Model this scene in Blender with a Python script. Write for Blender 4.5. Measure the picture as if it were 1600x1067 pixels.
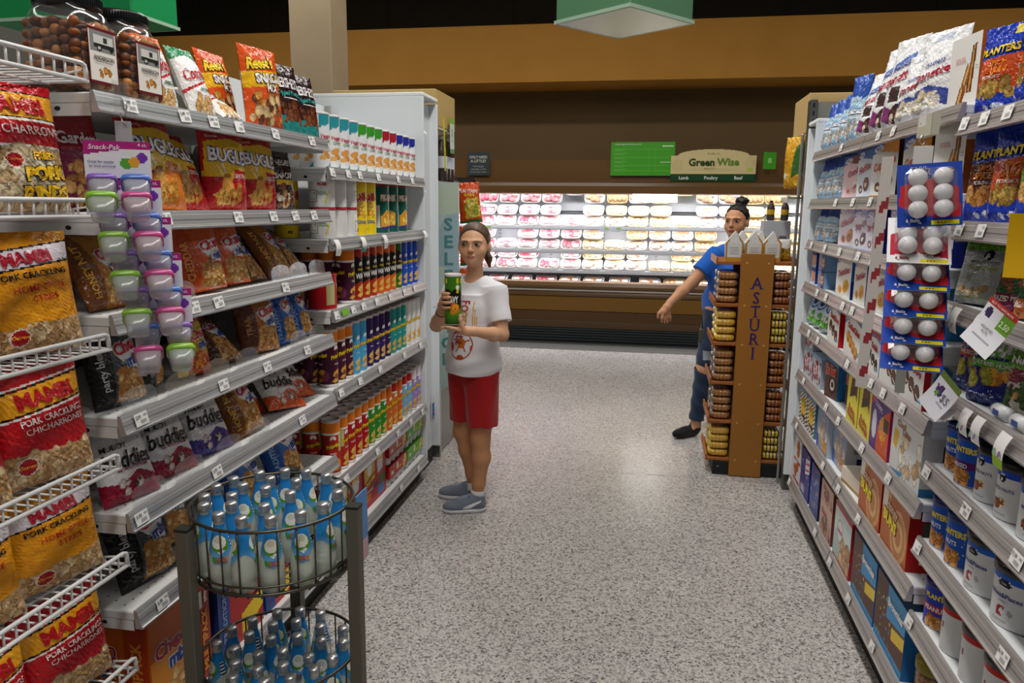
import bpy, math, random, functools
import numpy as np
S = bpy.context.scene
for o in list(bpy.data.objects): bpy.data.objects.remove(o)
# ---------------------------------------------------------------- camera, world, lights, exposure
def lin(h):
    if not isinstance(h, str): return tuple(h)
    c = [int(h[i:i+2], 16)/255 for i in (0, 2, 4)]
    return tuple(x/12.92 if x <= .04045 else ((x+.055)/1.055)**2.4 for x in c)
cam_d = bpy.data.cameras.new('camera'); cam = bpy.data.objects.new('camera', cam_d)
S.collection.objects.link(cam); S.camera = cam
cam_d.sensor_width = 36; cam_d.lens = 36*1190.2/1600; cam_d.clip_start = .05
def _cam():
    from mathutils import Matrix, Vector
    yaw, pit, rol = (math.radians(a) for a in (10.216, 10.090, .533))
    F = Vector((-math.sin(yaw)*math.cos(pit), math.cos(yaw)*math.cos(pit), -math.sin(pit)))
    r = Vector((math.cos(yaw), math.sin(yaw), 0)); u = r.cross(F)
    r2 = math.cos(rol)*r+math.sin(rol)*u; u2 = -math.sin(rol)*r+math.cos(rol)*u
    m = Matrix((r2, u2, -F)).transposed().to_4x4(); m.translation = (0, 0, 1.52); cam.matrix_world = m
_cam()
W = bpy.data.worlds.new('store_air'); S.world = W; W.use_nodes = True
W.node_tree.nodes['Background'].inputs[0].default_value = (1, .95, .88, 1)
W.node_tree.nodes['Background'].inputs[1].default_value = .06
def area(name, loc, sx, sy, power, col=(1, .96, .9), rot=(0, 0, 0), spread=180):
    d = bpy.data.lights.new(name, 'AREA'); d.shape = 'RECTANGLE'; d.size = sx; d.size_y = sy
    d.energy = power; d.color = col; d.spread = math.radians(spread)
    o = bpy.data.objects.new(name, d); o.location = loc; o.rotation_euler = rot; S.collection.objects.link(o); return o
# rows of ceiling tubes over this aisle, the next ones, and the cross aisle by the meat case
area('ceiling_tubes', (-.15, 1.6, 4.3), .35, 6.5, 165)
area('ceiling_tubes', (-4.3, 2.0, 4.3), .35, 6.5, 60)
area('ceiling_tubes', (4.1, 2.0, 4.3), .35, 6.5, 45)
area('ceiling_tubes', (-2.6, 5.6, 4.3), 5.0, .35, 105)
area('ceiling_tubes', (3.0, 5.6, 4.3), 2.2, .35, 35)
S.view_settings.view_transform = 'Standard'; S.view_settings.look = 'None'
S.view_settings.gamma = 1; S.view_settings.use_curve_mapping = False
S.view_settings.exposure = 0.0
S.cycles.use_denoising = True
S.cycles.max_bounces = 6; S.cycles.transparent_max_bounces = 16
S.cycles.diffuse_bounces = 3; S.cycles.glossy_bounces = 3; S.cycles.transmission_bounces = 6
S.cycles.caustics_reflective = False; S.cycles.caustics_refractive = False
S.cycles.sample_clamp_indirect = 4
# ---------------------------------------------------------------- materials (all read the face colour 'Col' of the mesh)
def mat(name, rough=.5, metal=0, spec=.5, coat=0, bump=None, emit=0, sheen=0, sss=0):
    m = bpy.data.materials.new(name); m.use_nodes = True; nt = m.node_tree; b = nt.nodes['Principled BSDF']
    a = nt.nodes.new('ShaderNodeAttribute'); a.attribute_name = 'Col'
    nt.links.new(a.outputs['Color'], b.inputs['Base Color'])
    b.inputs['Roughness'].default_value = rough; b.inputs['Metallic'].default_value = metal
    b.inputs['Specular IOR Level'].default_value = spec; b.inputs['Coat Weight'].default_value = coat
    b.inputs['Coat Roughness'].default_value = .08
    if sheen: b.inputs['Sheen Weight'].default_value = sheen
    if sss: b.inputs['Subsurface Weight'].default_value = sss; b.inputs['Subsurface Radius'].default_value = (.01, .004, .002)
    if emit:
        nt.links.new(a.outputs['Color'], b.inputs['Emission Color']); b.inputs['Emission Strength'].default_value = emit
    if bump:
        sc, st, dist = bump
        tc = nt.nodes.new('ShaderNodeTexCoord'); n = nt.nodes.new('ShaderNodeTexNoise'); n.inputs['Scale'].default_value = sc
        n.inputs['Detail'].default_value = 3; bp = nt.nodes.new('ShaderNodeBump')
        bp.inputs['Strength'].default_value = st; bp.inputs['Distance'].default_value = dist
        nt.links.new(tc.outputs['Object'], n.inputs['Vector']); nt.links.new(n.outputs['Fac'], bp.inputs['Height'])
        nt.links.new(bp.outputs['Normal'], b.inputs['Normal'])
    return m
M_FILM = mat('glossy_film', .19, 0, .42, 0, (30, .7, .016))
M_CARTON = mat('printed_carton', .35, 0, .22)
M_PLAST = mat('plastic', .28, 0, .35)
M_MATTE = mat('matte_paint', .6, 0, .3)
M_STEEL = mat('brushed_steel', .35, .85)
M_STRIP = mat('price_rail', .32, .45, .5)
M_WIRE = mat('coated_wire', .3, 0, .5)
M_CLOTH = mat('cloth', .85, 0, .2, 0, (300, .25, .002), sheen=.2)
M_SKIN = mat('skin', .5, 0, .35, sss=.08)
M_HAIR = mat('hair', .45, 0, .4, 0, (120, .5, .004))
M_WOOD = mat('varnished_wood', .4, 0, .45)
M_MEAT = mat('meat', .35, 0, .5, .3, (60, .5, .006))
M_EYE = mat('eye', .1)
M_GLOW = mat('white_glow', .5, emit=9)
M_FOOD = mat('snack', .55, 0, .4)
def clear(name, tint, fac, rough=.08):
    m = bpy.data.materials.new(name); m.use_nodes = True; nt = m.node_tree
    for n in list(nt.nodes):
        if n.type != 'OUTPUT_MATERIAL': nt.nodes.remove(n)
    out = [n for n in nt.nodes if n.type == 'OUTPUT_MATERIAL'][0]
    t = nt.nodes.new('ShaderNodeBsdfTransparent'); t.inputs[0].default_value = (*tint, 1)
    d = nt.nodes.new('ShaderNodeBsdfDiffuse'); d.inputs[0].default_value = (*tint, 1)
    g = nt.nodes.new('ShaderNodeBsdfGlossy'); g.inputs['Roughness'].default_value = rough
    x = nt.nodes.new('ShaderNodeMixShader'); x.inputs[0].default_value = fac
    nt.links.new(t.outputs[0], x.inputs[1]); nt.links.new(d.outputs[0], x.inputs[2])
    lw = nt.nodes.new('ShaderNodeLayerWeight'); f = nt.nodes.new('ShaderNodeMath'); f.operation = 'POWER'; f.inputs[1].default_value = 3
    nt.links.new(lw.outputs['Facing'], f.inputs[0]); k = nt.nodes.new('ShaderNodeMath'); k.operation = 'MULTIPLY_ADD'; k.inputs[1].default_value = .45; k.inputs[2].default_value = .04
    nt.links.new(f.outputs[0], k.inputs[0])
    y = nt.nodes.new('ShaderNodeMixShader'); nt.links.new(k.outputs[0], y.inputs[0])
    nt.links.new(x.outputs[0], y.inputs[1]); nt.links.new(g.outputs[0], y.inputs[2])
    nt.links.new(y.outputs[0], out.inputs[0]); return m
M_CLEAR = clear('clear_plastic', (.96, .97, .98), .045)
M_FROST = clear('frosted_plastic', (.82, .82, .86), .30, .2)
M_JAR = clear('clear_jar', (.95, .95, .95), .03)
M_BOTTLE = clear('bottle_glass', (.80, .86, .78), .62)
M_GRN = clear('green_lid_plastic', (.42, .80, .08), .55, .25)
M_PNK = clear('pink_lid_plastic', (.85, .12, .42), .55, .25)
M_BLU = clear('blue_lid_plastic', (.12, .28, .82), .55, .25)
M_PUR = clear('purple_lid_plastic', (.38, .2, .72), .55, .25)
M_COLA = clear('dark_bottle', (.10, .07, .06), .6)
# ---------------------------------------------------------------- mesh builder
class MB:
    def __init__(s): s.V = []; s.F = []; s.C = []; s.M = []; s.S = []; s.n = 0
    def add(s, v, f, c, mi=0, smooth=False):
        v = np.asarray(v, float).reshape(-1, 3); f = [tuple(int(i)+s.n for i in q) for q in f]
        s.V.append(v); s.n += len(v); s.F += f; k = len(f)
        if isinstance(c, np.ndarray) and c.ndim == 2: s.C.append(c)
        else: s.C.append(np.tile(np.array(lin(c)), (k, 1)))
        s.M += [mi]*k; s.S += [smooth]*k; return s
    def mesh(s, name, mats):
        me = bpy.data.meshes.new(name); me.from_pydata(np.concatenate(s.V).tolist(), [], s.F)
        for m in (mats if isinstance(mats, (list, tuple)) else [mats]): me.materials.append(m)
        me.polygons.foreach_set('material_index', np.array(s.M, dtype=np.int32))
        me.polygons.foreach_set('use_smooth', np.array(s.S, dtype=bool))
        a = me.attributes.new('Col', 'FLOAT_COLOR', 'FACE')
        c = np.concatenate(s.C); c = np.hstack([c, np.ones((len(c), 1))]).astype(np.float32)
        a.data.foreach_set('color', c.ravel()); me.update(); return me
    def build(s, name, mats, parent=None, loc=None, **k): return link(name, s.mesh(name, mats), parent, loc, **k)
    def xf(s, fn):
        s.V = [fn(v) for v in s.V]; return s
    # ---- primitives
    def box(s, lo, hi, c, mi=0, bev=0):
        x0, y0, z0 = lo; x1, y1, z1 = hi
        if bev <= 0:
            v = [(x, y, z) for z in (z0, z1) for y in (y0, y1) for x in (x0, x1)]
            return s.add(v, [(0, 2, 3, 1), (4, 5, 7, 6), (0, 1, 5, 4), (2, 6, 7, 3), (0, 4, 6, 2), (1, 3, 7, 5)], c, mi)
        b = bev; v = []; f = []   # chamfered box: rounded outline, flat top and bottom with inset
        def ring(z, i): return [(x0+b+i-b, y0+b, z), (x0+b, y0+i, z), (x1-b, y0+i, z), (x1-i, y0+b, z), (x1-i, y1-b, z), (x1-b, y1-i, z), (x0+b, y1-i, z), (x0+i, y1-b, z)]
        R = [[(x0+2*b, y0+2*b, z0)]*0]
        rings = []
        for z, i in ((z0, b), (z0+b, 0), (z1-b, 0), (z1, b)):
            rings.append([(x0+i, y0+b+i*.3, z), (x0+b+i*.3, y0+i, z), (x1-b-i*.3, y0+i, z), (x1-i, y0+b+i*.3, z), (x1-i, y1-b-i*.3, z), (x1-b-i*.3, y1-i, z), (x0+b+i*.3, y1-i, z), (x0+i, y1-b-i*.3, z)])
        v = [p for r in rings for p in r]
        for k in range(3):
            for i in range(8): j = (i+1) % 8; f.append((k*8+i, k*8+j, k*8+8+j, k*8+8+i))
        f.append(tuple(range(7, -1, -1))); f.append(tuple(range(24, 32)))
        return s.add(v, f, c, mi)
    def lathe(s, prof, c, n=24, mi=0, o=(0, 0, 0), smooth=True, cap=True, sq=None):
        v = []; f = []
        for k, (r, z) in enumerate(prof):
            for i in range(n):
                a = 2*math.pi*i/n; cx, sx = math.cos(a), math.sin(a)
                if sq: q = (abs(cx)**sq+abs(sx)**sq)**(-1/sq); cx *= q; sx *= q
                v.append((o[0]+r*cx, o[1]+r*sx, o[2]+z))
        for k in range(len(prof)-1):
            for i in range(n): j = (i+1) % n; f.append((k*n+i, k*n+j, k*n+n+j, k*n+n+i))
        if cap: f.append(tuple(range(n-1, -1, -1))); f.append(tuple((len(prof)-1)*n+i for i in range(n)))
        return s.add(v, f, c, mi, smooth)
    def tube(s, pts, r, c, n=8, mi=0, closed=False, smooth=True):
        P = np.array(pts, float); m = len(P); v = []; f = []
        rr = r if isinstance(r, (list, tuple, np.ndarray)) else [r]*m
        up = None
        for k in range(m):
            if closed: t = P[(k+1) % m]-P[k-1]
            else: t = P[min(k+1, m-1)]-P[max(k-1, 0)]
            t = t/(np.linalg.norm(t)+1e-9)
            if up is None: up = np.array((0, 0, 1.)) if abs(t[2]) < .9 else np.array((1., 0, 0))
            a = np.cross(up, t); a /= np.linalg.norm(a)+1e-9; b = np.cross(t, a); up = b
            for i in range(n):
                q = 2*math.pi*i/n; v.append(P[k]+rr[k]*(math.cos(q)*a+math.sin(q)*b))
        for k in range(m if closed else m-1):
            k2 = (k+1) % m
            for i in range(n): j = (i+1) % n; f.append((k*n+i, k*n+j, k2*n+j, k2*n+i))
        if not closed: f.append(tuple(range(n-1, -1, -1))); f.append(tuple((m-1)*n+i for i in range(n)))
        return s.add(v, f, c, mi, smooth)
    def ball(s, o, r, c, n=12, mi=0):
        r = (r, r, r) if not isinstance(r, (tuple, list)) else r
        v = []; f = []; h = max(4, n//2)
        for k in range(h+1):
            t = math.pi*k/h
            for i in range(n):
                a = 2*math.pi*i/n; v.append((o[0]+r[0]*math.sin(t)*math.cos(a), o[1]+r[1]*math.sin(t)*math.sin(a), o[2]-r[2]*math.cos(t)))
        for k in range(h):
            for i in range(n): j = (i+1) % n; f.append((k*n+i, k*n+j, k*n+n+j, k*n+n+i))
        return s.add(v, f, c, mi, True)
    def quad(s, pts, c, mi=0): return s.add(pts, [tuple(range(len(pts)))], c, mi)
    def sweep(s, prof, x0, x1, c, mi=0):      # (y, z) outline swept along x
        n = len(prof); v = [(x0, y, z) for y, z in prof]+[(x1, y, z) for y, z in prof]
        f = [(i, (i+1) % n, n+(i+1) % n, n+i) for i in range(n)]+[tuple(range(n-1, -1, -1)), tuple(range(n, 2*n))]
        return s.add(v, f, c, mi)
def link(name, data, parent=None, loc=None, rot=None, **k):
    o = bpy.data.objects.new(name, data); S.collection.objects.link(o)
    if parent: o.parent = parent
    if loc is not None: o.location = loc
    if rot is not None: o.rotation_euler = rot
    for a, b in k.items(): o[a] = b
    return o
def thing(name, label, cat, loc=(0, 0, 0), rot=(0, 0, 0), group=None):
    o = link(name, None, None, loc, rot, label=label, category=cat); o.empty_display_size = .05
    if group: o['group'] = group
    return o
def dup(root, loc=None, rot=None, scale=None, label=None, group=None):
    r = root.copy(); S.collection.objects.link(r)
    if loc is not None: r.location = loc
    if rot is not None: r.rotation_euler = rot
    if scale is not None: r.scale = scale
    if label: r['label'] = label
    if group: r['group'] = group
    for ch in root.children:
        c = ch.copy(); S.collection.objects.link(c); c.parent = r
        for g in ch.children:
            d = g.copy(); S.collection.objects.link(d); d.parent = c
    return r
# ---------------------------------------------------------------- lettering
@functools.lru_cache(None)
def glyphs(text, bold=0., shear=0., space=1.):
    cu = bpy.data.curves.new('lettering', 'FONT'); cu.body = text; cu.offset = bold; cu.shear = shear
    cu.resolution_u = 2; cu.size = 1; cu.space_character = space; cu.align_x = 'CENTER'
    ob = bpy.data.objects.new('lettering', cu); me = bpy.data.meshes.new_from_object(ob)
    v = np.array([p.co[:2] for p in me.vertices]).reshape(-1, 2); f = [tuple(p.vertices) for p in me.polygons]
    f = [q for q in f if all(abs(v[i][1]) < 2 for i in q)]; use = sorted({i for q in f for i in q}); ix = {a: b for b, a in enumerate(use)}
    v = v[use] if len(use) else v[:0]; f = [tuple(ix[i] for i in q) for q in f]
    bpy.data.objects.remove(ob); bpy.data.curves.remove(cu); bpy.data.meshes.remove(me)
    if len(v): v = (v-np.array((0, .364)))/.727
    return v, f
# ---------------------------------------------------------------- printed art: layers evaluated per mesh face
def paint(U, V, layers, asp):
    n = len(U); C = np.tile(np.array(lin('ffffff')), (n, 1))
    for L in layers:
        k = L[0]
        if k == 'R': m = (U >= L[2]) & (U <= L[4]) & (V >= L[3]) & (V <= L[5]); C[m] = lin(L[1])
        elif k == 'E':
            r = math.radians(L[6]) if len(L) > 6 else 0; du = (U-L[2])*asp; dv = V-L[3]
            a = du*math.cos(r)+dv*math.sin(r); b = -du*math.sin(r)+dv*math.cos(r)
            C[(a/(L[4]*asp))**2+(b/L[5])**2 <= 1] = lin(L[1])
        elif k == 'B':
            s = L[4] if len(L) > 4 else 0; q = L[5] if len(L) > 5 else 0; d = s*(U-.5)+q*(U-.5)**2
            C[(V >= L[2]+d) & (V <= L[3]+d)] = lin(L[1])
        elif k == 'P':
            P = L[2]; ins = np.zeros(n, bool); j = len(P)-1
            for i in range(len(P)):
                (x1, y1), (x2, y2) = P[i], P[j]
                if y1 != y2: ins ^= ((y1 > V) != (y2 > V)) & (U < (x2-x1)*(V-y1)/(y2-y1)+x1)
                j = i
            C[ins] = lin(L[1])
        elif k == 'G':      # printed colour fade from v0 to v1
            t = np.clip((V-L[3])/(L[4]-L[3]), 0, 1)[:, None]; m = (V >= min(L[3], L[4])) & (V <= max(L[3], L[4]))
            g = np.array(lin(L[1]))*(1-t)+np.array(lin(L[2]))*t; C[m] = g[m]
        elif k == 'N':
            rnd = random.Random(L[1]); cols = [np.array(lin(c)) for c in L[2]]
            for i in range(L[7]):
                cu = rnd.uniform(L[3], L[5]); cv = rnd.uniform(L[4], L[6]); ru = L[8]*rnd.uniform(.6, 1.3); rv = ru*asp*rnd.uniform(.5, 1.2)
                r = rnd.uniform(0, 3.1); du = (U-cu)*asp; dv = V-cv
                a = du*math.cos(r)+dv*math.sin(r); b = -du*math.sin(r)+dv*math.cos(r)
                q = (a/(ru*asp))**2+(b/rv)**2; m = q <= 1; c = cols[rnd.randrange(len(cols))]
                C[m] = c*.55; C[q <= .72] = c; C[((a+.3*ru*asp)/(ru*asp*.5))**2+((b-.3*rv)/(rv*.4))**2 <= 1] = np.minimum(c*1.35+.02, 1)
    return C
def texts(mb, layers, w, h, P, mi=0, base=.0010):
    k = 0
    for L in layers:
        if L[0] != 'T': continue
        _, col, tx, u, v, th = L[:6]; o = L[6] if len(L) > 6 else {}
        hh = th*h; k += 1
        for pas in ((1, 0) if 'oc' in o else (0,)):
            g, f = glyphs(tx, o.get('bold', .012)+(.045 if pas else 0), o.get('shear', 0.), o.get('sp', 1.))
            if not len(g): continue
            wd = g[:, 0].max()-g[:, 0].min(); sx = o.get('sx', 1.)
            if 'mw' in o: sx = min(sx, o['mw']*w/(wd*hh))
            p = g*np.array((hh*sx, hh)); r = math.radians(o.get('rot', 0)); c, s = math.cos(r), math.sin(r)
            x = p[:, 0]*c-p[:, 1]*s+(u-.5)*w; z = p[:, 0]*s+p[:, 1]*c+v*h
            if 'arc' in o: z = z+o['arc']*h*(1-((x-(u-.5)*w)/(wd*hh*sx*.5))**2)
            if pas == 0 or True:
                ok = (np.abs(x) < w*.497)
                f = [q for q in f if all(ok[i] for i in q)]
            mb.add(P(x, z, base*(1 if pas else 1.8)+.00004*min(k, 8)), f, o['oc'] if pas else col, mi)
def grid_faces(nu, nv): return [(j*(nu+1)+i, j*(nu+1)+i+1, (j+1)*(nu+1)+i+1, (j+1)*(nu+1)+i) for j in range(nv) for i in range(nu)]
def centres(nu, nv):
    u = (np.arange(nu)+.5)/nu; v = (np.arange(nv)+.5)/nv; A, B = np.meshgrid(u, v); return A.ravel(), B.ravel()
def corners(nu, nv):
    A, B = np.meshgrid(np.linspace(0, 1, nu+1), np.linspace(0, 1, nv+1)); return A.ravel(), B.ravel()
# ---------------------------------------------------------------- packages (origin at the base centre, front faces -y)
def bag_mesh(name, w, h, d, art, back='888888', cell=.0035, stand=False, seed=1, crink=.004, m=None, gus=None):
    rs = np.random.RandomState(seed); nz = [(rs.uniform(8, 34)/w*.25, rs.uniform(8, 30)/h*.25, rs.uniform(0, 6.28)) for _ in range(7)]
    def shape(u, v):
        a = np.abs(2*u-1); pu = np.maximum(0, 1-a**2.4)**.6
        if stand: pv = np.clip((1-v)*1.7, 0, 1)**.75*np.clip(.55+v*5, 0, 1)
        else: pv = np.maximum(0, 1-np.abs(2*v-1)**3.2)**.6*np.clip((1.02-v)*2.2, .0, 1)**.3
        return pu*pv
    def disp(u, v):
        q = sum(np.sin(a*u*w*6.28/.25+b*v*h*6.28/.25+c) for a, b, c in nz)/7
        q = q+.8*np.sin(u*w*170+3*np.sin(v*20+seed))*np.clip(np.abs(2*v-1)-.72, 0, 1)*2
        e = np.clip((1-np.abs(2*u-1))*8, 0, 1); return crink*q*e
    def px(u, v): return (u-.5)*w*(1-.07*np.sin(np.pi*np.clip(v, 0, 1)))
    def front(x, z, off=0):
        v = np.clip(z/h, 0, 1); u = np.clip(x/(w*(1-.07*np.sin(np.pi*v)))+.5, 0, 1)
        return np.column_stack([x, -(d/2*shape(u, v)+disp(u, v)+off), z])
    nu = max(8, int(w/cell)); nv = max(8, int(h/cell)); mb = MB()
    U, V = corners(nu, nv); x = px(U, V); zz = V*h
    mb.add(np.column_stack([x, -(d/2*shape(U, V)+disp(U, V)), zz]), grid_faces(nu, nv), paint(*centres(nu, nv), art, w/h), 0, True)
    texts(mb, art, w, h, front, base=.0019)
    bu = max(6, nu//4); bv = max(6, nv//4); U, V = corners(bu, bv)
    y = d/2*shape(U, V)*(1.0)+.0012
    mb.add(np.column_stack([px(U, V), y, V*h]), [q[::-1] for q in grid_faces(bu, bv)], gus or back, 0, True)
    if stand:
        uu = np.linspace(0, 1, 21); xs = px(uu, 0*uu); f0 = -(d/2*shape(uu, 0*uu)+disp(uu, 0*uu)); b0 = d/2*shape(uu, 0*uu)+.0012
        v = np.concatenate([np.column_stack([xs, f0, 0*uu]), np.column_stack([xs, b0, 0*uu])]); mb.add(v, [(i, i+21, i+22, i+1) for i in range(20)], back)
    return mb.mesh(name, m or M_FILM)
def box_mesh(name, w, h, d, art, side='cccccc', top=None, cell=.004, sart=None, tart=None, m=None):
    mb = MB(); nu = max(4, int(w/cell)); nv = max(4, int(h/cell)); U, V = corners(nu, nv)
    mb.add(np.column_stack([(U-.5)*w, 0*U-d/2, V*h]), grid_faces(nu, nv), paint(*centres(nu, nv), art, w/h))
    texts(mb, art, w, h, lambda x, z, o: np.column_stack([x, 0*x-d/2-o, z]))
    sart = sart or [('R', side, 0, 0, 1, 1)]; tart = tart or [('R', top or side, 0, 0, 1, 1)]
    ns = max(2, int(d/cell/1.5)); nh = max(2, int(h/cell/1.5)); U, V = corners(ns, nh); P = paint(*centres(ns, nh), sart, d/h)
    for sg in (1, -1):
        mb.add(np.column_stack([0*U+sg*w/2, sg*(U-.5)*d, V*h]), grid_faces(ns, nh), P)
        texts(mb, sart, d, h, lambda x, z, o: np.column_stack([0*x+sg*(w/2+o), sg*x, z]))
    nu = max(2, int(w/cell/1.5)); U, V = corners(nu, ns)
    mb.add(np.column_stack([(U-.5)*w, (V-.5)*d, 0*U+h]), grid_faces(nu, ns), paint(*centres(nu, ns), tart, w/d))
    texts(mb, tart, w, d, lambda x, z, o: np.column_stack([x, z-d/2, 0*x+h+o]))
    mb.add([(-w/2, -d/2, 0), (w/2, -d/2, 0), (w/2, d/2, 0), (-w/2, d/2, 0), (-w/2, d/2, h), (w/2, d/2, h)], [(0, 3, 2, 1), (3, 4, 5, 2)], side)
    return mb.mesh(name, m or M_CARTON)
def can_parts(name, r, h, art, lid='ffffff', lidh=.012, rim='b8b8bc', cell=.004, lidr=1.03, ry=1., lidm=None):
    """(name, mesh) of the printed body and of the lid; art wraps half way round from the front"""
    mb = MB(); nu = max(24, int(2*math.pi*r/cell)); nv = max(6, int((h-lidh)/cell)); hb = h-lidh; w = 2*math.pi*r
    U, V = corners(nu, nv); a = (U-.5)*2*math.pi
    mb.add(np.column_stack([r*np.sin(a), -r*ry*np.cos(a), .003+V*(hb-.003)]), grid_faces(nu, nv), paint(*centres(nu, nv), art, w/hb), 0, True)
    texts(mb, art, w, hb, lambda x, z, o: np.column_stack([(r+o)*np.sin(x/r), -(r+o)*ry*np.cos(x/r), z]), base=.0005)
    n = 24; ring = lambda q, z: [(q*math.cos(2*math.pi*i/n), ry*q*math.sin(2*math.pi*i/n), z) for i in range(n)]
    v = ring(r, .003)+ring(r*1.02, .0015)+ring(r*.98, 0)
    mb.add(v, [(k*n+i, k*n+(i+1) % n, k*n+n+(i+1) % n, k*n+n+i) for k in range(2) for i in range(n)]+[tuple(range(2*n, 3*n))], rim)
    ml = MB(); R = r*lidr; pr = [(r*.98, hb-.001), (R, hb), (R, h-.002), (R*.97, h), (R*.9, h), (R*.88, h-.003), (.001, h-.003)]
    v = [p for q, z in pr for p in ring(q, z)]
    ml.add(v, [(k*n+i, k*n+(i+1) % n, k*n+n+(i+1) % n, k*n+n+i) for k in range(len(pr)-1) for i in range(n)], lid, 0, True)
    return [('body', mb.mesh(name+'_body', M_CARTON)), ('lid', ml.mesh(name+'_lid', lidm or M_PLAST))]
# ---------------------------------------------------------------- placing
PI = math.pi
ORD = ['first', 'second', 'third', 'fourth', 'fifth', 'sixth', 'seventh', 'eighth', 'ninth', 'tenth', 'eleventh', 'twelfth', 'thirteenth', 'fourteenth', 'fifteenth', 'sixteenth']
_vc = {}
def put(name, parts, label, cat, loc, rot, group=None, scale=None):
    """parts: one mesh (a thing that is one mesh) or a list of (part name, mesh)"""
    if rot[0] or rot[1]:      # leaning goods stand on their lowest edge
        from mathutils import Euler
        me0 = parts if not isinstance(parts, list) else parts[0][1]; key = me0.name
        if key not in _vc: a = np.empty(len(me0.vertices)*3, np.float32); me0.vertices.foreach_get('co', a); _vc[key] = a.reshape(-1, 3)
        Rm = np.array(Euler(rot).to_matrix()); sc = np.array(scale or (1, 1, 1)); mz = ((_vc[key]*sc) @ Rm.T)[:, 2].min()
        loc = (loc[0], loc[1], loc[2]-mz+.0005)
    if isinstance(parts, list):
        o = thing(name, label, cat, loc, rot, group)
        for pn, me in parts: link(pn, me, o)
    else:
        o = link(name, parts, None, loc, rot, label=label, category=cat)
        if group: o['group'] = group
    if scale: o.scale = scale
    return o
class Row:
    """goods standing on one shelf, listed from the left of the photograph to the right; labels count equals from the left"""
    def __init__(s, side, xf, z, where, group, maxh=None): s.side, s.xf, s.z, s.where, s.group, s.maxh = side, xf, z, where, group, maxh; s.items = []
    def add(s, y, parts, name, desc, cat, depth=.1, tilt=0., yaw=0., back=0., dz=0., roll=0., pos=None, scale=None):
        s.items.append((y, parts, name, desc, cat, depth, tilt, yaw, back, dz, roll, pos, scale)); return s
    def done(s):
        cnt = {}
        for it in s.items: cnt[it[3]] = cnt.get(it[3], 0)+1
        seen = {}
        for y, parts, name, desc, cat, depth, tilt, yaw, back, dz, roll, pos, scale in s.items:
            seen[desc] = seen.get(desc, 0)+1; yaw = -s.side*yaw
            if cnt[desc] > 1: lab = f'{ORD[seen[desc]-1]} {desc} from the left {s.where}'
            else: lab = f'{desc} {s.where}'
            lab = lab.replace('from the left on the', 'from left on').replace(' on the ', ' on ')
            from mathutils import Euler
            me0 = parts if not isinstance(parts, list) else parts[0][1]
            if me0.name not in _vc: a = np.empty(len(me0.vertices)*3, np.float32); me0.vertices.foreach_get('co', a); _vc[me0.name] = a.reshape(-1, 3)
            Rm = np.array(Euler((-tilt, roll, yaw)).to_matrix()); sc = list(scale or (1, 1, 1)); ex = 0 if not isinstance(parts, list) else .004
            for _ in range(6):          # goods fit under the shelf above
                q = (_vc[me0.name]*np.array(sc)) @ Rm.T; hh = np.ptp(q[:, 2])+dz
                if s.maxh and hh > s.maxh: sc[2] *= max(.5, (s.maxh-.001)/hh)
            z0 = q[:, 2].min(); edge = q[(q[:, 2] < z0+.03) | ((q[:, 2] > z0+s.maxh-.02) if s.maxh else False)]
            fwd = -edge[:, 1].min()+ex          # and behind the price rail
            scale = None if sc == [1, 1, 1] else tuple(sc)
            x = s.xf-s.side*(fwd+.009+back); base = PI/2 if s.side > 0 else -PI/2
            put(name, parts, lab, cat, (x, y, s.z+dz+.001), (-tilt, roll, base+yaw), s.group, scale)
# ---------------------------------------------------------------- the room
def surf(name, build, rough=.5, spec=.5):
    m = bpy.data.materials.new(name); m.use_nodes = True; nt = m.node_tree; b = nt.nodes['Principled BSDF']
    b.inputs['Roughness'].default_value = rough; b.inputs['Specular IOR Level'].default_value = spec
    tc = nt.nodes.new('ShaderNodeTexCoord'); build(nt, b, tc); return m
def ramp(nt, src, stops, const=True):
    r = nt.nodes.new('ShaderNodeValToRGB'); r.color_ramp.interpolation = 'CONSTANT' if const else 'LINEAR'
    e = r.color_ramp.elements
    while len(e) < len(stops): e.new(.5)
    for k, (p, c) in zip(e, stops): k.position = p; k.color = (*lin(c), 1)
    nt.links.new(src, r.inputs[0]); return r.outputs[0]
def _terrazzo(nt, b, tc):
    def vor(s):
        v = nt.nodes.new('ShaderNodeTexVoronoi'); v.inputs['Scale'].default_value = s; nt.links.new(tc.outputs['Object'], v.inputs['Vector'])
        x = nt.nodes.new('ShaderNodeSeparateColor'); nt.links.new(v.outputs['Color'], x.inputs[0]); return x.outputs[0]
    c1 = ramp(nt, vor(125), [(0, '232123'), (.11, '5d5a58'), (.20, '9a9694'), (.36, 'b9b6b3'), (.6, 'c9c6c3'), (.9, 'd6d3d0')])
    c2 = ramp(nt, vor(230), [(0, '3a383a'), (.12, '8d8a88'), (.3, 'cac6c3'), (.7, 'dcd9d6')])
    mx = nt.nodes.new('ShaderNodeMix'); mx.data_type = 'RGBA'; mx.inputs[0].default_value = .45
    nt.links.new(c1, mx.inputs[6]); nt.links.new(c2, mx.inputs[7])
    n = nt.nodes.new('ShaderNodeTexNoise'); n.inputs['Scale'].default_value = 1.3; nt.links.new(tc.outputs['Object'], n.inputs['Vector'])
    w = ramp(nt, n.outputs['Fac'], [(.3, 'f0efee'), (.7, 'ffffff')], False)
    m2 = nt.nodes.new('ShaderNodeMix'); m2.data_type = 'RGBA'; m2.blend_type = 'MULTIPLY'; m2.inputs[0].default_value = 1
    nt.links.new(mx.outputs[2], m2.inputs[6]); nt.links.new(w, m2.inputs[7]); nt.links.new(m2.outputs[2], b.inputs['Base Color'])
M_FLOOR = surf('terrazzo', _terrazzo, .21, .5)
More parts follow.
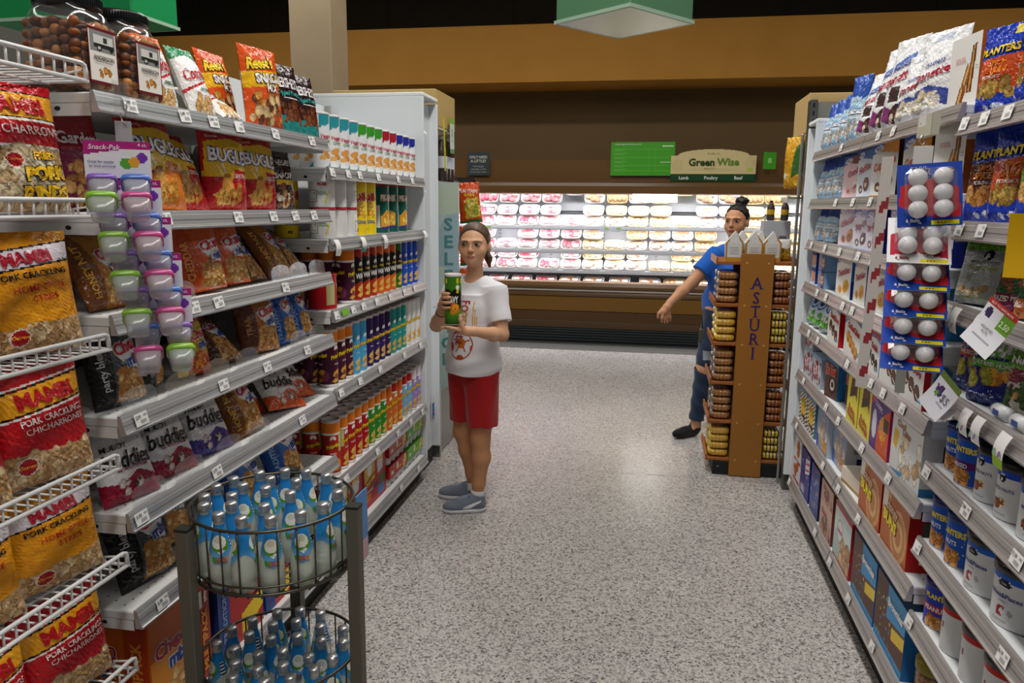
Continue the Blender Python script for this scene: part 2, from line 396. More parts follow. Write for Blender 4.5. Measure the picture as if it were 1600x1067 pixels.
def _paint(c, c2=None, s=3.):
    def f(nt, b, tc):
        n = nt.nodes.new('ShaderNodeTexNoise'); n.inputs['Scale'].default_value = s; n.inputs['Detail'].default_value = 4
        nt.links.new(tc.outputs['Object'], n.inputs['Vector'])
        nt.links.new(ramp(nt, n.outputs['Fac'], [(.35, c), (.65, c2 or c)], False), b.inputs['Base Color'])
    return f
M_GOLD = surf('gold_wall_paint', _paint('a8762f', 'ad7b34'), .7, .2)
M_BROWN = surf('brown_wall_paint', _paint('66502f', '6a5333'), .6, .25)
M_DARK = surf('dark_upper_paint', _paint('1f1a10', '231d12'), .8, .2)
M_CREAM = surf('cream_column_paint', _paint('8d7d63', '938369'), .6, .3)
M_BORDER = surf('grey_floor_border', _paint('5c5c5a', '696967', 60), .4, .4)
def slab(name, lo, hi, m, kind='structure'):
    b = MB(); b.box(lo, hi, '808080'); return b.build(name, m, kind=kind)
slab('floor', (-7, -3, -.1), (7, 9.2, 0), M_FLOOR)
slab('trim_1', (-7, 8.05, 0), (7, 8.47, .004), M_BORDER)
b = MB(); b.box((-6.9, 4.271, .0003), (6.9, 4.274, .0006), '6a6866'); b.build('trim_2', M_MATTE, kind='structure')
slab('wall_back', (-7, 9.0, 0), (7, 9.2, 2.86), M_BROWN)
slab('wall_soffit', (-7, 8.33, 2.815), (7, 9.2, 3.395), M_GOLD)
b = MB(); b.box((-7, 9.0, 3.395), (7, 9.2, 5.0), '201a10')
for x in (-4.6, -3.12, -1.64, -.16, 1.32, 2.8): b.box((x-.006, 8.99, 3.4), (x+.006, 9.0, 5.0), '0c0a06')
b.build('wall_upper', [M_DARK], kind='structure')
slab('ceiling', (-7, -3, 4.8), (7, 9.2, 4.9), M_DARK)
b = MB(); b.box((-2.915, 6.0, 0), (-2.562, 6.35, 4.8), '8d7d63', 0, .012); b.build('column', M_CREAM, kind='structure')
# ---------------------------------------------------------------- hanging aisle markers: box signs on wires
def aisle_marker(label, x, y, z, w, d, h, rz, c='1f9455'):
    t = thing('hanging_aisle_sign', label, 'sign', (x, y, z), (0, 0, rz), None)
    b = MB(); b.box((-w/2, -d/2, 0), (w/2, d/2, h), c, 0, .008); b.build('panel', M_PLAST, t)
    b = MB()
    for (x0, y0, x1, y1) in ((-w/2-.004, -d/2-.004, w/2+.004, -d/2), (-w/2-.004, d/2, w/2+.004, d/2+.004), (-w/2-.004, -d/2, -w/2, d/2), (w/2, -d/2, w/2+.004, d/2)): b.box((x0, y0, .0), (x1, y1, .014), 'a8c8b0')
    b.build('edge_trim', M_PLAST, t)
    for sx in (-1, 1):
        b = MB(); b.tube([(sx*w*.4, 0, h), (sx*w*.4, 0, 4.8-z)], .004, '222222', 6); b.build('wire', M_STEEL, t)
# ---------------------------------------------------------------- shelving
@functools.lru_cache(None)
def tag_mesh(kind, price):
    b = MB(); w, h = .047, .031
    if kind == 'tall': h = .062
    if kind == 'green': w, h = .06, .026
    art = [('R', 'f1f1ef', 0, 0, 1, 1)]
    if kind == 'teal': h = .062; art.append(('R', '4aa0a0', 0, 0, 1, .3))
    if kind == 'lime': h = .075; art += [('R', '9fc832', 0, 0, 1, .3)]
    if kind == 'green': art = [('R', '74b82c', 0, 0, 1, 1)]
    nu, nv = 10, 14; U, V = corners(nu, nv)
    cy = (lambda v: -.012*np.sin(v*2.6)) if h > .05 else (lambda v: 0*v)
    b.add(np.column_stack([(U-.5)*w, cy(V), V*h-h+.004]), grid_faces(nu, nv), paint(*centres(nu, nv), art, w/h))
    top = .004
    if kind != 'green':
        if price: 
            g, f = glyphs(price, .02); b.add(np.column_stack([g[:, 0]*.0085-.010, 0*g[:, 0]-.0016-(.004 if h > .05 else 0), g[:, 1]*.0085+top-.009]), f, '3a3a40')
        for i, x in enumerate(np.linspace(-.006, .014, 9)): b.quad([(x, -.0012-(.005 if h > .05 else 0), top-.026), (x+(.0014 if i % 2 else .0007), -.0012-(.005 if h > .05 else 0), top-.026), (x+(.0014 if i % 2 else .0007), -.0012-(.005 if h > .05 else 0), top-.017), (x, -.0012-(.005 if h > .05 else 0), top-.017)], '707078')
        for k in range(2): b.quad([(.008, -.0012-(.003 if h > .05 else 0), top-.007-k*.003), (.02, -.0012-(.003 if h > .05 else 0), top-.007-k*.003), (.02, -.0012-(.003 if h > .05 else 0), top-.0055-k*.003), (.008, -.0012-(.003 if h > .05 else 0), top-.0055-k*.003)], 'a0a0a6')
        if h > .05:
            for x, c in ((-.012, '7d9a86'), (.011, '77688c')):
                b.add([(x+.0055*math.cos(a), -.0135, top-.045+.0075*math.sin(a)) for a in np.linspace(0, 6.1, 12)], [tuple(range(12))], c)
    return b.mesh('price_tag', M_MATTE)
def gondola(label, sg, xf, y0, y1, decks, tags, ztop, cols, depth=.50, panel='d9dcde', ends=(1, 1)):
    t = thing('shelving_unit', label, 'shelving', (xf, (y0+y1)/2, 0), group='gondola shelving along the aisle')
    ym = (y0+y1)/2; X = lambda d: -sg*d; Y = lambda y: y-ym
    def bx(b, d0, d1, ya, yb, z0, z1, c, bev=0): b.box((min(X(d0), X(d1)), Y(ya), z0), (max(X(d0), X(d1)), Y(yb), z1), c, 0, bev)
    b = MB(); bx(b, depth+.03, depth+.05, y0, y1, .1, ztop, panel); b.build('back_panel', M_MATTE, t)
    for y in (y0+.003, y1-.028):
        b = MB(); bx(b, depth+.005, depth+.03, y, y+.025, .1, ztop, '9b9c98'); b.build('upright', M_MATTE, t)
    b = MB(); bx(b, .035, depth+.04, y0+.004, y1-.004, 0, decks[-1]-.045, '1b1c1d'); b.build('kick_plate', M_MATTE, t)
    for i, z in enumerate(decks):
        b = MB(); bx(b, .006, depth, y0+.004, y1-.004, z-.024, z, cols[0], .003)
        for d in (.05, .085, .12, .2):
            for y in np.arange(y0+.03, y1-.03, .03):
                yy = y+(.015 if d in (.085, .2) else 0); a = .0035
                b.quad([(X(d-.002), Y(yy-a), z+.0004), (X(d+.002), Y(yy-a), z+.0004), (X(d+.002), Y(yy+a), z+.0004), (X(d-.002), Y(yy+a), z+.0004)], '2c2c2c')
        for y in [q for q, e in zip((y0+.004, y1-.006), ends) if e]:      # bracket cheeks with a slot hole
            bx(b, .01, depth, y, y+.002, z-.05, z-.024, cols[0])
            hx = X(.09); b.add([(hx+.008*math.cos(a), Y(y-.0006 if y < ym else y+.0026), z-.034+.005*math.sin(a)) for a in np.linspace(0, 6.1, 10)], [tuple(range(10))], '202020')
        sh = b.build('shelf', M_MATTE, t)
        prof = [(0.006, z+.004), (-.002, z+.004), (-.004, z-.001), (-.013, z-.036), (-.017, z-.038), (-.016, z-.043), (.004, z-.043)]
        rb = MB(); P = prof; n = len(P)
        v = [(X(d), Y(y0+.002), q) for d, q in P]+[(X(d), Y(y1-.002), q) for d, q in P]
        rb.add(v, [(k, (k+1) % n, n+(k+1) % n, n+k) for k in range(n)]+[tuple(range(n)), tuple(range(2*n-1, n-1, -1))], cols[1])
        for fr, c, th in ((.12, cols[2], .0035), (.5, cols[3], .002), (.86, cols[2], .004)):
            d = -.004-.009*fr-.0006; q = z-.001-.035*fr
            rb.quad([(X(d), Y(y0+.002), q), (X(d), Y(y1-.002), q), (X(d-.0008), Y(y1-.002), q-th), (X(d-.0008), Y(y0+.002), q-th)], c)
        rb.build('price_rail', M_STRIP, sh)
        for spec in tags[i]:
            y, kind, price = spec if isinstance(spec, tuple) else (spec, 'tag', '')
            if y0 < y < y1: link('price_tag', tag_mesh(kind, price), sh, (X(-.0098), Y(y), z-.005), (math.radians(-13), random.Random(int(y*1e3)).uniform(-.06, .06), PI/2 if sg > 0 else -PI/2))
    return t
LX, RX = -1.2, .755
A_Z = [1.755, 1.497, 1.263, 1.025, .785, .535, .15]
B_Z = [1.655, 1.387, 1.112, .80, .43, .135]
C_Z = [1.782, 1.562, 1.368, 1.165, .962, .725, .48, .165]
D_Z = [1.745, 1.49, 1.287, 1.066, .85, .635, .415, .165]
SIL = ('dadbda', 'aeb0b3', 'd4d6d8', '85878a'); WRM = ('d6dade', 'b0aaa7', 'cec8c5', '8a8480')
q = lambda p: (lambda y: (y, 'tag', p))
gondola('left shelving of snack bags with silver price rails, beside the wire rack', 1, LX, 1.52, 2.735, A_Z,
        [[(1.629, 'tag', '6.99'), (1.839, 'tag', '2.40'), (1.971, 'tag', '2.40'), 2.104, (2.324, 'tag', '2.79'), (2.591, 'tag', '2.79')],
         [(1.73, 'tag', '2.91'), (2.074, 'tag', '2.91'), (2.287, 'tag', '3.79'), (2.439, 'tag', '3.79'), (2.585, 'tag', '3.79')],
         [(1.827, 'tag', '2.91'), (1.944, 'tag', '2.91'), (2.348, 'tag', '2.91')],
         [(1.582, 'tag', '2.91'), (1.945, 'tag', '2.91'), (2.2, 'tag', '2.91'), (2.492, 'tag', '2.91')],
         [(1.556, 'tag', '3.75'), (1.886, 'tag', '3.75'), (2.43, 'tag', '3.75')], [(1.608, 'tag', '3.75')], []], 1.98, SIL, .5, '4b4a44')  # dark back panel colour stands in for the shade behind the bags
gondola('left shelving of crisp cans, far end beside the white end panel', 1, LX, 2.74, 3.965, B_Z,
        [[2.76, 2.915, 3.037, 3.256, 3.525, 3.742], [(2.763, 'tall', ''), (3.033, 'teal', ''), (3.297, 'tall', ''), (3.918, 'tall', '')],
         [2.76, (2.842, 'green', ''), 2.929, 3.043, 3.206, 3.385, 3.594, 3.761], [2.78, 2.985, 3.228, 3.578, 3.849], [2.805, 3.172, 3.46, 3.665, 3.869], [3.495, 3.787]], 2.03, SIL, .5, 'd5d8da')
gondola('far right shelving of snack cakes beside the orange rack', -1, RX, 3.045, 3.95, C_Z,
        [[3.37], [3.391, 3.111], [3.812, 3.523, 3.253], [3.606, 3.424, 3.13], [3.715, 3.515], [3.747, 3.261, 3.047], [3.831, 3.232], [3.903, 3.271]], 2.0, WRM, .5, 'cfd6da', (0, 1))
gondola('middle right shelving of snack cakes behind the ball packs', -1, RX, 2.145, 3.04, C_Z,
        [[2.845, 2.682], [2.875], [2.969, 2.785], [2.983, 2.799], [2.988, 2.667, 2.528, 2.335], [2.701, 2.398], [2.959, 2.668], [2.99, 2.696, 2.393]], 2.0, WRM, .5, 'cfd6da', (1, 0))
gondola('near right shelving of nut bags and nut cans at picture edge', -1, RX, 1.225, 2.14, D_Z,
        [[2.099, 1.984, 1.863], [2.057, 1.932], [2.075, (1.996, 'tall', '3.99'), (1.856, 'tall', '3.99')], [(1.87, 'tall', '4.09'), (1.8, 'tall', '4.09'), (1.674, 'lime', '4.09'), (2.0, 'tall', '')],
         [2.099, (1.835, 'tag', '7.89'), (1.579, 'tag', '7.19')], [2.104, (1.583, 'tag', '8.19')], [2.106], []], 2.0, WRM, .5, 'cfd6da')
# end panels of the runs: white boxed columns with a row of slots
def end_panel(label, sg, xf, y0, y1, z1, depth=.62):
    t = thing('shelving_end_panel', label, 'panel', (xf, y0, 0)); X = lambda d: -sg*d
    b = MB(); b.box((min(X(0), X(depth)), 0, .1), (max(X(0), X(depth)), .02, z1), 'dfe5ea', 0, .003); b.build('panel', M_MATTE, t)
    b = MB(); b.box((min(X(.045), X(.06)), .02, .1), (max(X(.045), X(.06)), y1-y0, z1-.02), 'd3d8dc')
    for z in np.arange(.2, z1-.1, .0508):
        b.box((min(X(.0446), X(.0449)), (y1-y0)*.5, z), (max(X(.0446), X(.0449)), (y1-y0)*.5+.014, z+.011), '17181a')
    b.build('slotted_face', M_MATTE, t)
    b = MB(); b.box((min(X(.0), X(.06)), (y1-y0)-.02, .1), (max(X(0), X(.06)), y1-y0, z1-.01), 'dfe5ea', 0, .003); b.build('return_edge', M_MATTE, t)
    b = MB(); b.box((min(X(0), X(depth)), 0, z1), (max(X(0), X(depth)), y1-y0, z1+.02), 'e4e8ea', 0, .004); b.build('cap', M_MATTE, t)
    b = MB(); b.box((min(X(.05), X(depth)), .002, 0), (max(X(.05), X(depth)), y1-y0, .1), '1b1c1d'); b.build('base', M_MATTE, t)
    return t
lp = end_panel('tall white end panel with slot holes closing left shelving', 1, LX, 3.975, 4.26, 2.08, .66)
for z, dy in ((1.93, .12), (1.62, .09), (1.38, .12)):
    b = MB(); b.quad([(0, -.02, .0), (0, .03, 0), (.02, .035, -.03), (.02, -.015, -.03)], 'e6ecea'); b.build('clip_tag', M_PLAST, lp, (-.044, dy, z))
rp = end_panel('tall white end panel closing right shelving beside orange rack', -1, RX, 3.96, 4.16, 1.925, .66)
# ---------------------------------------------------------------- printed designs
NUT = ['c98d4a', 'b0742f', 'd9a562', '9c5f28']; CHX = ['d8a45c', 'c78f45', 'b87a33', 'e2b878']; PNK_ = ['d9b184', 'c69a68', 'e0c096', 'b98a58']
WHT = 'f4f3f0'
def T(c, t, u, v, h, **k): return ('T', c, t, u, v, h, k)
def chex(bg, side, flavour, fc, food=CHX, dark=None, sd=3):
    return [('R', bg, 0, 0, 1, 1), ('P', side, [(0, 0), (.30, 0), (.36, .5), (.30, 1), (0, 1)]), ('P', dark or side, [(.36, .93), (1, .93), (1, 1), (.3, 1)]),
            ('P', food[2], [(.34, .05), (1, .05), (1, .36), (.8, .34), (.55, .44), (.40, .40)]), ('N', sd, food, .40, .06, .97, .36, 60, .05),
            ('P', 'f0eef0', [(.40, .66), (.95, .76), (.97, .56), (.9, .38), (.66, .42), (.44, .56)]),
            T('c4122e', 'Chex', .67, .66, .135, bold=.035, oc='ffffff', rot=12, shear=.1), T('20409a', 'mix', .74, .50, .125, bold=.05, oc='ffffff', rot=12, shear=.15),
            T(fc, flavour, .17, .45, .085, rot=90, bold=.02), T('ffffff', 'NET WT 8.75 OZ', .66, .025, .018)]
def muddy(c1, c2, nm):
    return [('R', 'e9e8ea', 0, 0, 1, 1), ('P', c1, [(0, 0), (1, 0), (1, .20), (.62, .32), (.3, .20), (0, .26)]), ('N', 5, [c1, c2, 'd8c8c4'], .1, .04, .9, .22, 14, .06), ('P', c1, [(0, .93), (1, .93), (1, 1), (0, 1)]),
            ('P', 'c9ccd8', [(0, .74), (.5, .80), (1, .74), (1, .79), (.5, .85), (0, .79)]), T('c4122e', 'Chex', .22, .86, .06, bold=.03, oc='ffffff'), T('20409a', 'mix', .42, .85, .05, bold=.03, oc='ffffff'),
            T('2a2022', 'MUDDY', .34, .64, .065, bold=.01), T('1f1518', 'buddies', .5, .48, .20, bold=.02, shear=.25, mw=.84), T(c1, nm, .55, .36, .035)]
def bugles(bg2, fl):
    return [('R', 'b7141c', 0, 0, 1, 1), ('P', 'f0c01c', [(0, .42), (.42, .42), (.5, .34), (.55, .52), (1, .50), (1, .86), (.6, .92), (.05, .86)]), ('P', bg2, [(.0, .0), (1, .0), (1, .5), (.56, .52), (.5, .40), (.35, .42), (.1, .30), (0, .2)]),
            ('P', 'd79a3e', [(.30, .42), (.46, .46), (.52, .28), (.62, .26), (.56, .12), (.40, .26), (.24, .24)]), ('P', 'c98628', [(.60, .36), (.72, .34), (.74, .12), (.62, .08)]), ('P', 'e2b25c', [(.1, .2), (.4, .28), (.5, .08), (.34, .06)]),
            ('E', 'a86a1c', .38, .435, .08, .03, 10), ('N', 9, ['dca24a', 'c98a34'], .2, .08, .6, .24, 10, .06), ('P', 'f6efe0', [(.28, .44), (.18, .56), (.2, .56), (.3, .45)]), ('P', 'f6efe0', [(.33, .46), (.28, .6), (.3, .6), (.35, .47)]),
            T('f2f2f4', 'BUGLES', .52, .69, .17, bold=.03, oc='27348b', mw=.86, rot=-4), T('f4ead8', fl, .70, .44, .055, bold=.0), T('f0d0c8', 'General Mills', .22, .93, .03, shear=.3)]
def mambi(red):
    P = ['d8b688', 'c49c68', 'e2c79c', 'b58a58']
    if red: return [('R', 'c11722', 0, .28, 1, 1), ('B', '0f0c0a', .615, .83, .10), ('B', 'f0a81e', .63, .815, .10), ('B', 'f4f0ea', .595, .612, .10), ('B', 'f4f0ea', .835, .85, .10), ('R', 'c8a274', 0, 0, 1, .28), ('N', 4, P, 0, .0, 1, .27, 110, .055),
            ('E', 'f2e6d8', .22, .18, .10, .075), ('E', 'b81420', .22, .18, .085, .064), T('f0c040', 'Ostrom', .22, .185, .03, shear=.2),
            T('b5151f', 'MAMBI', .52, .725, .12, bold=.05, rot=5, mw=.8), T('111111', 'BRAND', .88, .70, .025, rot=5), T('f6f2ee', 'PORK CRACKLINGS', .55, .55, .055, bold=.02, rot=5, sx=.82, mw=.86), T('f2ecea', 'CHICHARRONES', .56, .475, .05, bold=.008, rot=5, mw=.82)]
    return [('R', 'e89a16', 0, .28, 1, 1), ('B', '15100c', .70, .875, .10), ('B', 'dcd4dc', .715, .86, .10), ('R', 'c8a274', 0, 0, 1, .28), ('B', 'e89a16', .24, .32, .1), ('N', 6, P, 0, .0, 1, .23, 110, .055),
            ('E', 'f2e6d8', .28, .15, .10, .075), ('E', 'b81420', .28, .15, .085, .064), T('f0c040', 'Ostrom', .28, .155, .03, shear=.2),
            T('a3182c', 'MAMBI', .48, .785, .10, bold=.05, rot=5, mw=.72), T('15100c', 'BRAND', .86, .76, .022, rot=5), T('15100c', 'PORK CRACKLING', .5, .645, .05, bold=.03, rot=5, mw=.84), T('b5261f', 'HOME STYLE', .54, .54, .056, rot=5, mw=.66), T('b5261f', 'STRIPS', .57, .455, .055, rot=5, mw=.44)]
MAMBI_PR = [('R', 'c11722', 0, .5, 1, 1), ('B', '0f0c0a', .70, .92, 0), ('B', 'f0a81e', .715, .905, 0), ('B', 'f4f0ea', .685, .70, 0), ('B', 'f4f0ea', .48, .495, .0), ('R', 'd9c09c', 0, 0, 1, .48), ('N', 8, ['e0caa4', 'cfb083', 'e8d8ba', 'c4a274'], 0, 0, 1, .47, 80, .075),
    ('E', 'f2e6d8', .38, .38, .09, .06), ('E', 'b81420', .38, .38, .078, .052), T('f0c040', 'Ostrom', .38, .383, .025, shear=.2),
    T('b5151f', 'MAMBI', .5, .81, .12, bold=.055, mw=.84), T('f6f2ee', 'CHICHARRONES', .55, .615, .07, bold=.008, mw=.84), T('e8b41e', 'FRIED', .68, .42, .055, bold=.05, oc='1a1208'),
    T('f0c01c', 'PORK', .68, .29, .10, bold=.06, oc='14100c', rot=5), T('f0c01c', 'RINDS', .68, .14, .10, bold=.06, oc='14100c', rot=3)]
SW = '8ec4e4'
def planters(mid, t1, t2, tc='f08a1c', foods=NUT):
    return [('R', '1438b0', 0, 0, 1, 1), ('P', mid, [(0, .62), (1, .66), (1, .26), (.5, .20), (0, .24)]), ('N', 7, foods, .12, .20, .88, .36, 24, .10), ('R', '1438b0', 0, 0, 1, .15), ('N', 3, ['d8dcec', 'c4cbe4'], .25, .06, .85, .09, 10, .04),
            ('R', 'e8d45a', .72, .88, .92, .97), T('f4d21c', 'PLANTERS', .5, .72, .085, bold=.04, mw=.86, rot=3, oc='0f2a80'), T(tc, t1, .52, .57, .065, bold=.03, shear=.2, mw=.7), T(tc, t2, .5, .49, .075, bold=.03, shear=.2, mw=.7), T('f4ece4', 'PISTACHIOS', .48, .41, .035, bold=.02)]
def hostess_box(bg, band, name, nc, fc=('5a3322', '7a4a30', 'e8d8c0'), rot=12, side_band=None):
    return [('R', bg, 0, 0, 1, 1), ('P', band, [(0, .86), (1, .78), (1, 1), (0, 1)]), ('P', '2c55b4', [(0, .78), (.45, .88), (.45, 1), (0, 1)]), ('E', 'f0f2f8', .24, .89, .19, .06, 8), T('2444a4', 'Hostess', .24, .89, .045, shear=.2, mw=.3),
            T(nc, name, .5, .62, .15, bold=.03, rot=rot, shear=.2, mw=.84, oc='ffffff'), ('E', fc[0], .66, .28, .2, .15, 20), ('E', fc[1], .60, .33, .12, .08, 20), ('E', fc[2], .62, .27, .08, .05, 20), ('E', fc[0], .3, .18, .13, .09, -10), ('E', fc[2], .3, .17, .06, .04), ('R', band, 0, 0, 1, .03)]
def drakes_box(name, fc, n=2):
    L = [('R', 'f0f0ee', 0, 0, 1, 1), ('P', 'dd4a1c', [(0, .84), (1, .84), (1, 1), (0, 1)]), ('P', '3a86c4', [(0, .66), (.25, .84), (.6, .86), (1, .74), (1, .80), (.6, .92), (.2, .91), (0, .78)]), ('P', '5aa0d8', [(0, .72), (.15, .78), (.3, .74), (.2, .92), (0, .9)]), T('ffffff', 'Drake\'s', .14, .82, .07, shear=.2, mw=.24, rot=8),
         T('c02a30', name, .57, .64, .13, bold=.04, rot=-8, oc='f4f0ee', mw=.72), ('R', '58a4d8', .70, .10, .93, .19)]
    for i in range(n+1): u = .25+i*.5/max(1, n); v = .42-i*.09; L += [('E', fc[0], u, v, .17-.02*n, .14, -25), ('E', fc[1], u-.03, v+.03, .11-.015*n, .08, -25), ('E', fc[2], u+.02, v-.07, .07, .02, -25)]
    return L
def crisp(bg, acc, top=None, wavy=False, tag=False, chip=('e8b850', 'd89a34')):
    """canister wrap: u=.5 is the front; the maker's moustached face is left out"""
    L = [('R', bg, 0, 0, 1, 1)]
    if top: L += [('R', top, 0, .80, 1, 1), ('R', 'f0ece6', 0, .775, 1, .80), ('R', 'f0ece6', 0, .0, 1, .035), ('N', 2, ['3a2c20'], 0, .785, 1, .79, 26, .006)]
    if wavy: L += [('R', '1a1614', 0, .36, 1, .80), ('P', '1a1614', [(0, .36), (.25, .26), (.5, .38), (.75, .26), (1, .36), (1, .5), (0, .5)]), ('N', 1, ['1a1614'], 0, .8, 1, .82, 24, .03)]
    for u in (.18, .5, .82):
        L += [('E', 'f4f0ec', u, .70, .055, .055), ('E', bg if not wavy else '1a1614', u, .655, .05, .03)]
        L += [('E', acc, u+.05, .20, .11, .12, 20), ('E', chip[0], u, .24, .09, .055, 24), ('E', chip[1], u+.02, .17, .085, .045, -20), ('E', chip[0], u-.03, .10, .07, .035, 10)]
        if wavy: L += [T('f6f4f0', 'WAVY', u, .485, .10, bold=.035, mw=.27), T('f2d020', 'Pringles', u, .61, .045, bold=.03, shear=.25, mw=.2)]
        else: L += [T('f6d21c', 'Pringles', u, .57, .075, bold=.04, shear=.25, rot=14, oc='2a1a14', mw=.27), T('f4f0ea', 'ORIGINAL' if bg == 'b01420' else 'CRISPS', u, .42, .03, bold=.01)]
    if tag: L += [('R', 'c8c48a', .28, .44, .42, .78)]
    if wavy: L += [('R', 'eeeeee', .64, .04, .72, .2)]
    return L
PRING = dict(maroon=('4a1a34', '7a3a5a', 'e8801c'), wred=('b03018', 'd86a1c', None, True), wred2=('a82414', 'e08a1c', None, True), worange=('d8601c', 'e8a030', None, True), wgreen=('2f6a1c', '6a9a2c', None, True), blue=('1c4fc0', '4a7ae0', None),
    sky=('4aa8dc', '8acae8', None), purple=('33205e', '5a3a90', None), teal=('1f9a94', '4ab8b0', None), white=('e8e6e4', 'c88a50', None), red=('b01420', 'c83a3a', 'e8801c'), redtop=('b01420', 'd84a2c', 'e8801c'), sunred=('b3281c', 'e89a2c', 'e8801c'),
    green=('2f8a24', '6ab83a', 'e8801c'), orange=('d0641c', 'e89a40', None), orangeb=('d8701c', 'e8a850', 'c02020'), iceblue=('7ab0dc', 'd03a30', 'c01c24'), lilac=('9a8ac8', 'c02030', 'e4dce8'))
CN = dict(maroon='maroon', wred='red and black wavy', wred2='dark red wavy', worange='orange and black wavy', wgreen='green and black wavy', blue='blue', sky='sky blue', purple='dark purple', teal='teal', white='white', red='red', redtop='red and orange', sunred='sunset red', green='green', orange='orange', orangeb='orange and red', iceblue='ice blue and red', lilac='lilac')
@functools.lru_cache(None)
def crisp_can(k):
    p = PRING[k]; return can_parts('crisp_can', .0378, .232, crisp(*p, tag=(k in ('sunred',)), chip=(('e8c060', 'd8a040') if k != 'maroon' else ('e0a840', '8a4a3a'))), 'c9bcb8' if not (len(p) > 3) else 'e8e4e2', cell=.0042)
# ---------------------------------------------------------------- left shelving, snack bags
G = 'snack bags on the left shelving'
def row(side, z, where, group):
    mh = None
    for zs in (A_Z, B_Z, C_Z, D_Z):
        if z in zs and zs.index(z) > 0: mh = zs[zs.index(z)-1]-z-.028
    return Row(1 if side == 'L' else -1, LX if side == 'L' else RX, z, where, group, mh)
B = {}
def bag(k, *a, **kw):
    if k not in B: B[k] = bag_mesh('snack_bag', *a, **kw)
    return B[k]
combos = lambda c: [('R', 'eceae8', 0, 0, 1, 1), ('P', c, [(0, .78), (.5, .86), (1, .74), (1, 1), (0, 1)]), ('N', 5, ['d9b27a', 'c99a5c'], .15, .05, .85, .22, 14, .1), ('B', 'b81a28', .40, .44, .2), T('c01a2c', 'Combos', .5, .58, .17, bold=.03, shear=.25, rot=8, mw=.86, oc='ffffff'), T('3a7a50', 'PIZZERIA', .62, .34, .05)]
reese = [('R', 'e0561a', 0, 0, 1, 1), ('P', 'f0b81c', [(0, .46), (1, .56), (1, .74), (0, .66)]), T('f4d020', "Reese's", .42, .80, .14, bold=.04, shear=.25, rot=8, oc='4a1c10', mw=.7), T('f6f2ee', 'SNACK', .55, .62, .11, bold=.05, rot=6, oc='3a2418', mw=.7), T('f6f2ee', 'MIX', .62, .50, .09, bold=.05, oc='3a2418'), ('N', 8, ['6a3a20', 'c9903c', 'e0c08a', '8a5a30'], .1, .06, .9, .40, 34, .08)]
hersh = [('R', '2c1418', 0, 0, 1, 1), ('P', '1c9c98', [(0, 0), (1, 0), (1, .22), (.5, .30), (0, .2)]), ('N', 3, ['6a3418', '8a4a24', '542810'], .1, .18, .9, .42, 16, .10), T('e8e4e2', "HERSHEY'S", .5, .72, .15, bold=.02, sx=.62, mw=.86), T('35c0b8', 'Dipped Pretzels', .52, .57, .07, bold=.02, mw=.84), ('R', 'e8e4e2', .3, .50, .8, .51)]
r = row('L', A_Z[0], 'on the top left shelf', G)
bag('combo', .155, .20, .06, combos('e0641c'), 'd8d6d4', seed=2); bag('combo2', .155, .20, .06, combos('2f8a5a'), 'd8d6d4', seed=3)
bag('combo3', .15, .19, .055, combos('e8e4e0'), 'd8d6d4', seed=4)
bag('reese', .20, .25, .06, reese, 'c8481a', seed=5); bag('hersh', .185, .23, .06, hersh, '2c1418', seed=6)
r.add(1.885, B['combo'], 'snack_bag', 'white pretzel snack bag with orange top', 'snack bag', .06, .28, .1, .05, .0, scale=(.70, .9, 1))
r.add(2.012, B['combo2'], 'snack_bag', 'white pretzel snack bag with green top', 'snack bag', .06, .40, .1, .02, scale=(.70, .9, 1))
r.add(2.118, B['combo3'], 'snack_bag', 'white pretzel snack bag slumped flat', 'snack bag', .06, 1.1, .1, .0, scale=(.66, .9, 1))
r.add(2.26, B['reese'], 'snack_bag', 'orange peanut cup snack bag half hidden behind', 'snack bag', .06, .2, .0, .10, scale=(.85, .9, .9))
r.add(2.345, B['reese'], 'snack_bag', 'bright orange peanut cup snack bag in front', 'snack bag', .06, .1, .2, .0, scale=(.9, .9, 1))
r.add(2.52, B['hersh'], 'snack_bag', 'dark brown chocolate pretzel bag', 'snack bag', .06, .12, .2, .01, scale=(.85, .9, 1))
r.add(2.665, B['hersh'], 'snack_bag', 'dark brown chocolate pretzel bag', 'snack bag', .06, .15, .2, .01, scale=(.8, .9, .95))
r.done()
bag('bugN', .185, .235, .08, bugles('e07a20', 'NACHO'), 'e07a20', seed=7); bag('bugO', .215, .25, .085, bugles('c01620', 'ORIGINAL'), 'b01420', seed=8)
bag('snk', .135, .20, .05, [('R', '2a1618', 0, 0, 1, 1), ('R', 'f0c81c', .1, .42, .9, .50), T('e8e4e2', "HERSHEY'S", .5, .80, .10, mw=.8, sx=.7), T('f4f0ea', 'SNACKING', .5, .58, .10, bold=.04, oc='1a0c0c', mw=.84), ('N', 4, ['8a4a24', 'c99a5c', 'e8dcc8', '5a2c18'], .1, .05, .9, .4, 30, .09)], '2a1618', seed=9)
bag('plum', .17, .23, .07, [('R', '7a1440', 0, 0, 1, 1), ('R', 'a01c2c', 0, .6, 1, 1), T('f0e4e4', 'Gardetto', .5, .72, .12, mw=.86, bold=.03), ('N', 4, NUT, .1, .05, .9, .45, 30, .08)], '7a1440', seed=10)
r = row('L', A_Z[1], 'on the second left shelf', G)
r.add(1.625, B['plum'], 'snack_bag', 'plum red snack bag behind the hanging containers', 'snack bag', .07, .1, 0, .10)
r.add(1.815, B['bugN'], 'snack_bag', 'orange and yellow corn snack bag', 'snack bag', .08, .22, .1, .02)
r.add(1.972, B['bugO'], 'snack_bag', 'red corn snack bag leaning back', 'snack bag', .085, .40, .1, .045, scale=(.72, .85, .9))
r.add(2.132, B['bugO'], 'snack_bag', 'red and yellow corn snack bag standing upright', 'snack bag', .085, .03, .2, .02, scale=(.86, .9, 1))
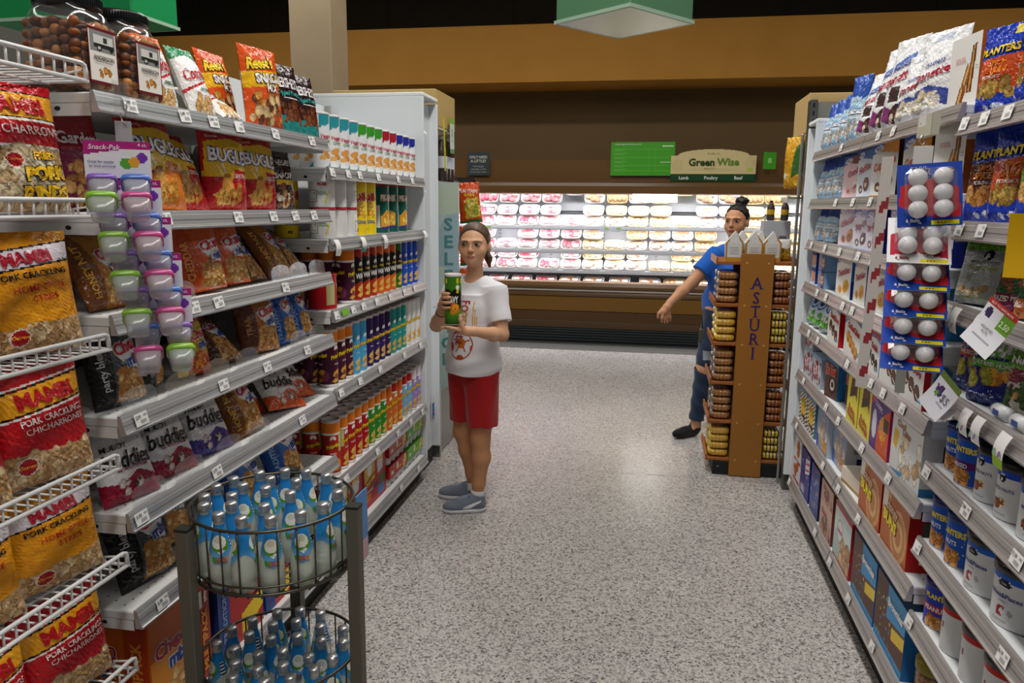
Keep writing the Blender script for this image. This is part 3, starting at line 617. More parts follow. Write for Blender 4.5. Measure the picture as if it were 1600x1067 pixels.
r.add(2.360, B['bugO'], 'snack_bag', 'red and yellow corn snack bag standing upright', 'snack bag', .085, .05, .18, .04, scale=(.86, .9, 1))
r.add(2.52, B['snk'], 'snack_bag', 'small dark brown nut mix bag', 'snack bag', .05, .1, .1, .04)
r.done()
bag('ched', .185, .235, .075, chex('d8591c', 'c24a18', 'CHEDDAR', 'e8a050', sd=11), 'c24a18', seed=11)
bag('honey', .185, .225, .075, chex('b5731c', '7a4418', 'HONEY NUT', 'e8b03c', sd=12), '7a4418', seed=12)
bag('trad', .185, .23, .07, chex('2a6cc0', '1c4c9c', 'TRADITIONAL', '8ab8e8', sd=13), '1c4c9c', seed=13)
bag('trail', .20, .245, .075, chex('a8682c', '5a2c18', 'TRAIL', 'c08a50', NUT, sd=14), '5a2c18', seed=14)
bag('turtle', .18, .215, .07, chex('7a4a24', '4a2814', 'TURTLE', 'b0784a', NUT, sd=15), '4a2814', seed=15)
bag('bold', .19, .245, .07, chex('4a4c52', '141416', 'party blend', 'b8b8bc', sd=16), '18181a', seed=16)
bag('ghost', .165, .225, .07, [('R', 'd8a818', 0, 0, 1, 1), ('R', 'e8cc20', .0, 0, .26, 1), ('P', 'b02018', [(.3, .7), (1, .74), (1, 1), (.26, 1)]), ('N', 4, ['d8581c', 'b8401c', 'e88a30'], .3, .04, .95, .3, 40, .07), ('R', 'b02018', .6, .0, 1, .08), T('c4122e', 'Chex', .62, .56, .13, bold=.035, oc='ffffff', rot=12), T('20409a', 'mix', .7, .42, .12, bold=.05, oc='ffffff', rot=12), T('2a2410', 'GHOST PEPPER', .13, .42, .075, rot=90, bold=.04, mw=9), ('P', 'f0d840', [(.4, .66), (.95, .74), (.97, .68), (.42, .6)])], 'd8b81c', seed=17)
bag('mudR', .175, .225, .065, muddy('9c1638', '5a3a30', 'BROWNIE SUPREME'), 'e2e0e2', seed=18); bag('mudP', .18, .235, .065, muddy('4a3a90', '3a2a30', 'COOKIES & CREAM'), 'dcdadf', seed=19); bag('mudO', .19, .22, .07, muddy('d4541c', '8a4a30', 'PEANUT BUTTER'), 'e2e0e2', seed=20)
r = row('L', A_Z[2], 'on the third left shelf', G)
for y, k, d, tl, yw, bk, rl in [(1.64, 'honey', 'dark red brown snack bag behind hanging containers', .5, 0, .06, 0), (1.835, 'ched', 'orange cheese snack bag', .45, -.15, .14, .1), (1.985, 'ched', 'orange cheese snack bag', .20, .2, .02, -.06), (2.155, 'ched', 'orange cheese snack bag', .28, .25, .04, -.05),
                              (2.315, 'turtle', 'brown nut snack bag', .75, .1, .06, 0), (2.485, 'honey', 'golden brown honey snack bag', .60, .1, .05, -.05), (2.625, 'turtle', 'brown nut snack bag', .75, .1, .07, 0)]:
    r.add(y, B[k], 'snack_bag', d, 'snack bag', .075, tl, yw, bk, .0, rl, scale=(.9, .9, .9) if d.startswith('dark') else ((.82, .9, 1) if y > 2.25 else None))
r.done()
r = row('L', A_Z[3], 'on the fourth left shelf', G)
for y, k, d, tl, yw, bk, rl in [(1.625, 'bold', 'grey and black snack bag', .25, .15, .04, 0), (1.79, 'bold', 'grey and black snack bag', .25, -.35, .06, 0), (1.945, 'ghost', 'yellow and red hot pepper snack bag', .30, .1, .05, .08), (2.125, 'turtle', 'brown nut snack bag', .85, .15, .06, 0),
                              (2.315, 'trail', 'tall tan and brown trail snack bag', .18, .3, .03, -.03), (2.492, 'trad', 'blue snack bag', .3, .1, .04, -.03), (2.64, 'trad', 'blue snack bag', .35, .06, .05, -.03)]:
    r.add(y, B[k], 'snack_bag', d, 'snack bag', .07, tl, yw, bk, 0, rl, scale=(.86, .9, .93))
r.done()
r = row('L', A_Z[4], 'on the fifth left shelf', G)
for y, k, d, tl, yw, bk, rl in [(1.615, 'mudR', 'white and crimson powdered snack bag', .40, .25, .02, 0), (1.685, 'mudR', 'white and crimson powdered snack bag half hidden', .4, 0, .2, 0), (1.80, 'mudR', 'white and crimson powdered snack bag', .45, .2, .03, 0), (1.985, 'mudP', 'white and violet powdered snack bag', .45, .2, .03, 0),
                              (2.17, 'honey', 'golden brown honey snack bag', .45, .1, .02, -.08), (2.35, 'mudO', 'white and orange powdered snack bag', .7, .1, .12, 0), (2.47, 'mudO', 'white and orange powdered snack bag', .8, .35, .02, .1), (2.63, 'mudO', 'white and orange powdered snack bag', .9, .3, .06, .1)]:
    r.add(y, B[k], 'snack_bag', d, 'snack bag', .07, tl, yw, bk, 0, rl, scale=(.95, .95, .95))
r.done()
r = row('L', A_Z[5], 'on the sixth left shelf', G)
for y, k, d, tl, yw, bk, rl in [(1.68, 'bold', 'large black and grey snack bag', .35, .15, .04, 0), (1.865, 'bold', 'large black and grey snack bag', .4, .15, .10, 0), (2.21, 'trad', 'blue snack bag above the bottles', .45, .2, .05, 0), (2.45, 'trad', 'blue snack bag above the bottles', .4, .2, .03, 0)]:
    r.add(y, B[k], 'snack_bag', d, 'snack bag', .07, tl, yw, bk, 0, rl, scale=(1.02, 1.02, 1.02))
r.done()
mp = [('R', 'd8661c', 0, 0, 1, 1), ('P', 'e8922c', [(0, .1), (1, .3), (1, .8), (0, .62)]), ('R', 'b02c18', .78, 0, 1, 1), ('N', 6, CHX, .1, .08, .7, .4, 26, .06), T('c4122e', 'Chex', .3, .68, .14, bold=.035, oc='ffffff'), T('20409a', 'mix', .42, .52, .13, bold=.05, oc='ffffff'), T('f2ece6', '10', .9, .84, .16, bold=.05), T('f0a040', 'MULTIPACK', .89, .4, .085, rot=90, bold=.04)]
B['multi'] = box_mesh('snack_box', .27, .30, .16, mp, 'c8581a', 'd8781c', sart=[('R', 'd0601a', 0, 0, 1, 1), ('R', 'b8401a', .55, 0, .95, 1), T('e88a3c', 'MULTIPACK', .75, .45, .10, rot=90, bold=.04), T('c4122e', 'Chex', .3, .62, .10, rot=-90, bold=.03, oc='ffffff'), T('20409a', 'mix', .18, .55, .09, rot=-90, bold=.03, oc='ffffff')], tart=[('R', 'd8781c', 0, 0, 1, 1), ('E', '4a8a2c', .5, .5, .3, .3)])
B['multib'] = box_mesh('snack_box', .26, .29, .16, [('R', '28448c', 0, 0, .25, 1), ('R', 'b8242a', .25, 0, 1, 1), ('P', 'f0d020', [(.5, 0), (1, .2), (1, .4), (.5, .3)]), ('N', 5, CHX, .4, .5, .9, .9, 26, .05), T('8aa0d8', 'TRADITIONAL', .12, .5, .075, rot=90, bold=.03), T('f4f0ea', '10', .4, .9, .12, bold=.05)], '28448c', '8a2a24')
r = row('L', A_Z[6], 'on the bottom left shelf', 'boxes on the left shelving')
r.add(1.735, B['multi'], 'snack_box', 'orange snack multipack box', 'box', .16, 0, 0, .02); r.add(2.04, B['multib'], 'snack_box', 'red and blue snack multipack box', 'box', .16, 0, 0, .02); r.add(2.32, B['multib'], 'snack_box', 'red and blue snack multipack box', 'box', .16, 0, 0, .02); r.done()
# clear pushers in front of the bags: rounded tongues
def tongue():
    b = MB(); w, h = .13, .055; pts = [(-w/2, 0)]+[(-w/2+w*.5*(1-math.cos(a)), h*(.55+.45*math.sin(a))) for a in np.linspace(0, PI, 12)]+[(w/2, 0)]
    n = len(pts); v = [(x, -.001, z) for x, z in pts]+[(x, .001, z) for x, z in pts]
    b.add(v, [tuple(range(n)), tuple(range(2*n-1, n-1, -1))]+[(i, (i+1) % n, n+(i+1) % n, n+i) for i in range(n)], 'ffffff'); b.box((-w/2, 0, 0), (w/2, .006, .0015), 'ffffff'); return b.mesh('bag_stop', M_CLEAR)
TG = tongue(); k = 0
for zi, ys in ((2, (1.80, 2.36, 2.49, 2.64)), (3, (1.61, 1.78, 1.95, 2.12, 2.47, 2.62)), (4, (1.62, 1.79, 1.99, 2.17))):
    for i, y in enumerate(ys):
        put('bag_stop', TG, f'{ORD[i]} clear plastic bag stop from the left at the front of the {ORD[zi]} left shelf', 'shelf divider', (LX-.007, y, A_Z[zi]+.001), (-.12, 0, PI/2), 'clear bag stops on the left shelving')
# two jars of filled pretzel nuggets
jar_b = MB(); jar_b.lathe([(.05, 0), (.070, .006), (.076, .03), (.073, .09), (.077, .125), (.075, .15), (.066, .172), (.060, .178), (.060, .188)], 'ffffff', 32, sq=3.2, cap=False)
lid = MB(); lid.lathe([(.066, .182), (.068, .184), (.068, .207), (.064, .211)], '18191c', 36)
for i in range(72): a = 2*PI*i/72; lid.box((.0678*math.cos(a)-.0012, .0678*math.sin(a)-.0012, .187), (.0678*math.cos(a)+.0012, .0678*math.sin(a)+.0012, .205), '101114')
nug = MB(); rnd = random.Random(5)
for zz in np.arange(.0225, .148, .0205):
    for gx in np.arange(-.056, .057, .0225):
        for gy in np.arange(-.056, .057, .0225):
            if max(abs(gx), abs(gy)) < .03 and zz < .12: continue
            s = .0145; nug.ball((gx+rnd.uniform(-.004, .004)*(abs(gx) < .05), gy+rnd.uniform(-.004, .004)*(abs(gy) < .05), zz+rnd.uniform(-.006, .006)), (s*rnd.uniform(.7, 1), s*rnd.uniform(.7, 1), s*rnd.uniform(.6, 1)), rnd.choice(['8a4c1c', '74401a', 'a4642a', '6a3614', 'b87838']), 8)
lb = MB(); la = [('R', '6a1420', 0, 0, 1, 1), ('R', 'eeeae2', .05, .04, .95, .96), ('R', '8a8a88', .07, .58, .93, .94), ('R', '2a2a2a', .2, .64, .9, .72), ('R', 'd8d8d4', .2, .72, .85, .88), ('R', '3a3a3a', .55, .74, .65, .86), ('E', '1c1c1c', .38, .65, .09, .065), ('E', 'c8c8c4', .38, .65, .05, .035), ('E', '1c1c1c', .8, .66, .07, .05), ('N', 3, ['c88a3c', 'b0702c'], .25, .16, .75, .28, 9, .07),
     T('2a2420', 'ANDERSON', .5, .47, .075, bold=.02, mw=.8), T('6a4a30', 'PEANUT BUTTER FILLED', .5, .40, .03, mw=.7)]
U, V = corners(30, 40); lb.add(np.column_stack([(U-.5)*.092, 0*U-.0782, .022+V*.118]), grid_faces(30, 40), paint(*centres(30, 40), la, .69)); texts(lb, la, .092, .118, lambda x, z, o: np.column_stack([x, 0*x-.0782-o, z+.022]))
JP = [('jar', jar_b.mesh('jar', M_JAR)), ('lid', lid.mesh('lid', M_PLAST)), ('nuggets', nug.mesh('nuggets', M_FOOD)), ('label', lb.mesh('label', M_CARTON))]
for y, d in ((1.585, 'clear square jar of brown nuggets with black lid, nearest the wire rack'), (1.745, 'clear jar of brown nuggets with black lid beside the white pretzel bags')):
    put('snack_jar', JP, d, 'jar', (LX-.092, y, A_Z[0]+.001), (0, 0, PI/2), 'jars on the top left shelf')
# ---------------------------------------------------------------- left shelving, canisters
G = 'canisters on the left shelving'
def veg(c): return [('R', 'eceef0', 0, 0, 1, 1)]+[L for u in (.2, .5, .8) for L in (('P', c, [(u-.1, .74), (u+.09, .84), (u+.09, 1), (u-.1, 1)]), ('R', 'b8c4cc', u-.07, .76, u, .80), T('c01c3c', 'Veggie', u, .60, .075, shear=.25, bold=.02, mw=.2), T('2f8a3c', 'CHIPS', u+.02, .50, .06, mw=.17), ('E', 'e0a050', u-.01, .33, .085, .07, 15), ('E', 'd89040', u+.03, .22, .07, .05, -10), ('E', 'e8b468', u-.05, .18, .06, .05), ('P', c, [(u, 0), (u+.1, 0), (u+.1, .10)]))]
VEG = {k: can_parts('veggie_canister', .044, .205, veg(c), 'e4e6e6', cell=.0045, ry=.85, lidh=.008) for k, c in (('teal', '2c98a4'), ('green', '3a9a2c'), ('red', 'b01c34'), ('navy', '28309c'))}
r = row('L', B_Z[0], 'on the top can shelf', G)
for i, k in enumerate(['teal']*4+['green']*3+['red']*2+['navy']*3):
    r.add(2.81+i*.0985, VEG[k], 'veggie_canister', f'white veggie chip canister with {k} corner', 'canister', .08, yaw=.35, back=.01)
r.done()
for j in range(3):
    put('veggie_canister', VEG['teal'], f'{ORD[j]} white veggie chip canister with teal corner from the left in the back row', 'canister', (LX-.18, 2.80+j*.098, B_Z[0]+.001), (0, 0, PI/2), G)
WH = can_parts('potato_stick_can', .050, .118, [('R', 'dddddb', 0, 0, 1, 1)]+[L for u in (.25, .75) for L in (('R', 'f0f0ee', u-.1, .12, u+.1, .86), ('R', '9a9a98', u-.08, .16, u+.06, .60), ('R', 'f0f0ee', u-.07, .18, u+.05, .57), ('N', 2, ['8a8a88'], u-.06, .2, u+.04, .55, 20, .006), T('4a8a5a', 'ORIGINAL', u+.12, .5, .14, rot=0, mw=.13), ('P', 'e4c840', [(u+.14, .1), (u+.2, .6), (u+.22, .6), (u+.16, .1)]), T('b01c28', 'PIK-NIK', u+.12, .8, .1, mw=.12, bold=.04))], 'b01c2c', lidh=.008)
YE = can_parts('potato_stick_can', .048, .232, [('R', 'f0d21c', 0, 0, 1, 1)]+[L for u in (.15, .42, .7, .95) for L in (T('c01c24', 'PIK-NIK', u, .72, .14, bold=.06, rot=12, mw=.24, oc='fbf4e0'), ('N', 3, ['e8b040', 'd89a2c', 'f0c860'], u-.08, .34, u+.08, .6, 26, .03), T('2a3a2a', 'ORIGINAL', u, .26, .065, bold=.03, mw=.22, oc='f6f4ea'), ('R', '7a6a1c', u-.08, .08, u-.02, .12))], 'c02028', lidh=.008)
GN = can_parts('potato_stick_can', .052, .224, [('R', '145a4c', 0, 0, 1, 1)]+[L for u in (.2, .5, .8) for L in (T('e8e0d0', 'PIK-NIK', u, .76, .13, bold=.05, mw=.22, oc='a01c20'), ('P', 'e0a030', [(u-.1, .12), (u+.1, .12), (u+.1, .42), (u, .5), (u-.1, .36)]), ('N', 3, ['e8b040', 'f0c860', 'd08a2c'], u-.07, .2, u+.07, .4, 20, .03), ('P', '3a3a8a', [(u-.1, .06), (u+.1, .1), (u+.1, .16), (u-.1, .12)]))]+[('R', 'd8dcd8', .30, .12, .38, .6)], 'a01c24', lidh=.008)
r = row('L', B_Z[1], 'on the second can shelf', G)
for lv in (0, 1):
    for i, y in enumerate((2.825, 2.94, 3.05)): r.add(y, WH, 'potato_stick_can', f'grey potato stick can with red lid, {"lower" if lv == 0 else "upper"} one', 'canister', .10, yaw=.3+.5*i, dz=lv*.1195)
for y in (3.165, 3.275): r.add(y, YE, 'potato_stick_can', 'yellow potato stick can', 'canister', .1, yaw=.35)
for i, y in enumerate((3.45, 3.585, 3.72)): r.add(y, GN, 'potato_stick_can', 'dark green potato stick can', 'canister', .1, yaw=.3+.8*(i == 1))
r.add(2.80, YE, 'potato_stick_can', 'yellow potato stick can in the back row', 'canister', .1, back=.14)
r.done()
CZ = [(2, ['maroon', 'wred2', 'wred', 'wred', 'worange', 'worange', 'worange', 'wgreen', 'blue', 'blue', 'blue'], 3.015, .0885, 'third'), (3, ['maroon', 'maroon', 'maroon', 'sky', 'sky', 'purple', 'purple', 'purple', 'purple', 'teal', 'teal', 'teal', 'white', 'white', 'white'], 2.815, .0795, 'fourth'),
      (4, ['sunred', 'sunred', 'redtop', 'red', 'redtop', 'green', 'green', 'green', 'orange', 'orangeb', 'orange', 'iceblue', 'iceblue', 'lilac', 'lilac'], 2.815, .0795, 'fifth')]
for zi, ks, y0, dy, nm in CZ:
    for rw in range(3):
        r = row('L', B_Z[zi], f'on the {nm} can shelf, {["front row", "second row", "third row"][rw]}', G)
        for i, k in enumerate(ks): r.add(y0+i*dy+(0 if rw == 0 else .0006*((i*7) % 3-1)), crisp_can(k), 'crisp_can', f'{CN[k]} crisp can', 'canister', .076, yaw=.35+.12*((i*5+rw) % 5-2)+(-1.2 if k == 'sunred' and i == 0 else 0), back=.004+rw*.0805)
        r.done()
RS = can_parts('wide_can', .055, .14, [('R', 'c81a24', 0, 0, 1, 1), ('R', 'c8c48a', .36, .12, .48, .82), ('R', '3a1a1a', .66, .1, .9, .5), T('f4f0ea', 'PLANTERS', .62, .7, .14, bold=.03, mw=.2)], 'c8242c', lidh=.01)
put('wide_can', RS, 'short wide red can with pale panel at left end of third can shelf', 'canister', (LX-.070, 2.815, B_Z[2]+.001), (0, 0, PI/2), G)
put('wide_can', RS, 'short wide red can in the back row of the third can shelf', 'canister', (LX-.19, 2.80, B_Z[2]+.001), (0, 0, PI/2), G)
put('wide_can', RS, 'short wide red can behind the maroon crisp can on third can shelf', 'canister', (LX-.31, 2.93, B_Z[2]+.001), (0, 0, PI/2), G)
big = [('R', 'b5202a', 0, 0, 1, 1), ('P', 'e0b81c', [(.05, .5), (.5, .62), (.5, .9), (.05, .8)]), ('E', 'f0ece6', .27, .74, .1, .14), T('f4d420', 'Pringles', .27, .5, .11, bold=.04, shear=.25, rot=14, oc='3a1014', mw=.4), ('P', 'e4e8ec', [(.62, .5), (.84, .54), (.88, .82), (.6, .78)]), ('N', 3, ['e8b850', 'f0c870'], .62, .76, .86, .9, 12, .06), ('R', '3a8a34', .72, .26, .96, .42), ('R', '4a86d0', .62, .06, .9, .24), ('R', '5a1a20', .44, .26, .62, .38), ('R', 'd8d0c8', .1, .3, .4, .32), ('R', 'e07a30', .1, .12, .3, .26)]
B['bigred'] = box_mesh('crisp_multipack', .295, .245, .2, big, '9c1c26', '7a1820')
r = row('L', B_Z[5], 'on the bottom can shelf', 'multipacks on the bottom can shelf')
r.add(2.955, B['bigred'], 'crisp_multipack', 'large red crisp cup carton', 'box', .2, 0, 0, .03); r.add(3.262, B['bigred'], 'crisp_multipack', 'large red crisp cup carton', 'box', .2, 0, 0, .03)
def cup_pack(c):
    a = [('R', c, 0, 0, 1, 1), ('E', 'f2eee8', .45, .55, .06, .3), T('f4d420', 'Pringles', .55, .4, .22, bold=.04, shear=.2, mw=.3), ('N', 3, ['e8c060', 'f0d080'], .76, .2, .95, .8, 10, .05), ('R', 'dcdcdc', .1, .2, .22, .5)]
    b = MB(); U, V = corners(40, 14); 
    b.add(np.column_stack([(U-.5)*.27, 0*U-.05, .045+V*.062]), grid_faces(40, 14), paint(*centres(40, 14), a, 4)); texts(b, a, .27, .062, lambda x, z, o: np.column_stack([x, 0*x-.05-o, z+.045]))
    b.box((-.135, -.0495, .045), (.135, .05, .107), c); cups = []
    for i in range(4):
        m = MB(); m.lathe([(.022, 0), (.025, .003), (.031, .044)], 'e6e6e8', 16, o=(-.1+i*.067, -.016, 0)); cups.append(('cup', m.mesh('cup', M_PLAST)))
    return [('sleeve', b.mesh('sleeve', M_CARTON))]+cups
CR, CGn = cup_pack('c22a20'), cup_pack('5ab81c')
for lv in (0, 1):
    w = 'lower' if lv == 0 else 'upper'
    r.add(3.56, CR, 'crisp_cup_pack', f'red sleeve of four crisp cups, {w} one', 'snack pack', .1, dz=lv*.112, back=.01); r.add(3.845, CGn, 'crisp_cup_pack', f'green sleeve of four crisp cups, {w} one', 'snack pack', .1, dz=lv*.112, back=.01)
r.done()
# ---------------------------------------------------------------- right shelving, snack cakes
G = 'snack cakes on the right shelving'
skyb = [('R', '8fb8d8', 0, 0, 1, 1), ('P', '3458b0', [(0, .62), (.6, .56), (1, .7), (1, 1), (0, 1)]), ('P', 'b8d8ec', [(0, .5), (.5, .58), (1, .46), (1, .60), (.5, .70), (0, .62)]), ('N', 5, ['c8c8cc', 'e4e2e0', 'b8a898'], .1, .04, .9, .32, 26, .08), ('P', 'dceaf4', [(0, .32), (.3, .36), (.7, .36), (1, .30), (1, .40), (.5, .46), (0, .40)]), T('e8f2fa', 'Hostess', .5, .66, .08, shear=.2, mw=.6), T('ffffff', 'Donettes', .5, .47, .09, shear=.2, bold=.03, mw=.8, oc='4a80c0')]
B['skyb'] = bag_mesh('donut_bag', .135, .215, .075, skyb, 'a8c8e0', stand=True, seed=31)
wht = [('R', 'e6e7ea', 0, 0, 1, 1), ('P', '5a74b8', [(.2, .62), (.8, .74), (.8, .82), (.2, .72)]), T('b01c3c', 'Donettes', .5, .56, .11, bold=.03, shear=.25, rot=14, mw=.84, oc='ffffff'), T('2444a4', 'Hostess', .5, .69, .06, shear=.2, rot=14, mw=.5, oc='f4f4f8'), ('R', '4a3634', .34, .28, .66, .46), ('P', '8a3a7a', [(.15, .10), (.5, .04), (.5, .2), (.15, .28)]), ('E', '4a2a24', .66, .15, .2, .11, 20), ('E', 'd8c8b0', .56, .11, .05, .05)]
B['wht'] = bag_mesh('donut_bag', .165, .27, .08, wht, 'dcdde0', stand=True, seed=32)
wht2 = [('R', 'e8e8ea', 0, 0, 1, 1), ('P', '3a4a9a', [(.1, .10), (.5, .2), (.9, .12), (.9, .3), (.5, .36), (.1, .3)]), ('N', 5, ['d8d0c0', 'e8e4da', 'c8b898'], .2, .08, .8, .26, 12, .10), T('b01c3c', 'Donettes', .5, .5, .11, bold=.03, shear=.25, rot=12, mw=.84, oc='ffffff'), T('2444a4', 'Hostess', .5, .62, .06, shear=.2, rot=12, mw=.5), ('R', 'c4ccdc', .3, .86, .7, .95)]
B['wht2'] = bag_mesh('donut_bag', .18, .28, .08, wht2, 'dcdde0', stand=True, seed=33)
waf = [('R', 'eceae6', 0, 0, 1, 1), ('P', '8a4a1c', [(.30, .05), (.42, .30), (.62, .24), (.5, .02)]), ('P', 'd8b070', [(.36, .08), (.46, .30), (.52, .28), (.42, .06)]), ('P', '6a3414', [(.62, .20), (.72, .84), (.86, .86), (.80, .2)]), ('P', 'c89a58', [(.68, .22), (.76, .84), (.80, .85), (.74, .2)]), ('P', '9a5a24', [(.44, .30), (.6, .62), (.72, .5), (.58, .22)]), ('P', 'dab878', [(.5, .34), (.63, .58), (.67, .55), (.55, .30)]), T('d89a9a', 'SOLEIL', .38, .68, .07, mw=.4), ('R', 'b8b4b0', .86, .5, .96, .51), ('R', 'b8b4b0', .86, .54, .96, .55)]
B['waf'] = box_mesh('wafer_box', .185, .225, .07, waf, 'a8541c', 'e4e0da', sart=[('R', 'a8541c', 0, 0, 1, 1), ('N', 4, ['6a2c14'], .7, 0, .9, 1, 12, .12), T('d8a878', 'HAZELNUT', .4, .45, .07, rot=90)])
# the large orange boxes etc.: (w, h, d, art, side, top)
def hb(k, w, h, d, art, side, top=None, **kw): B[k] = box_mesh('snack_cake_box', w, h, d, art, side, top, **kw)
hb('crumb', .20, .17, .08, hostess_box('e8c8cc', '8a4a2c', 'Crumb', 'b01c3c', ('d8a8a0', 'f0dcd8', 'a05a3a')), '2c3c9c', '6a3a24')
hb('hoho', .145, .18, .08, hostess_box('d8e0ec', '3a7ac0', 'HoHos', 'b01c3c'), 'd8e4f0', '3a5ab0')
hb('cup', .20, .205, .09, hostess_box('eceae6', 'e89a1c', 'CupCakes', 'd8541c'), '4a2a24', 'e8a01c')
hb('coffee', .20, .175, .10, hostess_box('e4e0ea', 'b8a0c8', 'Coffee Cakes', 'b01c3c', ('b86a2c', 'd8985a', '8a4a1c')), '3a2c24', '8a7aa0')
hb('suzy', .16, .15, .10, hostess_box('dcdcea', 'a0a0d0', "Suzy Q's", 'a01c5c', ('3a241c', '5a382c', 'f0ece8')), '3440a8', '8a8ab8')
hb('ding', .13, .15, .10, hostess_box('dcd8ea', 'a090c8', 'DingDongs', 'b01c3c'), '3430a0', '8a80b0')
hb('zing', .15, .19, .09, [('R', 'e8e6ea', 0, 0, 1, 1), ('P', '24308c', [(0, 0), (1, .1), (1, .3), (0, .26)]), ('E', '3a241c', .72, .8, .2, .14), T('a01c3c', 'Zingers', .4, .52, .2, rot=60, bold=.04, shear=.2)], '24308c')
hb('twin', .17, .175, .10, hostess_box('f0eee8', 'e8e4d8', 'Twinkies', 'b01c2c', ('e0a030', 'e8b850', 'd88a20')), '2c5cb8', '3a80c8', sart=[('R', '3a80c8', 0, 0, 1, 1), ('P', '24409c', [(0, 0), (1, .1), (.7, .5), (0, .4)]), ('P', 'e0a030', [(.1, .6), (.9, .7), (.9, .9), (.1, .85)]), T('c01c2c', 'Twinkies', .5, .52, .2, rot=80, bold=.05, oc='ffffff')])
hb('honeybun', .13, .075, .22, [('R', '7aa8d8', 0, 0, 1, 1), ('R', '20306c', .5, 0, 1, 1), ('E', 'a85a24', .75, .5, .22, .4), T('f0e8e0', 'TASTY', .75, .62, .22, bold=.04, mw=.4), T('f0e8e0', 'HONEY', .75, .36, .2, bold=.04, mw=.4), ('E', 'd89a5c', .2, .5, .15, .3)], '8ab0dc', '20306c')
hb('minibun', .09, .075, .2, [('R', 'c8ccd8', 0, 0, 1, 1), ('E', 'd8702c', .5, .5, .35, .38), ('E', 'e8b08a', .45, .5, .2, .25), ('R', '3440a0', 0, .8, 1, 1)], '3440a0', 'b8c0d0')
hb('devil', .20, .21, .15, drakes_box('DevilDogs', ('3a2420', '5a3a30', 'e8e0d8')), 'c8242c', 'b8bcc0'); hb('dcoff', .24, .205, .15, drakes_box('CoffeeCakes', ('c8843a', 'e0a850', '9a5a24'), 3), 'c8242c', 'c8c4c0')
hb('yodel', .155, .15, .13, drakes_box('Yodels', ('241a18', '3a2c28', 'e8e0d8')), '2a5aa8', 'b8bcc0'); hb('devil2', .20, .165, .30, drakes_box('DevilDogs', ('4a2a24', '6a4034', 'e8e0d8'), 2), 'b8bcc4', 'aeb2b8', sart=[('R', 'b4b8bc', 0, 0, 1, 1), ('R', 'c8242c', 0, 0, .05, 1), ('E', '3a7ab8', .17, .45, .09, .32), ('E', 'c03a4a', .17, .42, .05, .16)])
pwb = [('R', 'c8ccd8', 0, 0, 1, 1), ('N', 6, ['3a2c34', '5a2c3c', 'e8e4e8', 'a03a50'], .05, .1, .95, .9, 30, .07), ('R', '9ab4d0', 0, .86, 1, 1), T('a02c44', 'Swiss Rolls', .5, .3, .14, bold=.03, mw=.8, oc='ffffff')]
hb('swiss', .19, .135, .12, pwb, 'b0b8c8', '9ab4d0'); hb('swiss2', .19, .06, .14, pwb, 'b0b8c8', 'c0c8d4')
hb('hoho2', .12, .20, .10, [('R', '5a3830', 0, 0, 1, 1), ('P', '3a84b8', [(0, .8), (1, .7), (1, 1), (0, 1)]), ('E', '3a241c', .6, .3, .3, .2), ('E', 'e8e0d8', .6, .3, .18, .12), ('E', '4a2c22', .6, .3, .1, .06), T('d03a24', 'Ho Hos', .42, .6, .2, bold=.05, mw=.8, oc='f0e0d0')], '3a84b8', '4a94c0')
hb('fudge', .155, .225, .16, [('R', 'e8dc4a', 0, 0, 1, 1), ('P', '4a2c1c', [(.2, .44), (.72, .56), (.86, .46), (.82, .86), (.55, .90), (.3, .80)]), ('P', '6a4028', [(.28, .62), (.68, .72), (.66, .84), (.3, .74)]), ('P', '3a2014', [(.3, .5), (.7, .6), (.7, .66), (.3, .56)]), T('b0342c', 'Fudge', .5, .26, .12, bold=.03, rot=-10, mw=.7), T('b0342c', 'Rounds', .5, .15, .12, bold=.03, rot=-10, mw=.8)], '8a7a1c', '7a4a20')
hb('cosmic', .20, .215, .15, [('R', '5a2c84', 0, 0, 1, 1), ('P', 'd0307a', [(0, .7), (.4, .9), (.4, 1), (0, 1)]), ('P', 'd8541c', [(.35, 0), (1, 0), (1, .8), (.62, .62), (.4, .4)]), ('E', 'e8902c', .68, .42, .2, .2), ('N', 8, ['e8c81c', '3a9ad0', 'c02c3c', '6ab83a'], .45, .1, .95, .6, 20, .03), ('P', '7ac02c', [(0, .92), (1, .84), (1, .90), (0, .98)]), ('E', 'd8dcec', .2, .4, .13, .24), ('R', '3a2a20', .7, .42, .95, .62), T('e8d8f4', 'COSMIC', .42, .74, .08, bold=.03, rot=-10, mw=.5)], 'c0286c', '8a2c50')
hb('cosmic2', .13, .06, .15, [('R', '8a2c70', 0, 0, 1, 1), ('N', 5, ['d8401c', 'e8a02c', '5a3aa0'], 0, 0, 1, 1, 16, .1)], '8a2c50', 'a02c40')
def nutty(w, h, k, seed, sd='d4d8dc'): hb(k, w, h, .15, [('R', 'e0e2e4', 0, 0, 1, 1), ('N', seed, ['d8c8a8', 'c8b088', 'ece4d4', 'b89a70'], .3, .05, 1, .6, 22, .08), ('P', '5a9ad0', [(0, 0), (.5, .10), (.4, .0)]), ('P', 'e8b81c', [(.06, .40), (.2, .34), (.26, .62), (.1, .66)]), ('R', 'a02c34', .05, .84, .3, .93), T('a8642c', 'Cloud', .32, .76, .10, bold=.03, mw=.5), T('a8642c', 'Cakes', .5, .68, .10, bold=.03, mw=.5)], sd, 'c4ccd4', sart=[('R', 'd8dce0', 0, 0, 1, 1), ('R', '3a84c0', 0, 0, 1, .1), ('R', '2a3474', .36, .2, .52, .7)])
nutty(.27, .215, 'cloud', 4); nutty(.27, .062, 'cloud2', 5)
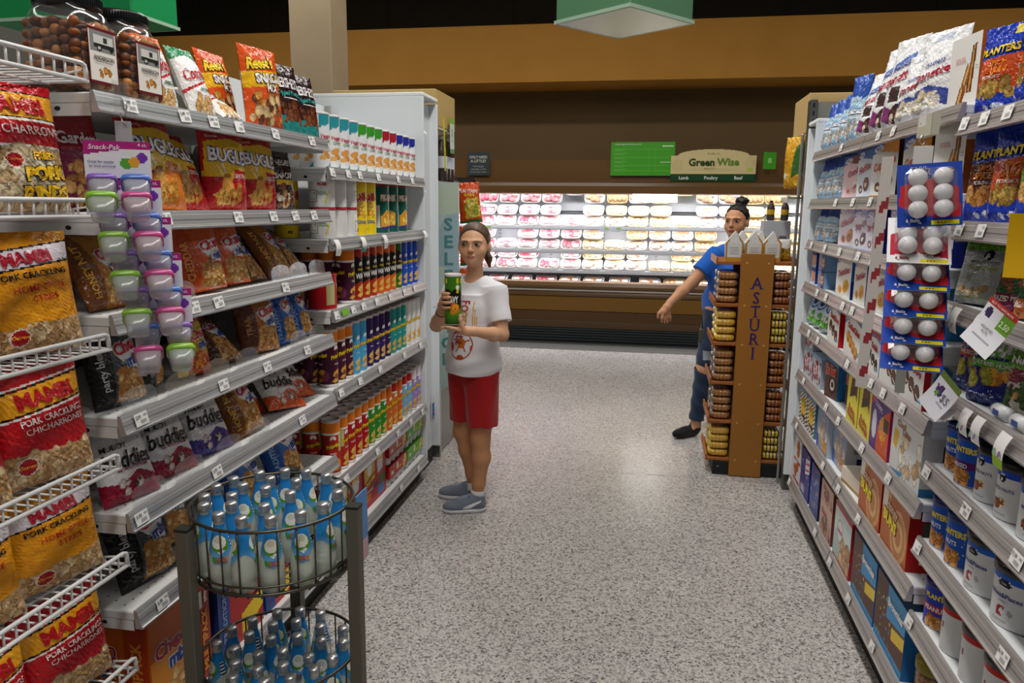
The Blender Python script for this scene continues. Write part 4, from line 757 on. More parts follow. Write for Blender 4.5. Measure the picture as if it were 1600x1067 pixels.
zeb = [('R', 'ece6d8', 0, 0, 1, 1)]+[('B', '241a14', v, v+.05, .5) for v in np.arange(-.2, 1.2, .12)]+[('E', 'e8c03a', .5, .5, .3, .26), ('R', '241a14', .25, .12, .8, .26), T('f0d84a', 'Zebra', .5, .62, .16, bold=.04, mw=.6, oc='241a14'), T('f4f0e8', 'Cakes', .5, .18, .12, bold=.03, mw=.5), ('R', '7aa0b8', 0, .9, 1, 1)]
hb('zebra', .175, .17, .14, zeb, '5a88a4', '4a7488')
hb('oat', .21, .19, .14, [('R', '8a9cc0', 0, 0, 1, 1), ('N', 7, ['c8b8a0', 'b8a488', 'd8ccb8'], .2, .1, .9, .8, 20, .12), ('R', '2c50a8', 0, .9, 1, 1), ('R', '3a5cb0', 0, 0, .2, .3), ('N', 4, ['d89a4a'], .6, .1, .9, .3, 5, .1)], 'c4ccd8', '2a4a8c', sart=[('R', 'ccd4dc', 0, 0, 1, 1), ('R', '3a78c0', 0, .86, 1, 1), ('R', '8a8e90', .2, .5, .6, .72), ('R', '2a3474', .3, .06, .5, .4)])
hb('cinn', .24, .06, .20, [('R', 'e8dccc', 0, 0, 1, 1), ('R', 'b08a3a', 0, 0, 1, .2)], 'c8b89c', 'e8d8c4', tart=[('R', 'e8dccc', 0, 0, 1, 1), ('E', '8a3a1c', .65, .75, .2, .2), ('E', 'b86a34', .65, .75, .12, .12), ('E', '7a2c14', .25, .5, .22, .2), ('E', 'c07a40', .25, .5, .13, .12), ('E', '8a3018', .7, .3, .22, .18), ('E', 'b8602c', .7, .3, .12, .1), ('R', '8a2424', 0, .9, 1, 1)])
bun = [('R', 'b8642c', 0, 0, 1, 1), ('R', 'd89a6a', .0, .55, .30, 1), ('R', 'ece4da', 0, .62, .2, .96), ('E', 'd8a068', .66, .38, .3, .44), ('E', 'c08048', .66, .38, .24, .36), ('E', 'dcae78', .66, .38, .17, .26), ('E', 'b87840', .66, .38, .1, .16), T('e8cbb0', 'Honey', .40, .74, .15, bold=.02, rot=-8, mw=.6, oc='c88a5a'), T('f0dc2c', 'BUNS', .34, .50, .20, bold=.05, rot=-8, mw=.6, oc='6a2c14')]
hb('bun', .25, .185, .15, bun, 'b01c1c', '8a2a14', sart=[('R', 'b01c1c', 0, 0, 1, 1), ('R', '5a5a58', .25, .6, .6, .85), ('R', 'e8e4e4', .25, .12, .42, .5), ('R', '3440a0', .33, .14, .40, .48)], tart=[('R', '8a2a14', 0, 0, 1, 1), ('P', 'd8a070', [(0, .6), (.5, .7), (.5, 1), (0, 1)]), T('f0dc2c', 'BUNS', .4, .4, .3, bold=.05, mw=.6, oc='5a1c0c')])
hb('bun2', .25, .165, .15, bun, 'b01c1c', '8a3a1c')
hb('muffin', .16, .30, .14, [('R', 'd8dade', 0, 0, 1, 1), ('N', 5, ['b8642c', 'a05424', 'c87a3a'], .2, .12, .8, .42, 8, .16), ('N', 6, ['b8642c', 'a05424', 'c87a3a'], .2, .58, .8, .92, 8, .16), ('R', 'b8303a', 0, .46, 1, .52), ('R', 'b8303a', 0, .0, 1, .06), T('e8e4ea', 'MUFFINS', .5, .49, .04, bold=.03)], 'd0d4d8', 'd8d8da', sart=[('R', 'd4d6da', 0, 0, 1, 1), ('R', '2a3474', .3, .08, .45, .28), ('R', '7a7e84', .25, .42, .5, .5)])
hb('indigo', .20, .30, .14, [('R', '3a3c84', 0, 0, 1, 1), ('N', 6, ['5a5aa0', '2c2c6c', '8a8ac0'], 0, 0, 1, 1, 50, .06), ('P', 'e8e4e4', [(.5, .5), (.95, .62), (.95, .92), (.5, .85)]), ('P', 'c02c34', [(.55, .58), (.9, .66), (.9, .7), (.55, .62)]), ('P', 'c02c34', [(.55, .72), (.9, .8), (.9, .84), (.55, .76)]), ('R', 'b8b8d0', .1, .06, .5, .2)], '2a3a94', '2c2c5c', sart=[('R', '28389c', 0, 0, 1, 1), ('R', '8a90a0', .2, .38, .7, .52), ('R', 'e4e4e8', .3, .06, .5, .32)])
hb('pie', .17, .24, .15, [('R', '44589c', 0, 0, 1, 1), ('N', 6, ['8a98c0', '2c3a7c', 'b8642c'], 0, 0, 1, 1, 40, .06)], '2a2c5c', '3a2420', sart=[('R', '2a2c4c', 0, 0, 1, 1), ('R', 'e0e0e4', .25, .1, .45, .45), ('R', '7a7a80', .2, .6, .6, .78)])
hb('choc', .21, .135, .16, [('R', 'c8a894', 0, 0, 1, 1), ('N', 7, ['6a3a34', '8a5044', 'a87a68'], .2, .1, .9, .6, 14, .10), T('a8305c', 'Pecan', .4, .72, .2, bold=.03, mw=.6, oc='e8d8cc')], '7a4a44', '9a6a50', tart=[('R', '8a6044', 0, 0, 1, 1), T('c04a7a', 'Pecan', .5, .5, .25, bold=.03, mw=.6)])
hb('oatw', .25, .25, .15, [('R', 'b8cccc', 0, 0, 1, 1), ('R', 'd8e4e4', .04, .5, .96, .94), ('E', 'a8bcbc', .36, .56, .2, .22), ('E', 'e8e8e8', .36, .56, .16, .18), ('N', 9, ['c89a68', 'b08454', 'd8b080'], .5, .05, .95, .45, 10, .12), ('B', 'b8303a', .92, 1), T('b8405a', 'Oatmeal', .36, .58, .08, mw=.28, bold=.03), ('B', 'b8303a', 0, .03)], 'b8303a', 'c8d4d4')
hb('oatw2', .25, .05, .15, [('R', 'd8dcdc', 0, 0, 1, 1), ('N', 4, ['c89a68'], .5, .1, .9, .9, 4, .06), ('B', 'b8303a', .8, 1)], 'b8303a', '4a8a90', tart=[('R', '4a8a94', 0, 0, 1, 1), ('R', 'b8303a', 0, .9, 1, 1), ('N', 4, ['c89a68', '7a5030'], .1, .1, .9, .8, 8, .12)])
hb('brown', .28, .22, .15, [('R', '5a3424', 0, 0, 1, 1), ('N', 3, ['e8c83a', '3a9ad0', 'd0402c', '6ab83a'], .05, .1, .6, .8, 30, .018), ('P', '3a94d0', [(.4, .5), (1, .62), (1, 1), (.4, 1)]), ('P', 'e8c83a', [(.6, .3), (1, .4), (1, .58), (.6, .48)]), ('B', '3a94d0', 0, .1), T('f4f0ea', 'Brownies', .68, .78, .12, bold=.04, mw=.5)], '2a6aa8', '3a5a7a', sart=[('R', '2a6aa8', 0, 0, 1, 1), ('R', '1c3a7c', .3, .2, .5, .5)])
OPEN = bag_mesh('donut_bag', .13, .19, .07, [('R', 'c0d0d4', 0, 0, 1, 1), ('E', '2c5ca8', .5, .66, .3, .2), ('E', 'a8c8e8', .5, .66, .24, .15), ('E', '1c3a80', .5, .66, .16, .09), ('N', 3, ['5ab03a', '7ac850', 'e0e8e0'], .1, .05, .9, .35, 22, .09)], 'b8ccd0', stand=True, seed=35)
# rows: (y, mesh, name, words, category, depth, tilt, yaw, back)
w = ['on the top right shelf', 'on the second right shelf', 'on the third right shelf', 'on the fourth right shelf', 'on the fifth right shelf', 'on the sixth right shelf', 'on the seventh right shelf', 'on the bottom right shelf']
def R(i, items):
    r = row('R', C_Z[i], w[i], G)
    for it in items:
        y, k, d, c, dp = it[:5]; o = it[5] if len(it) > 5 else {}
        r.add(y, B[k] if isinstance(k, str) else k, {'box': 'snack_cake_box', 'bag': 'donut_bag', 'wafer': 'wafer_box'}.get(c, c), d, {'box': 'box', 'bag': 'donut bag', 'wafer': 'box'}[c], dp, **o)
    r.done()
sb = 'pale blue donut bag'; wb = 'white donut bag'
R(0, [(3.86, 'skyb', sb, 'bag', .08, dict(tilt=.12, yaw=.3)), (3.70, 'skyb', sb, 'bag', .08, dict(tilt=.1, yaw=.3)), (3.54, 'skyb', sb, 'bag', .08, dict(tilt=.1, yaw=.3)), (3.385, 'skyb', sb, 'bag', .08, dict(tilt=.02, yaw=.3, scale=(1, 1, 1.22))),
      (3.20, 'wht', wb, 'bag', .08, dict(tilt=.22, yaw=.3, scale=(1, 1, .92))), (3.02, 'wht', wb, 'bag', .08, dict(tilt=.18, yaw=.3, scale=(1, 1, 1.12))), (2.87, 'wht', wb, 'bag', .08, dict(tilt=.12, yaw=.35, scale=(1, 1, 1.12))),
      (2.71, 'wht2', wb, 'bag', .08, dict(tilt=.15, yaw=.3, scale=(1, 1, .8))), (2.54, 'wht2', wb, 'bag', .08, dict(tilt=.1, yaw=.4, scale=(1, 1, .92))), (2.255, 'waf', 'white wafer roll box', 'wafer', .07, dict(yaw=.12, back=.01, scale=(.80, 1, .80)))])
R(1, [(3.87, 'skyb', sb, 'bag', .08, dict(tilt=.1, yaw=.3, scale=(1, 1, .85))), (3.71, 'skyb', sb, 'bag', .08, dict(tilt=.1, yaw=.3, scale=(1, 1, .85))), (3.565, 'skyb', sb, 'bag', .08, dict(tilt=.1, yaw=.3, scale=(1, 1, .88))), (3.38, 'crumb', 'pink and brown crumb donut box', 'box', .08, dict(yaw=.15, back=.02)),
      (3.175, 'hoho', 'white and sky blue cake roll box', 'box', .08, dict(yaw=.1, back=.02)), (2.955, 'cup', 'orange topped cupcake box', 'box', .09, dict(yaw=.15, back=.02)), (2.70, 'cup', 'orange topped cupcake box', 'box', .09, dict(yaw=.1, back=.05)), (2.49, 'hoho', 'white and sky blue cake roll box', 'box', .08, dict(back=.08)), (2.275, 'waf', 'white wafer roll box', 'wafer', .07, dict(yaw=.12, back=.0, scale=(.9, 1, 1)))])
R(2, [(3.85, 'skyb', sb, 'bag', .08, dict(tilt=.1, yaw=.3, scale=(1, 1, .8))), (3.66, 'skyb', sb, 'bag', .08, dict(tilt=.1, yaw=.3, scale=(1.1, 1, .85))), (3.335, 'coffee', 'lilac coffee cake box', 'box', .10, dict(yaw=.1, back=.01)), (3.08, 'suzy', 'lilac cream cake box', 'box', .10, dict(yaw=.1, back=.0)), (2.91, 'ding', 'lavender chocolate cake box', 'box', .1, dict(yaw=.1, back=.0)), (2.70, 'ding', 'lavender chocolate cake box', 'box', .1, dict(back=.02)), (2.50, 'zing', 'white and navy iced cake box', 'box', .09, dict(back=.04)), (2.28, 'zing', 'white and navy iced cake box', 'box', .09, dict(back=.02))])
R(3, [(3.87, 'minibun', 'small white and navy bun box, lower one', 'box', .2, dict(back=.01)), (3.87, 'minibun', 'small white and navy bun box, upper one', 'box', .2, dict(back=.01, dz=.077)), (3.66, 'honeybun', 'blue honey bun box, lower one', 'box', .22), (3.66, 'honeybun', 'blue honey bun box, upper one', 'box', .22, dict(dz=.077)), (3.28, 'twin', 'white sponge cake box', 'box', .10, dict(yaw=.1, back=.0)), (3.07, 'twin', 'white sponge cake box', 'box', .1, dict(back=.02)), (2.82, 'twin', 'white sponge cake box', 'box', .1, dict(yaw=.1, back=.01)), (2.60, 'cup', 'orange topped cupcake box', 'box', .09, dict(back=.03, scale=(1, 1, .85))), (2.30, 'hoho2', 'dark brown and blue cake roll box', 'box', .1, dict(back=.04, scale=(1, 1, .85)))])
R(4, [(3.865, OPEN, 'pale blue and green donut bag', 'bag', .08, dict(tilt=.15, yaw=.3)), (3.74, OPEN, 'pale blue and green donut bag', 'bag', .08, dict(tilt=.2, yaw=.3)), (3.59, OPEN, 'pale blue and green donut bag', 'bag', .08, dict(tilt=.3, yaw=.4)), (3.34, 'devil', 'white and orange chocolate cake box, tall', 'box', .15, dict()), (3.03, 'dcoff', 'white and orange coffee cake box', 'box', .15), (2.745, 'yodel', 'white and orange cake roll box, lower one', 'box', .13), (2.56, 'devil2', 'white and orange chocolate cake box, low', 'box', .3), (2.345, 'devil2', 'white and orange chocolate cake box, low', 'box', .3)])
R(5, [(3.80, 'swiss', 'white and brown swiss roll box', 'box', .12), (3.80, 'swiss2', 'flat swiss roll box on top of another', 'box', .14, dict(dz=.137)), (3.60, 'swiss', 'white and brown swiss roll box', 'box', .12), (3.36, 'hoho2', 'brown and blue cake roll box', 'box', .1, dict(yaw=.2)), (3.20, 'hoho2', 'brown and blue cake roll box', 'box', .1, dict(back=.05, scale=(1, 1, .9))), (2.955, 'fudge', 'yellow fudge cake box', 'box', .16, dict(back=.0, scale=(1, 1, .98))), (2.79, 'fudge', 'yellow fudge cake box', 'box', .16, dict(scale=(1, 1, .98))), (2.60, 'cosmic', 'purple and orange brownie box', 'box', .15), (2.335, 'cloud', 'white and grey cake box', 'box', .15), (2.93, 'cloud2', 'flat white cake box behind', 'box', .15, dict(back=.2))])
R(6, [(3.82, 'zebra', 'black and cream striped cake box', 'box', .14), (3.635, 'zebra', 'black and cream striped cake box', 'box', .14), (3.38, 'oat', 'grey blue oat cake box', 'box', .14), (3.16, 'oat', 'grey blue oat cake box', 'box', .14, dict(back=.02)), (2.905, 'cinn', 'flat cinnamon roll box', 'box', .2, dict(yaw=.1)), (2.635, 'bun', 'orange brown honey bun box', 'box', .15), (2.365, 'bun', 'orange brown honey bun box', 'box', .15, dict(scale=(1, 1, .97)))])
R(7, [(3.855, 'muffin', 'white muffin box with brown muffins', 'box', .14, dict(scale=(1, 1, .93))), (3.655, 'indigo', 'indigo cake box', 'box', .14, dict(scale=(1, 1, .93))), (3.435, 'pie', 'blue cake box with brown top', 'box', .15), (3.2, 'choc', 'pinkish brown pecan cake box, lower one', 'box', .16), (3.2, 'choc', 'pinkish brown pecan cake box, upper one', 'box', .16, dict(dz=.137)), (2.925, 'oatw', 'grey and teal oatmeal cake box', 'box', .15, dict(scale=(1, 1, .93))), (2.925, 'oatw2', 'flat oatmeal cake box on top of another', 'box', .15, dict(dz=.235)), (2.62, 'brown', 'brown and blue brownie box', 'box', .15), (2.325, 'brown', 'brown and blue brownie box', 'box', .15)])
# ---------------------------------------------------------------- right shelving, nuts
G = 'nuts on the right shelving'
B['plC'] = bag_mesh('nut_bag', .165, .25, .055, planters('c04a1c', 'SPICY', 'CAJUN', foods=['a88a3c', 'c09a4a', '8a6a2c']), '1438b0', stand=True, seed=41)
B['plS'] = bag_mesh('nut_bag', .165, .235, .055, planters('5a2418', 'SMOKY', 'SPICED'), '1438b0', stand=True, seed=42)
r = row('R', D_Z[0], 'on the top shelf of nut bags', G)
r.add(2.075, B['plC'], 'nut_bag', 'blue and orange nut bag standing square', 'nut bag', .055, yaw=.45, tilt=.05, scale=(.75, 1, .82))
r.add(1.925, B['plC'], 'nut_bag', 'blue and orange nut bag turned edgeways', 'nut bag', .055, yaw=-.5, tilt=.1, back=.0, scale=(.85, 1, .82))
r.add(1.80, B['plC'], 'nut_bag', 'blue and orange nut bag cut by picture edge', 'nut bag', .055, yaw=-.5, tilt=.05, back=.0, scale=(.85, 1, .95))
r.done()
PLG = bag_mesh('nut_bag', .165, .235, .055, planters('5a8a1c', 'DILL', 'PICKLE', 'e8e03c'), '1438b0', stand=True, seed=43)
r = row('R', D_Z[1], 'on the second shelf of nut bags', G)
r.add(2.06, B['plS'], 'nut_bag', 'blue and brown spiced nut bag', 'nut bag', .055, yaw=.45, tilt=.06, scale=(.88, 1, .95)); r.add(1.925, B['plC'], 'nut_bag', 'blue and orange nut bag', 'nut bag', .055, yaw=.45, tilt=.04, scale=(.88, 1, .98)); r.add(1.77, PLG, 'nut_bag', 'blue and green nut bag at picture edge', 'nut bag', .055, yaw=.4, tilt=.05); r.done()
PB = bag_mesh('nut_bag', .20, .235, .06, [('R', 'a4a8a6', 0, 0, 1, 1), ('R', '6aa81c', 0, .76, 1, 1), ('E', '16181a', .52, .70, .085, .075), T('f0f0f0', 'p', .525, .705, .075, bold=.06), T('5a5e5c', 'PISTACHIO NUTS', .5, .60, .035, mw=.8), T('c0c83a', 'PISTACHIOS', .5, .52, .05, mw=.8, bold=.02), ('N', 4, ['c8a878', 'b89460', 'd8c098'], .1, .16, .6, .26, 9, .09), ('B', '8ab03a', .07, .09), ('P', 'c4c8c6', [(.3, .2), (.7, .3), (.62, .5), (.4, .46)])], '9ca09e', stand=True, seed=44)
def emer(c2, t, nuts): return [('R', '1c5a28', 0, 0, 1, 1), ('P', 'b81c1c', [(.05, .72), (.5, .66), (.95, .72), (.95, 1), (.05, 1)]), T('e8e0d8', 'EMERALD', .5, .79, .085, bold=.03, mw=.84), ('N', 5, nuts, .2, .3, .8, .62, 28, .1), ('R', c2, 0, 0, 1, .24), T('f0e4d8', t, .5, .17, .075, bold=.03, mw=.86)]
EM1 = bag_mesh('nut_bag', .135, .235, .055, emer('8a1c54', 'GLAZED PECANS', ['8a4a24', 'a05a30', '6a3418']), '1c5a28', stand=True, seed=45); EM2 = bag_mesh('nut_bag', .14, .235, .055, emer('d8701c', 'VIRGINIA PEANUTS', ['c8a060', 'b08a4a', 'd8b880']), '1c5a28', stand=True, seed=46)
r = row('R', D_Z[2], 'on the third shelf of nut bags', G)
r.add(2.03, PB, 'nut_bag', 'grey and lime pistachio bag', 'nut bag', .06, yaw=.35, tilt=.12); r.add(1.885, EM1, 'nut_bag', 'green nut bag with purple foot', 'nut bag', .055, yaw=.4, tilt=.14, back=.02); r.add(1.755, EM2, 'nut_bag', 'green nut bag with orange foot', 'nut bag', .055, yaw=.35, tilt=.14, back=.01); r.done()
def mix(c, c2, t3): return [('R', '16267c', 0, 0, 1, 1), T('e8a81c', 'PLANTERS', .5, .88, .06, bold=.03, mw=.6), ('P', 'e8e6ea', [(.06, .58), (.92, .62), (.92, .82), (.06, .8)]), T(c, 'NUTTY', .46, .745, .10, bold=.04, mw=.7), T(c, 'SNACK MIX', .5, .635, .085, bold=.03, mw=.84), ('B', c2, .46, .56, .05), T('f0ece8', t3, .5, .51, .045, bold=.02, mw=.8), ('N', 6, ['d8941c', 'e0a83a', 'c87a1c', 'a8a02c'], .1, .26, .8, .42, 14, .11), ('N', 7, ['c8cce0'], .1, .05, .9, .2, 10, .02), T('d8dcec', 'NET WT 5.5 OZ', .35, .12, .025)]
MX1 = bag_mesh('nut_bag', .165, .245, .06, mix('b02030', 'c02a20', 'BARBECUE CHIPOTLE'), '16267c', stand=True, seed=47); MX2 = bag_mesh('nut_bag', .165, .25, .06, mix('5aa81c', '5ab01c', 'MUSTARD HONEY'), '16267c', stand=True, seed=48)
NT = bag_mesh('nut_bag', .15, .24, .06, [('R', 'c8c4b8', 0, 0, 1, 1), ('P', '6a9a2c', [(0, .55), (1, .62), (1, 1), (0, 1)]), ('P', '7a2434', [(0, .4), (1, .46), (1, .6), (0, .56)]), T('e8a81c', 'PLANTERS', .5, .8, .05, bold=.03, mw=.5, oc='2a3a1c'), T('e8e8e0', 'Nut-rition', .5, .68, .09, bold=.03, mw=.84), ('N', 6, ['7a3a24', '4a2a24', 'c89a5c', '3a5a24'], .1, .06, .9, .5, 22, .1)], '8a9a6c', stand=True, seed=49)
r = row('R', D_Z[3], 'on the fourth shelf of nut bags', G)
r.add(2.045, MX1, 'nut_bag', 'navy snack mix bag with red lettering', 'nut bag', .06, yaw=.45, tilt=.08, back=.02); r.add(1.915, MX2, 'nut_bag', 'navy snack mix bag with green lettering', 'nut bag', .06, yaw=.45, tilt=.06); r.add(1.77, NT, 'nut_bag', 'green and cream nut mix bag', 'nut bag', .06, yaw=.45, tilt=.08, back=.02); r.done()
for i, (y, d) in enumerate(((1.79, 'white roll with blue label lying at front of fourth nut shelf, farther one'), (1.70, 'white roll with blue label lying at front of fourth nut shelf, nearer one'))):
    t = thing('nut_tube', d, 'tube', (RX+.022, y, D_Z[3]+.0165), group='small tubes on the fourth nut shelf')
    b = MB(); b.tube([(0, -.028, 0), (0, .028, 0)], .0155, 'e6e8ea', 16); b.build('wrap', M_PLAST, t)
    b = MB(); b.tube([(0, .028, 0), (0, .044, 0)], [.0145, .012], 'd8dcdc', 16, 0); b.build('end', M_CLEAR, t)
    b = MB(); b.box((-.0165, -.012, -.006), (-.0152, .014, .006), '3a54a0'); b.build('label', M_CARTON, t)
PLT = can_parts('nut_can', .048, .122, [('R', '1a54b8', 0, 0, 1, 1)]+[L for u in (.2, .5, .8) for L in (T('e8d44a', 'PLANTERS', u, .76, .13, bold=.05, mw=.26), T('e4e8f4', 'NUTS', u, .54, .10, bold=.03, mw=.2), ('N', 5, NUT, u-.12, .05, u+.1, .34, 20, .035))]+[('N', 7, ['8aa8e0'], .6, .2, .64, .9, 14, .004)], '16256c', lidh=.014, lidr=1.05)
PL2 = can_parts('nut_can', .048, .128, [('R', '1a54b8', 0, 0, 1, 1), ('B', '5a1c6a', .36, .54)]+[L for u in (.2, .5, .8) for L in (T('e8d44a', 'PLANTERS', u, .80, .12, bold=.05, mw=.26), T('d8d0e8', 'MIXED', u, .45, .09, bold=.03, mw=.2), ('N', 5, NUT, u-.12, .05, u+.1, .32, 20, .035))], '16256c', lidh=.014, lidr=1.05)
PLR = can_parts('nut_can', .048, .128, [('R', '1a3cb8', 0, 0, 1, 1), ('B', 'b81c28', .40, .58)]+[L for u in (.2, .5, .8) for L in (T('e8d44a', 'PLANTERS', u, .80, .12, bold=.05, mw=.26), T('e8e4f0', 'PEANUTS', u-.02, .5, .11, bold=.03, mw=.22), ('N', 5, NUT, u-.12, .05, u+.06, .26, 16, .035))], '16246c', lidh=.014, lidr=1.05)
def pub(t1, c): return [('R', 'd4d6d8', 0, 0, 1, 1), ('B', c, .84, 1)]+[L for u in (.22, .5, .78) for L in (('E', 'd4d6d8', u, .83, .042, .085), ('E', '121316', u, .83, .036, .07), T('f0f0f0', 'p', u+.001, .835, .075, bold=.06), T('4a5a90', t1, u, .62, .07, mw=.22), ('N', 5, ['8a4a2c', 'c88a4a', 'e0c890'], u-.05, .26, u+.04, .34, 6, .03), ('R', 'b0b4b8', u-.06, .08, u+.05, .09))]
def hpi(c): return [('R', 'd4d6d8', 0, 0, 1, 1), ('B', c, .86, 1)]+[L for u in (.22, .5, .78) for L in (('E', 'd4d6d8', u, .82, .045, .09), ('E', '141c2c', u, .82, .038, .075), T('d8dce0', 'Publix', u, .825, .035, mw=.06), T('3a4a8c', 'Halves&Pieces', u, .60, .09, bold=.02, mw=.25), T('5a5e68', 'CASHEWS', u, .49, .03), ('E', '9a2430', u-.01, .28, .025, .12, -20), ('E', 'd4d6d8', u+.004, .27, .016, .06, -20), ('E', 'a8acac', u+.045, .28, .016, .06), ('R', 'b0b4b8', u-.06, .08, u+.03, .09))]
P1 = can_parts('nut_can', .052, .128, pub('MIXED NUTS', '1f48b8'), '17181a', lidh=.016, lidr=1.05); P2 = can_parts('nut_tub', .070, .138, hpi('1f5cc0'), '17181a', lidh=.02, lidr=1.05); P3 = can_parts('nut_can', .056, .14, [('R', 'd0d2d4', 0, 0, 1, 1), ('B', 'b8241c', .86, 1), ('N', 4, ['b4b8bc'], .1, .06, .5, .16, 14, .01), ('R', '8a3a38', .55, .5, .57, .62)], '17181a', lidh=.02, lidr=1.06)
bc = 'blue nut can'; r = row('R', D_Z[4], 'on the shelf under the snack mix bags', G)
r.add(2.088, PLT, 'nut_can', 'blue nut can with navy lid', 'can', .1, back=.015, yaw=.3); r.add(1.982, PL2, 'nut_can', 'blue and purple nut can', 'can', .1, back=.0, yaw=.3)
for y in (1.875, 1.765, 1.655): r.add(y, P1, 'nut_can', 'white nut can with blue band', 'can', .1, back=.006, yaw=.2 if y > 1.7 else .6)
r.done()
r = row('R', D_Z[5], 'on the shelf above the red banded cans', G)
for y in (2.09, 1.985): r.add(y, PLT, 'nut_can', 'blue nut can with navy lid', 'can', .1, back=.0, yaw=.3, scale=(1, 1, 1.08))
r.add(1.855, P2, 'nut_tub', 'white cashew tub with black lid', 'tub', .14, back=.0, yaw=.2); r.add(1.705, P2, 'nut_tub', 'white cashew tub with black lid', 'tub', .14, yaw=.35); r.done()
r = row('R', D_Z[6], 'on the lowest nut can shelf', G)
r.add(2.075, PLR, 'nut_can', 'blue and red nut can', 'can', .1, yaw=.9)
for y in (1.95, 1.825, 1.70): r.add(y, P3, 'nut_can', 'white nut can with red band', 'can', .115, yaw=-.4)
r.done()
gj = MB(); gj.lathe([(.04, 0), (.046, .008), (.047, .10), (.044, .115)], 'ffffff', 28, cap=False); gl = MB(); gl.lathe([(.048, .115), (.049, .117), (.049, .142), (.046, .145)], '8a7a1c', 28)
gn = MB(); rnd = random.Random(8)
for zz in np.arange(.012, .1, .014):
    for a in np.arange(0, 6.2, .36): gn.ball((.036*math.cos(a+zz*30), .036*math.sin(a+zz*30), zz), (.009, .009, .007), rnd.choice(NUT), 6)
gb = MB(); gb.lathe([(.0476, .02), (.0476, .055)], '2a2440', 28, cap=False)
t = thing('nut_jar', 'clear nut jar with gold lid on the bottom shelf under the nut cans', 'jar', (RX+.055, 2.07, D_Z[7]+.001))
for n_, b_, m_ in (('jar', gj, M_JAR), ('lid', gl, M_PLAST), ('nuts', gn, M_FOOD), ('label', gb, M_CARTON)): b_.build(n_, m_, t)
# shelf talkers clipped to the nut shelves
def talker(label, x, y, z, w, h, art, rot):
    b = MB(); n = 24; U, V = corners(n, n); b.add(np.column_stack([(U-.5)*w, .006*np.sin(V*3), (V-1)*h]), grid_faces(n, n), paint(*centres(n, n), art, w/h)); texts(b, art, w, h, lambda x_, z_, o: np.column_stack([x_, .006*np.sin(z_/h*3)-o-.0005, z_-h]))
    return put('shelf_sign', b.mesh('shelf_sign', M_MATTE), label, 'sign', (x, y, z), rot)
talker('white sign with red and green blocks hanging below the pistachio shelf', RX-.045, 1.685, D_Z[2]-.07, .085, .105, [('R', 'e4e4ec', 0, 0, 1, 1), ('R', 'c0342c', 0, .88, 1, 1), T('f0dcd8', 'BUY TO SAVE MORE', .5, .94, .05, mw=.8), ('R', '6aa02c', .6, .56, .98, .86), T('e8f0d8', '2.50', .8, .7, .12, mw=.3), ('E', '3a2a5a', .2, .72, .11, .11), T('4a4a5a', 'ASSORTED', .45, .46, .05, mw=.6), T('4a4a5a', 'NUTS', .45, .38, .05)]+[('R', 'a8a8b8', .15, v, .8, v+.012) for v in (.28, .22, .16)], (-.25, .45, -PI/2+.35))
talker('white sign with olive band hanging at the snack mix shelf corner', RX-.045, 1.905, D_Z[3]-.045, .08, .10, [('R', 'dcdce6', 0, 0, 1, 1), ('R', '6a7a3a', 0, .84, 1, 1), ('N', 3, ['4a2c6a', '5a8a3a', '7a3a4a'], .15, .4, .45, .65, 10, .08), T('5a5a6c', '$5', .7, .52, .2, bold=.0), ('R', 'a0a0b0', .5, .3, .85, .32), ('R', 'a0a0b0', .5, .24, .8, .26)], (-.25, .5, -PI/2+.3))
talker('small white tag with red heart shape beneath the olive banded sign', RX-.04, 1.945, D_Z[3]-.055, .075, .05, [('R', 'dcdce2', 0, 0, 1, 1), ('E', 'b82430', .25, .6, .15, .25), ('R', 'a8a8b4', .5, .5, .9, .54)], (-.4, -.3, -PI/2+.3))
talker('yellow sign at the right picture edge beside green nut bags', RX-.065, 1.575, 1.515, .07, .12, [('R', 'd8a800', 0, 0, 1, 1)], (0, 0, -.5))
# ---------------------------------------------------------------- white wire rack with bags of pork crackling
def wire_rack():
    t = thing('wire_rack', 'white coated wire rack of crackling bags at left picture edge', 'rack', (-1.19, 1.12, 0)); W_ = 'dcdcdc'
    zs = [1.79, 1.507, 1.212, .932, .692, .42]; y0, y1 = -.40, .375
    for z in zs:
        b = MB(); e = z+.017; l = z-.018; D = -.36
        loop = [(0, y0, e), (0, y1-.012, e), (0, y1-.002, e-.004), (0, y1, e-.014), (0, y1, l)]
        b.tube(loop, .0048, W_); b.tube([(0, y0, l), (0, y1+.004, l)], .0048, W_)
        for y in np.arange(y0+.01, y1-.005, .0295): b.tube([(-.001, y, e), (-.001, y, l)], .0026, W_, 6); b.tube([(-.001, y, l), (D, y, l+.002)], .0022, W_, 6)
        for x in (-.09, -.18, -.27, D): b.tube([(x, y0, l-.004), (x, y1, l-.004)], .0028, W_, 6)
        b.tube([(0, y1+.002, l), (D, y1+.002, l)], .0042, W_, 6)
        b.tube([(-.06, y1+.002, l), (-.06, y1, e-.02), (0, y1, e-.012)], .0026, W_, 6)
        b.build('wire_shelf', M_WIRE, t)
    b = MB(); b.box((-.385, y0, 0), (-.37, y1+.01, 1.98), 'b4b4b0'); b.build('back_panel', M_MATTE, t)
    for y in (y0+.01, y1-.02):
        b = MB(); b.box((-.37, y-.012, 0), (-.362, y+.012, 1.98), '8d8e8a'); b.build('upright', M_MATTE, t)
    b = MB(); b.box((-.38, y0, 0), (-.02, y1, .14), '2a2b2c'); b.build('base', M_MATTE, t)
wire_rack()
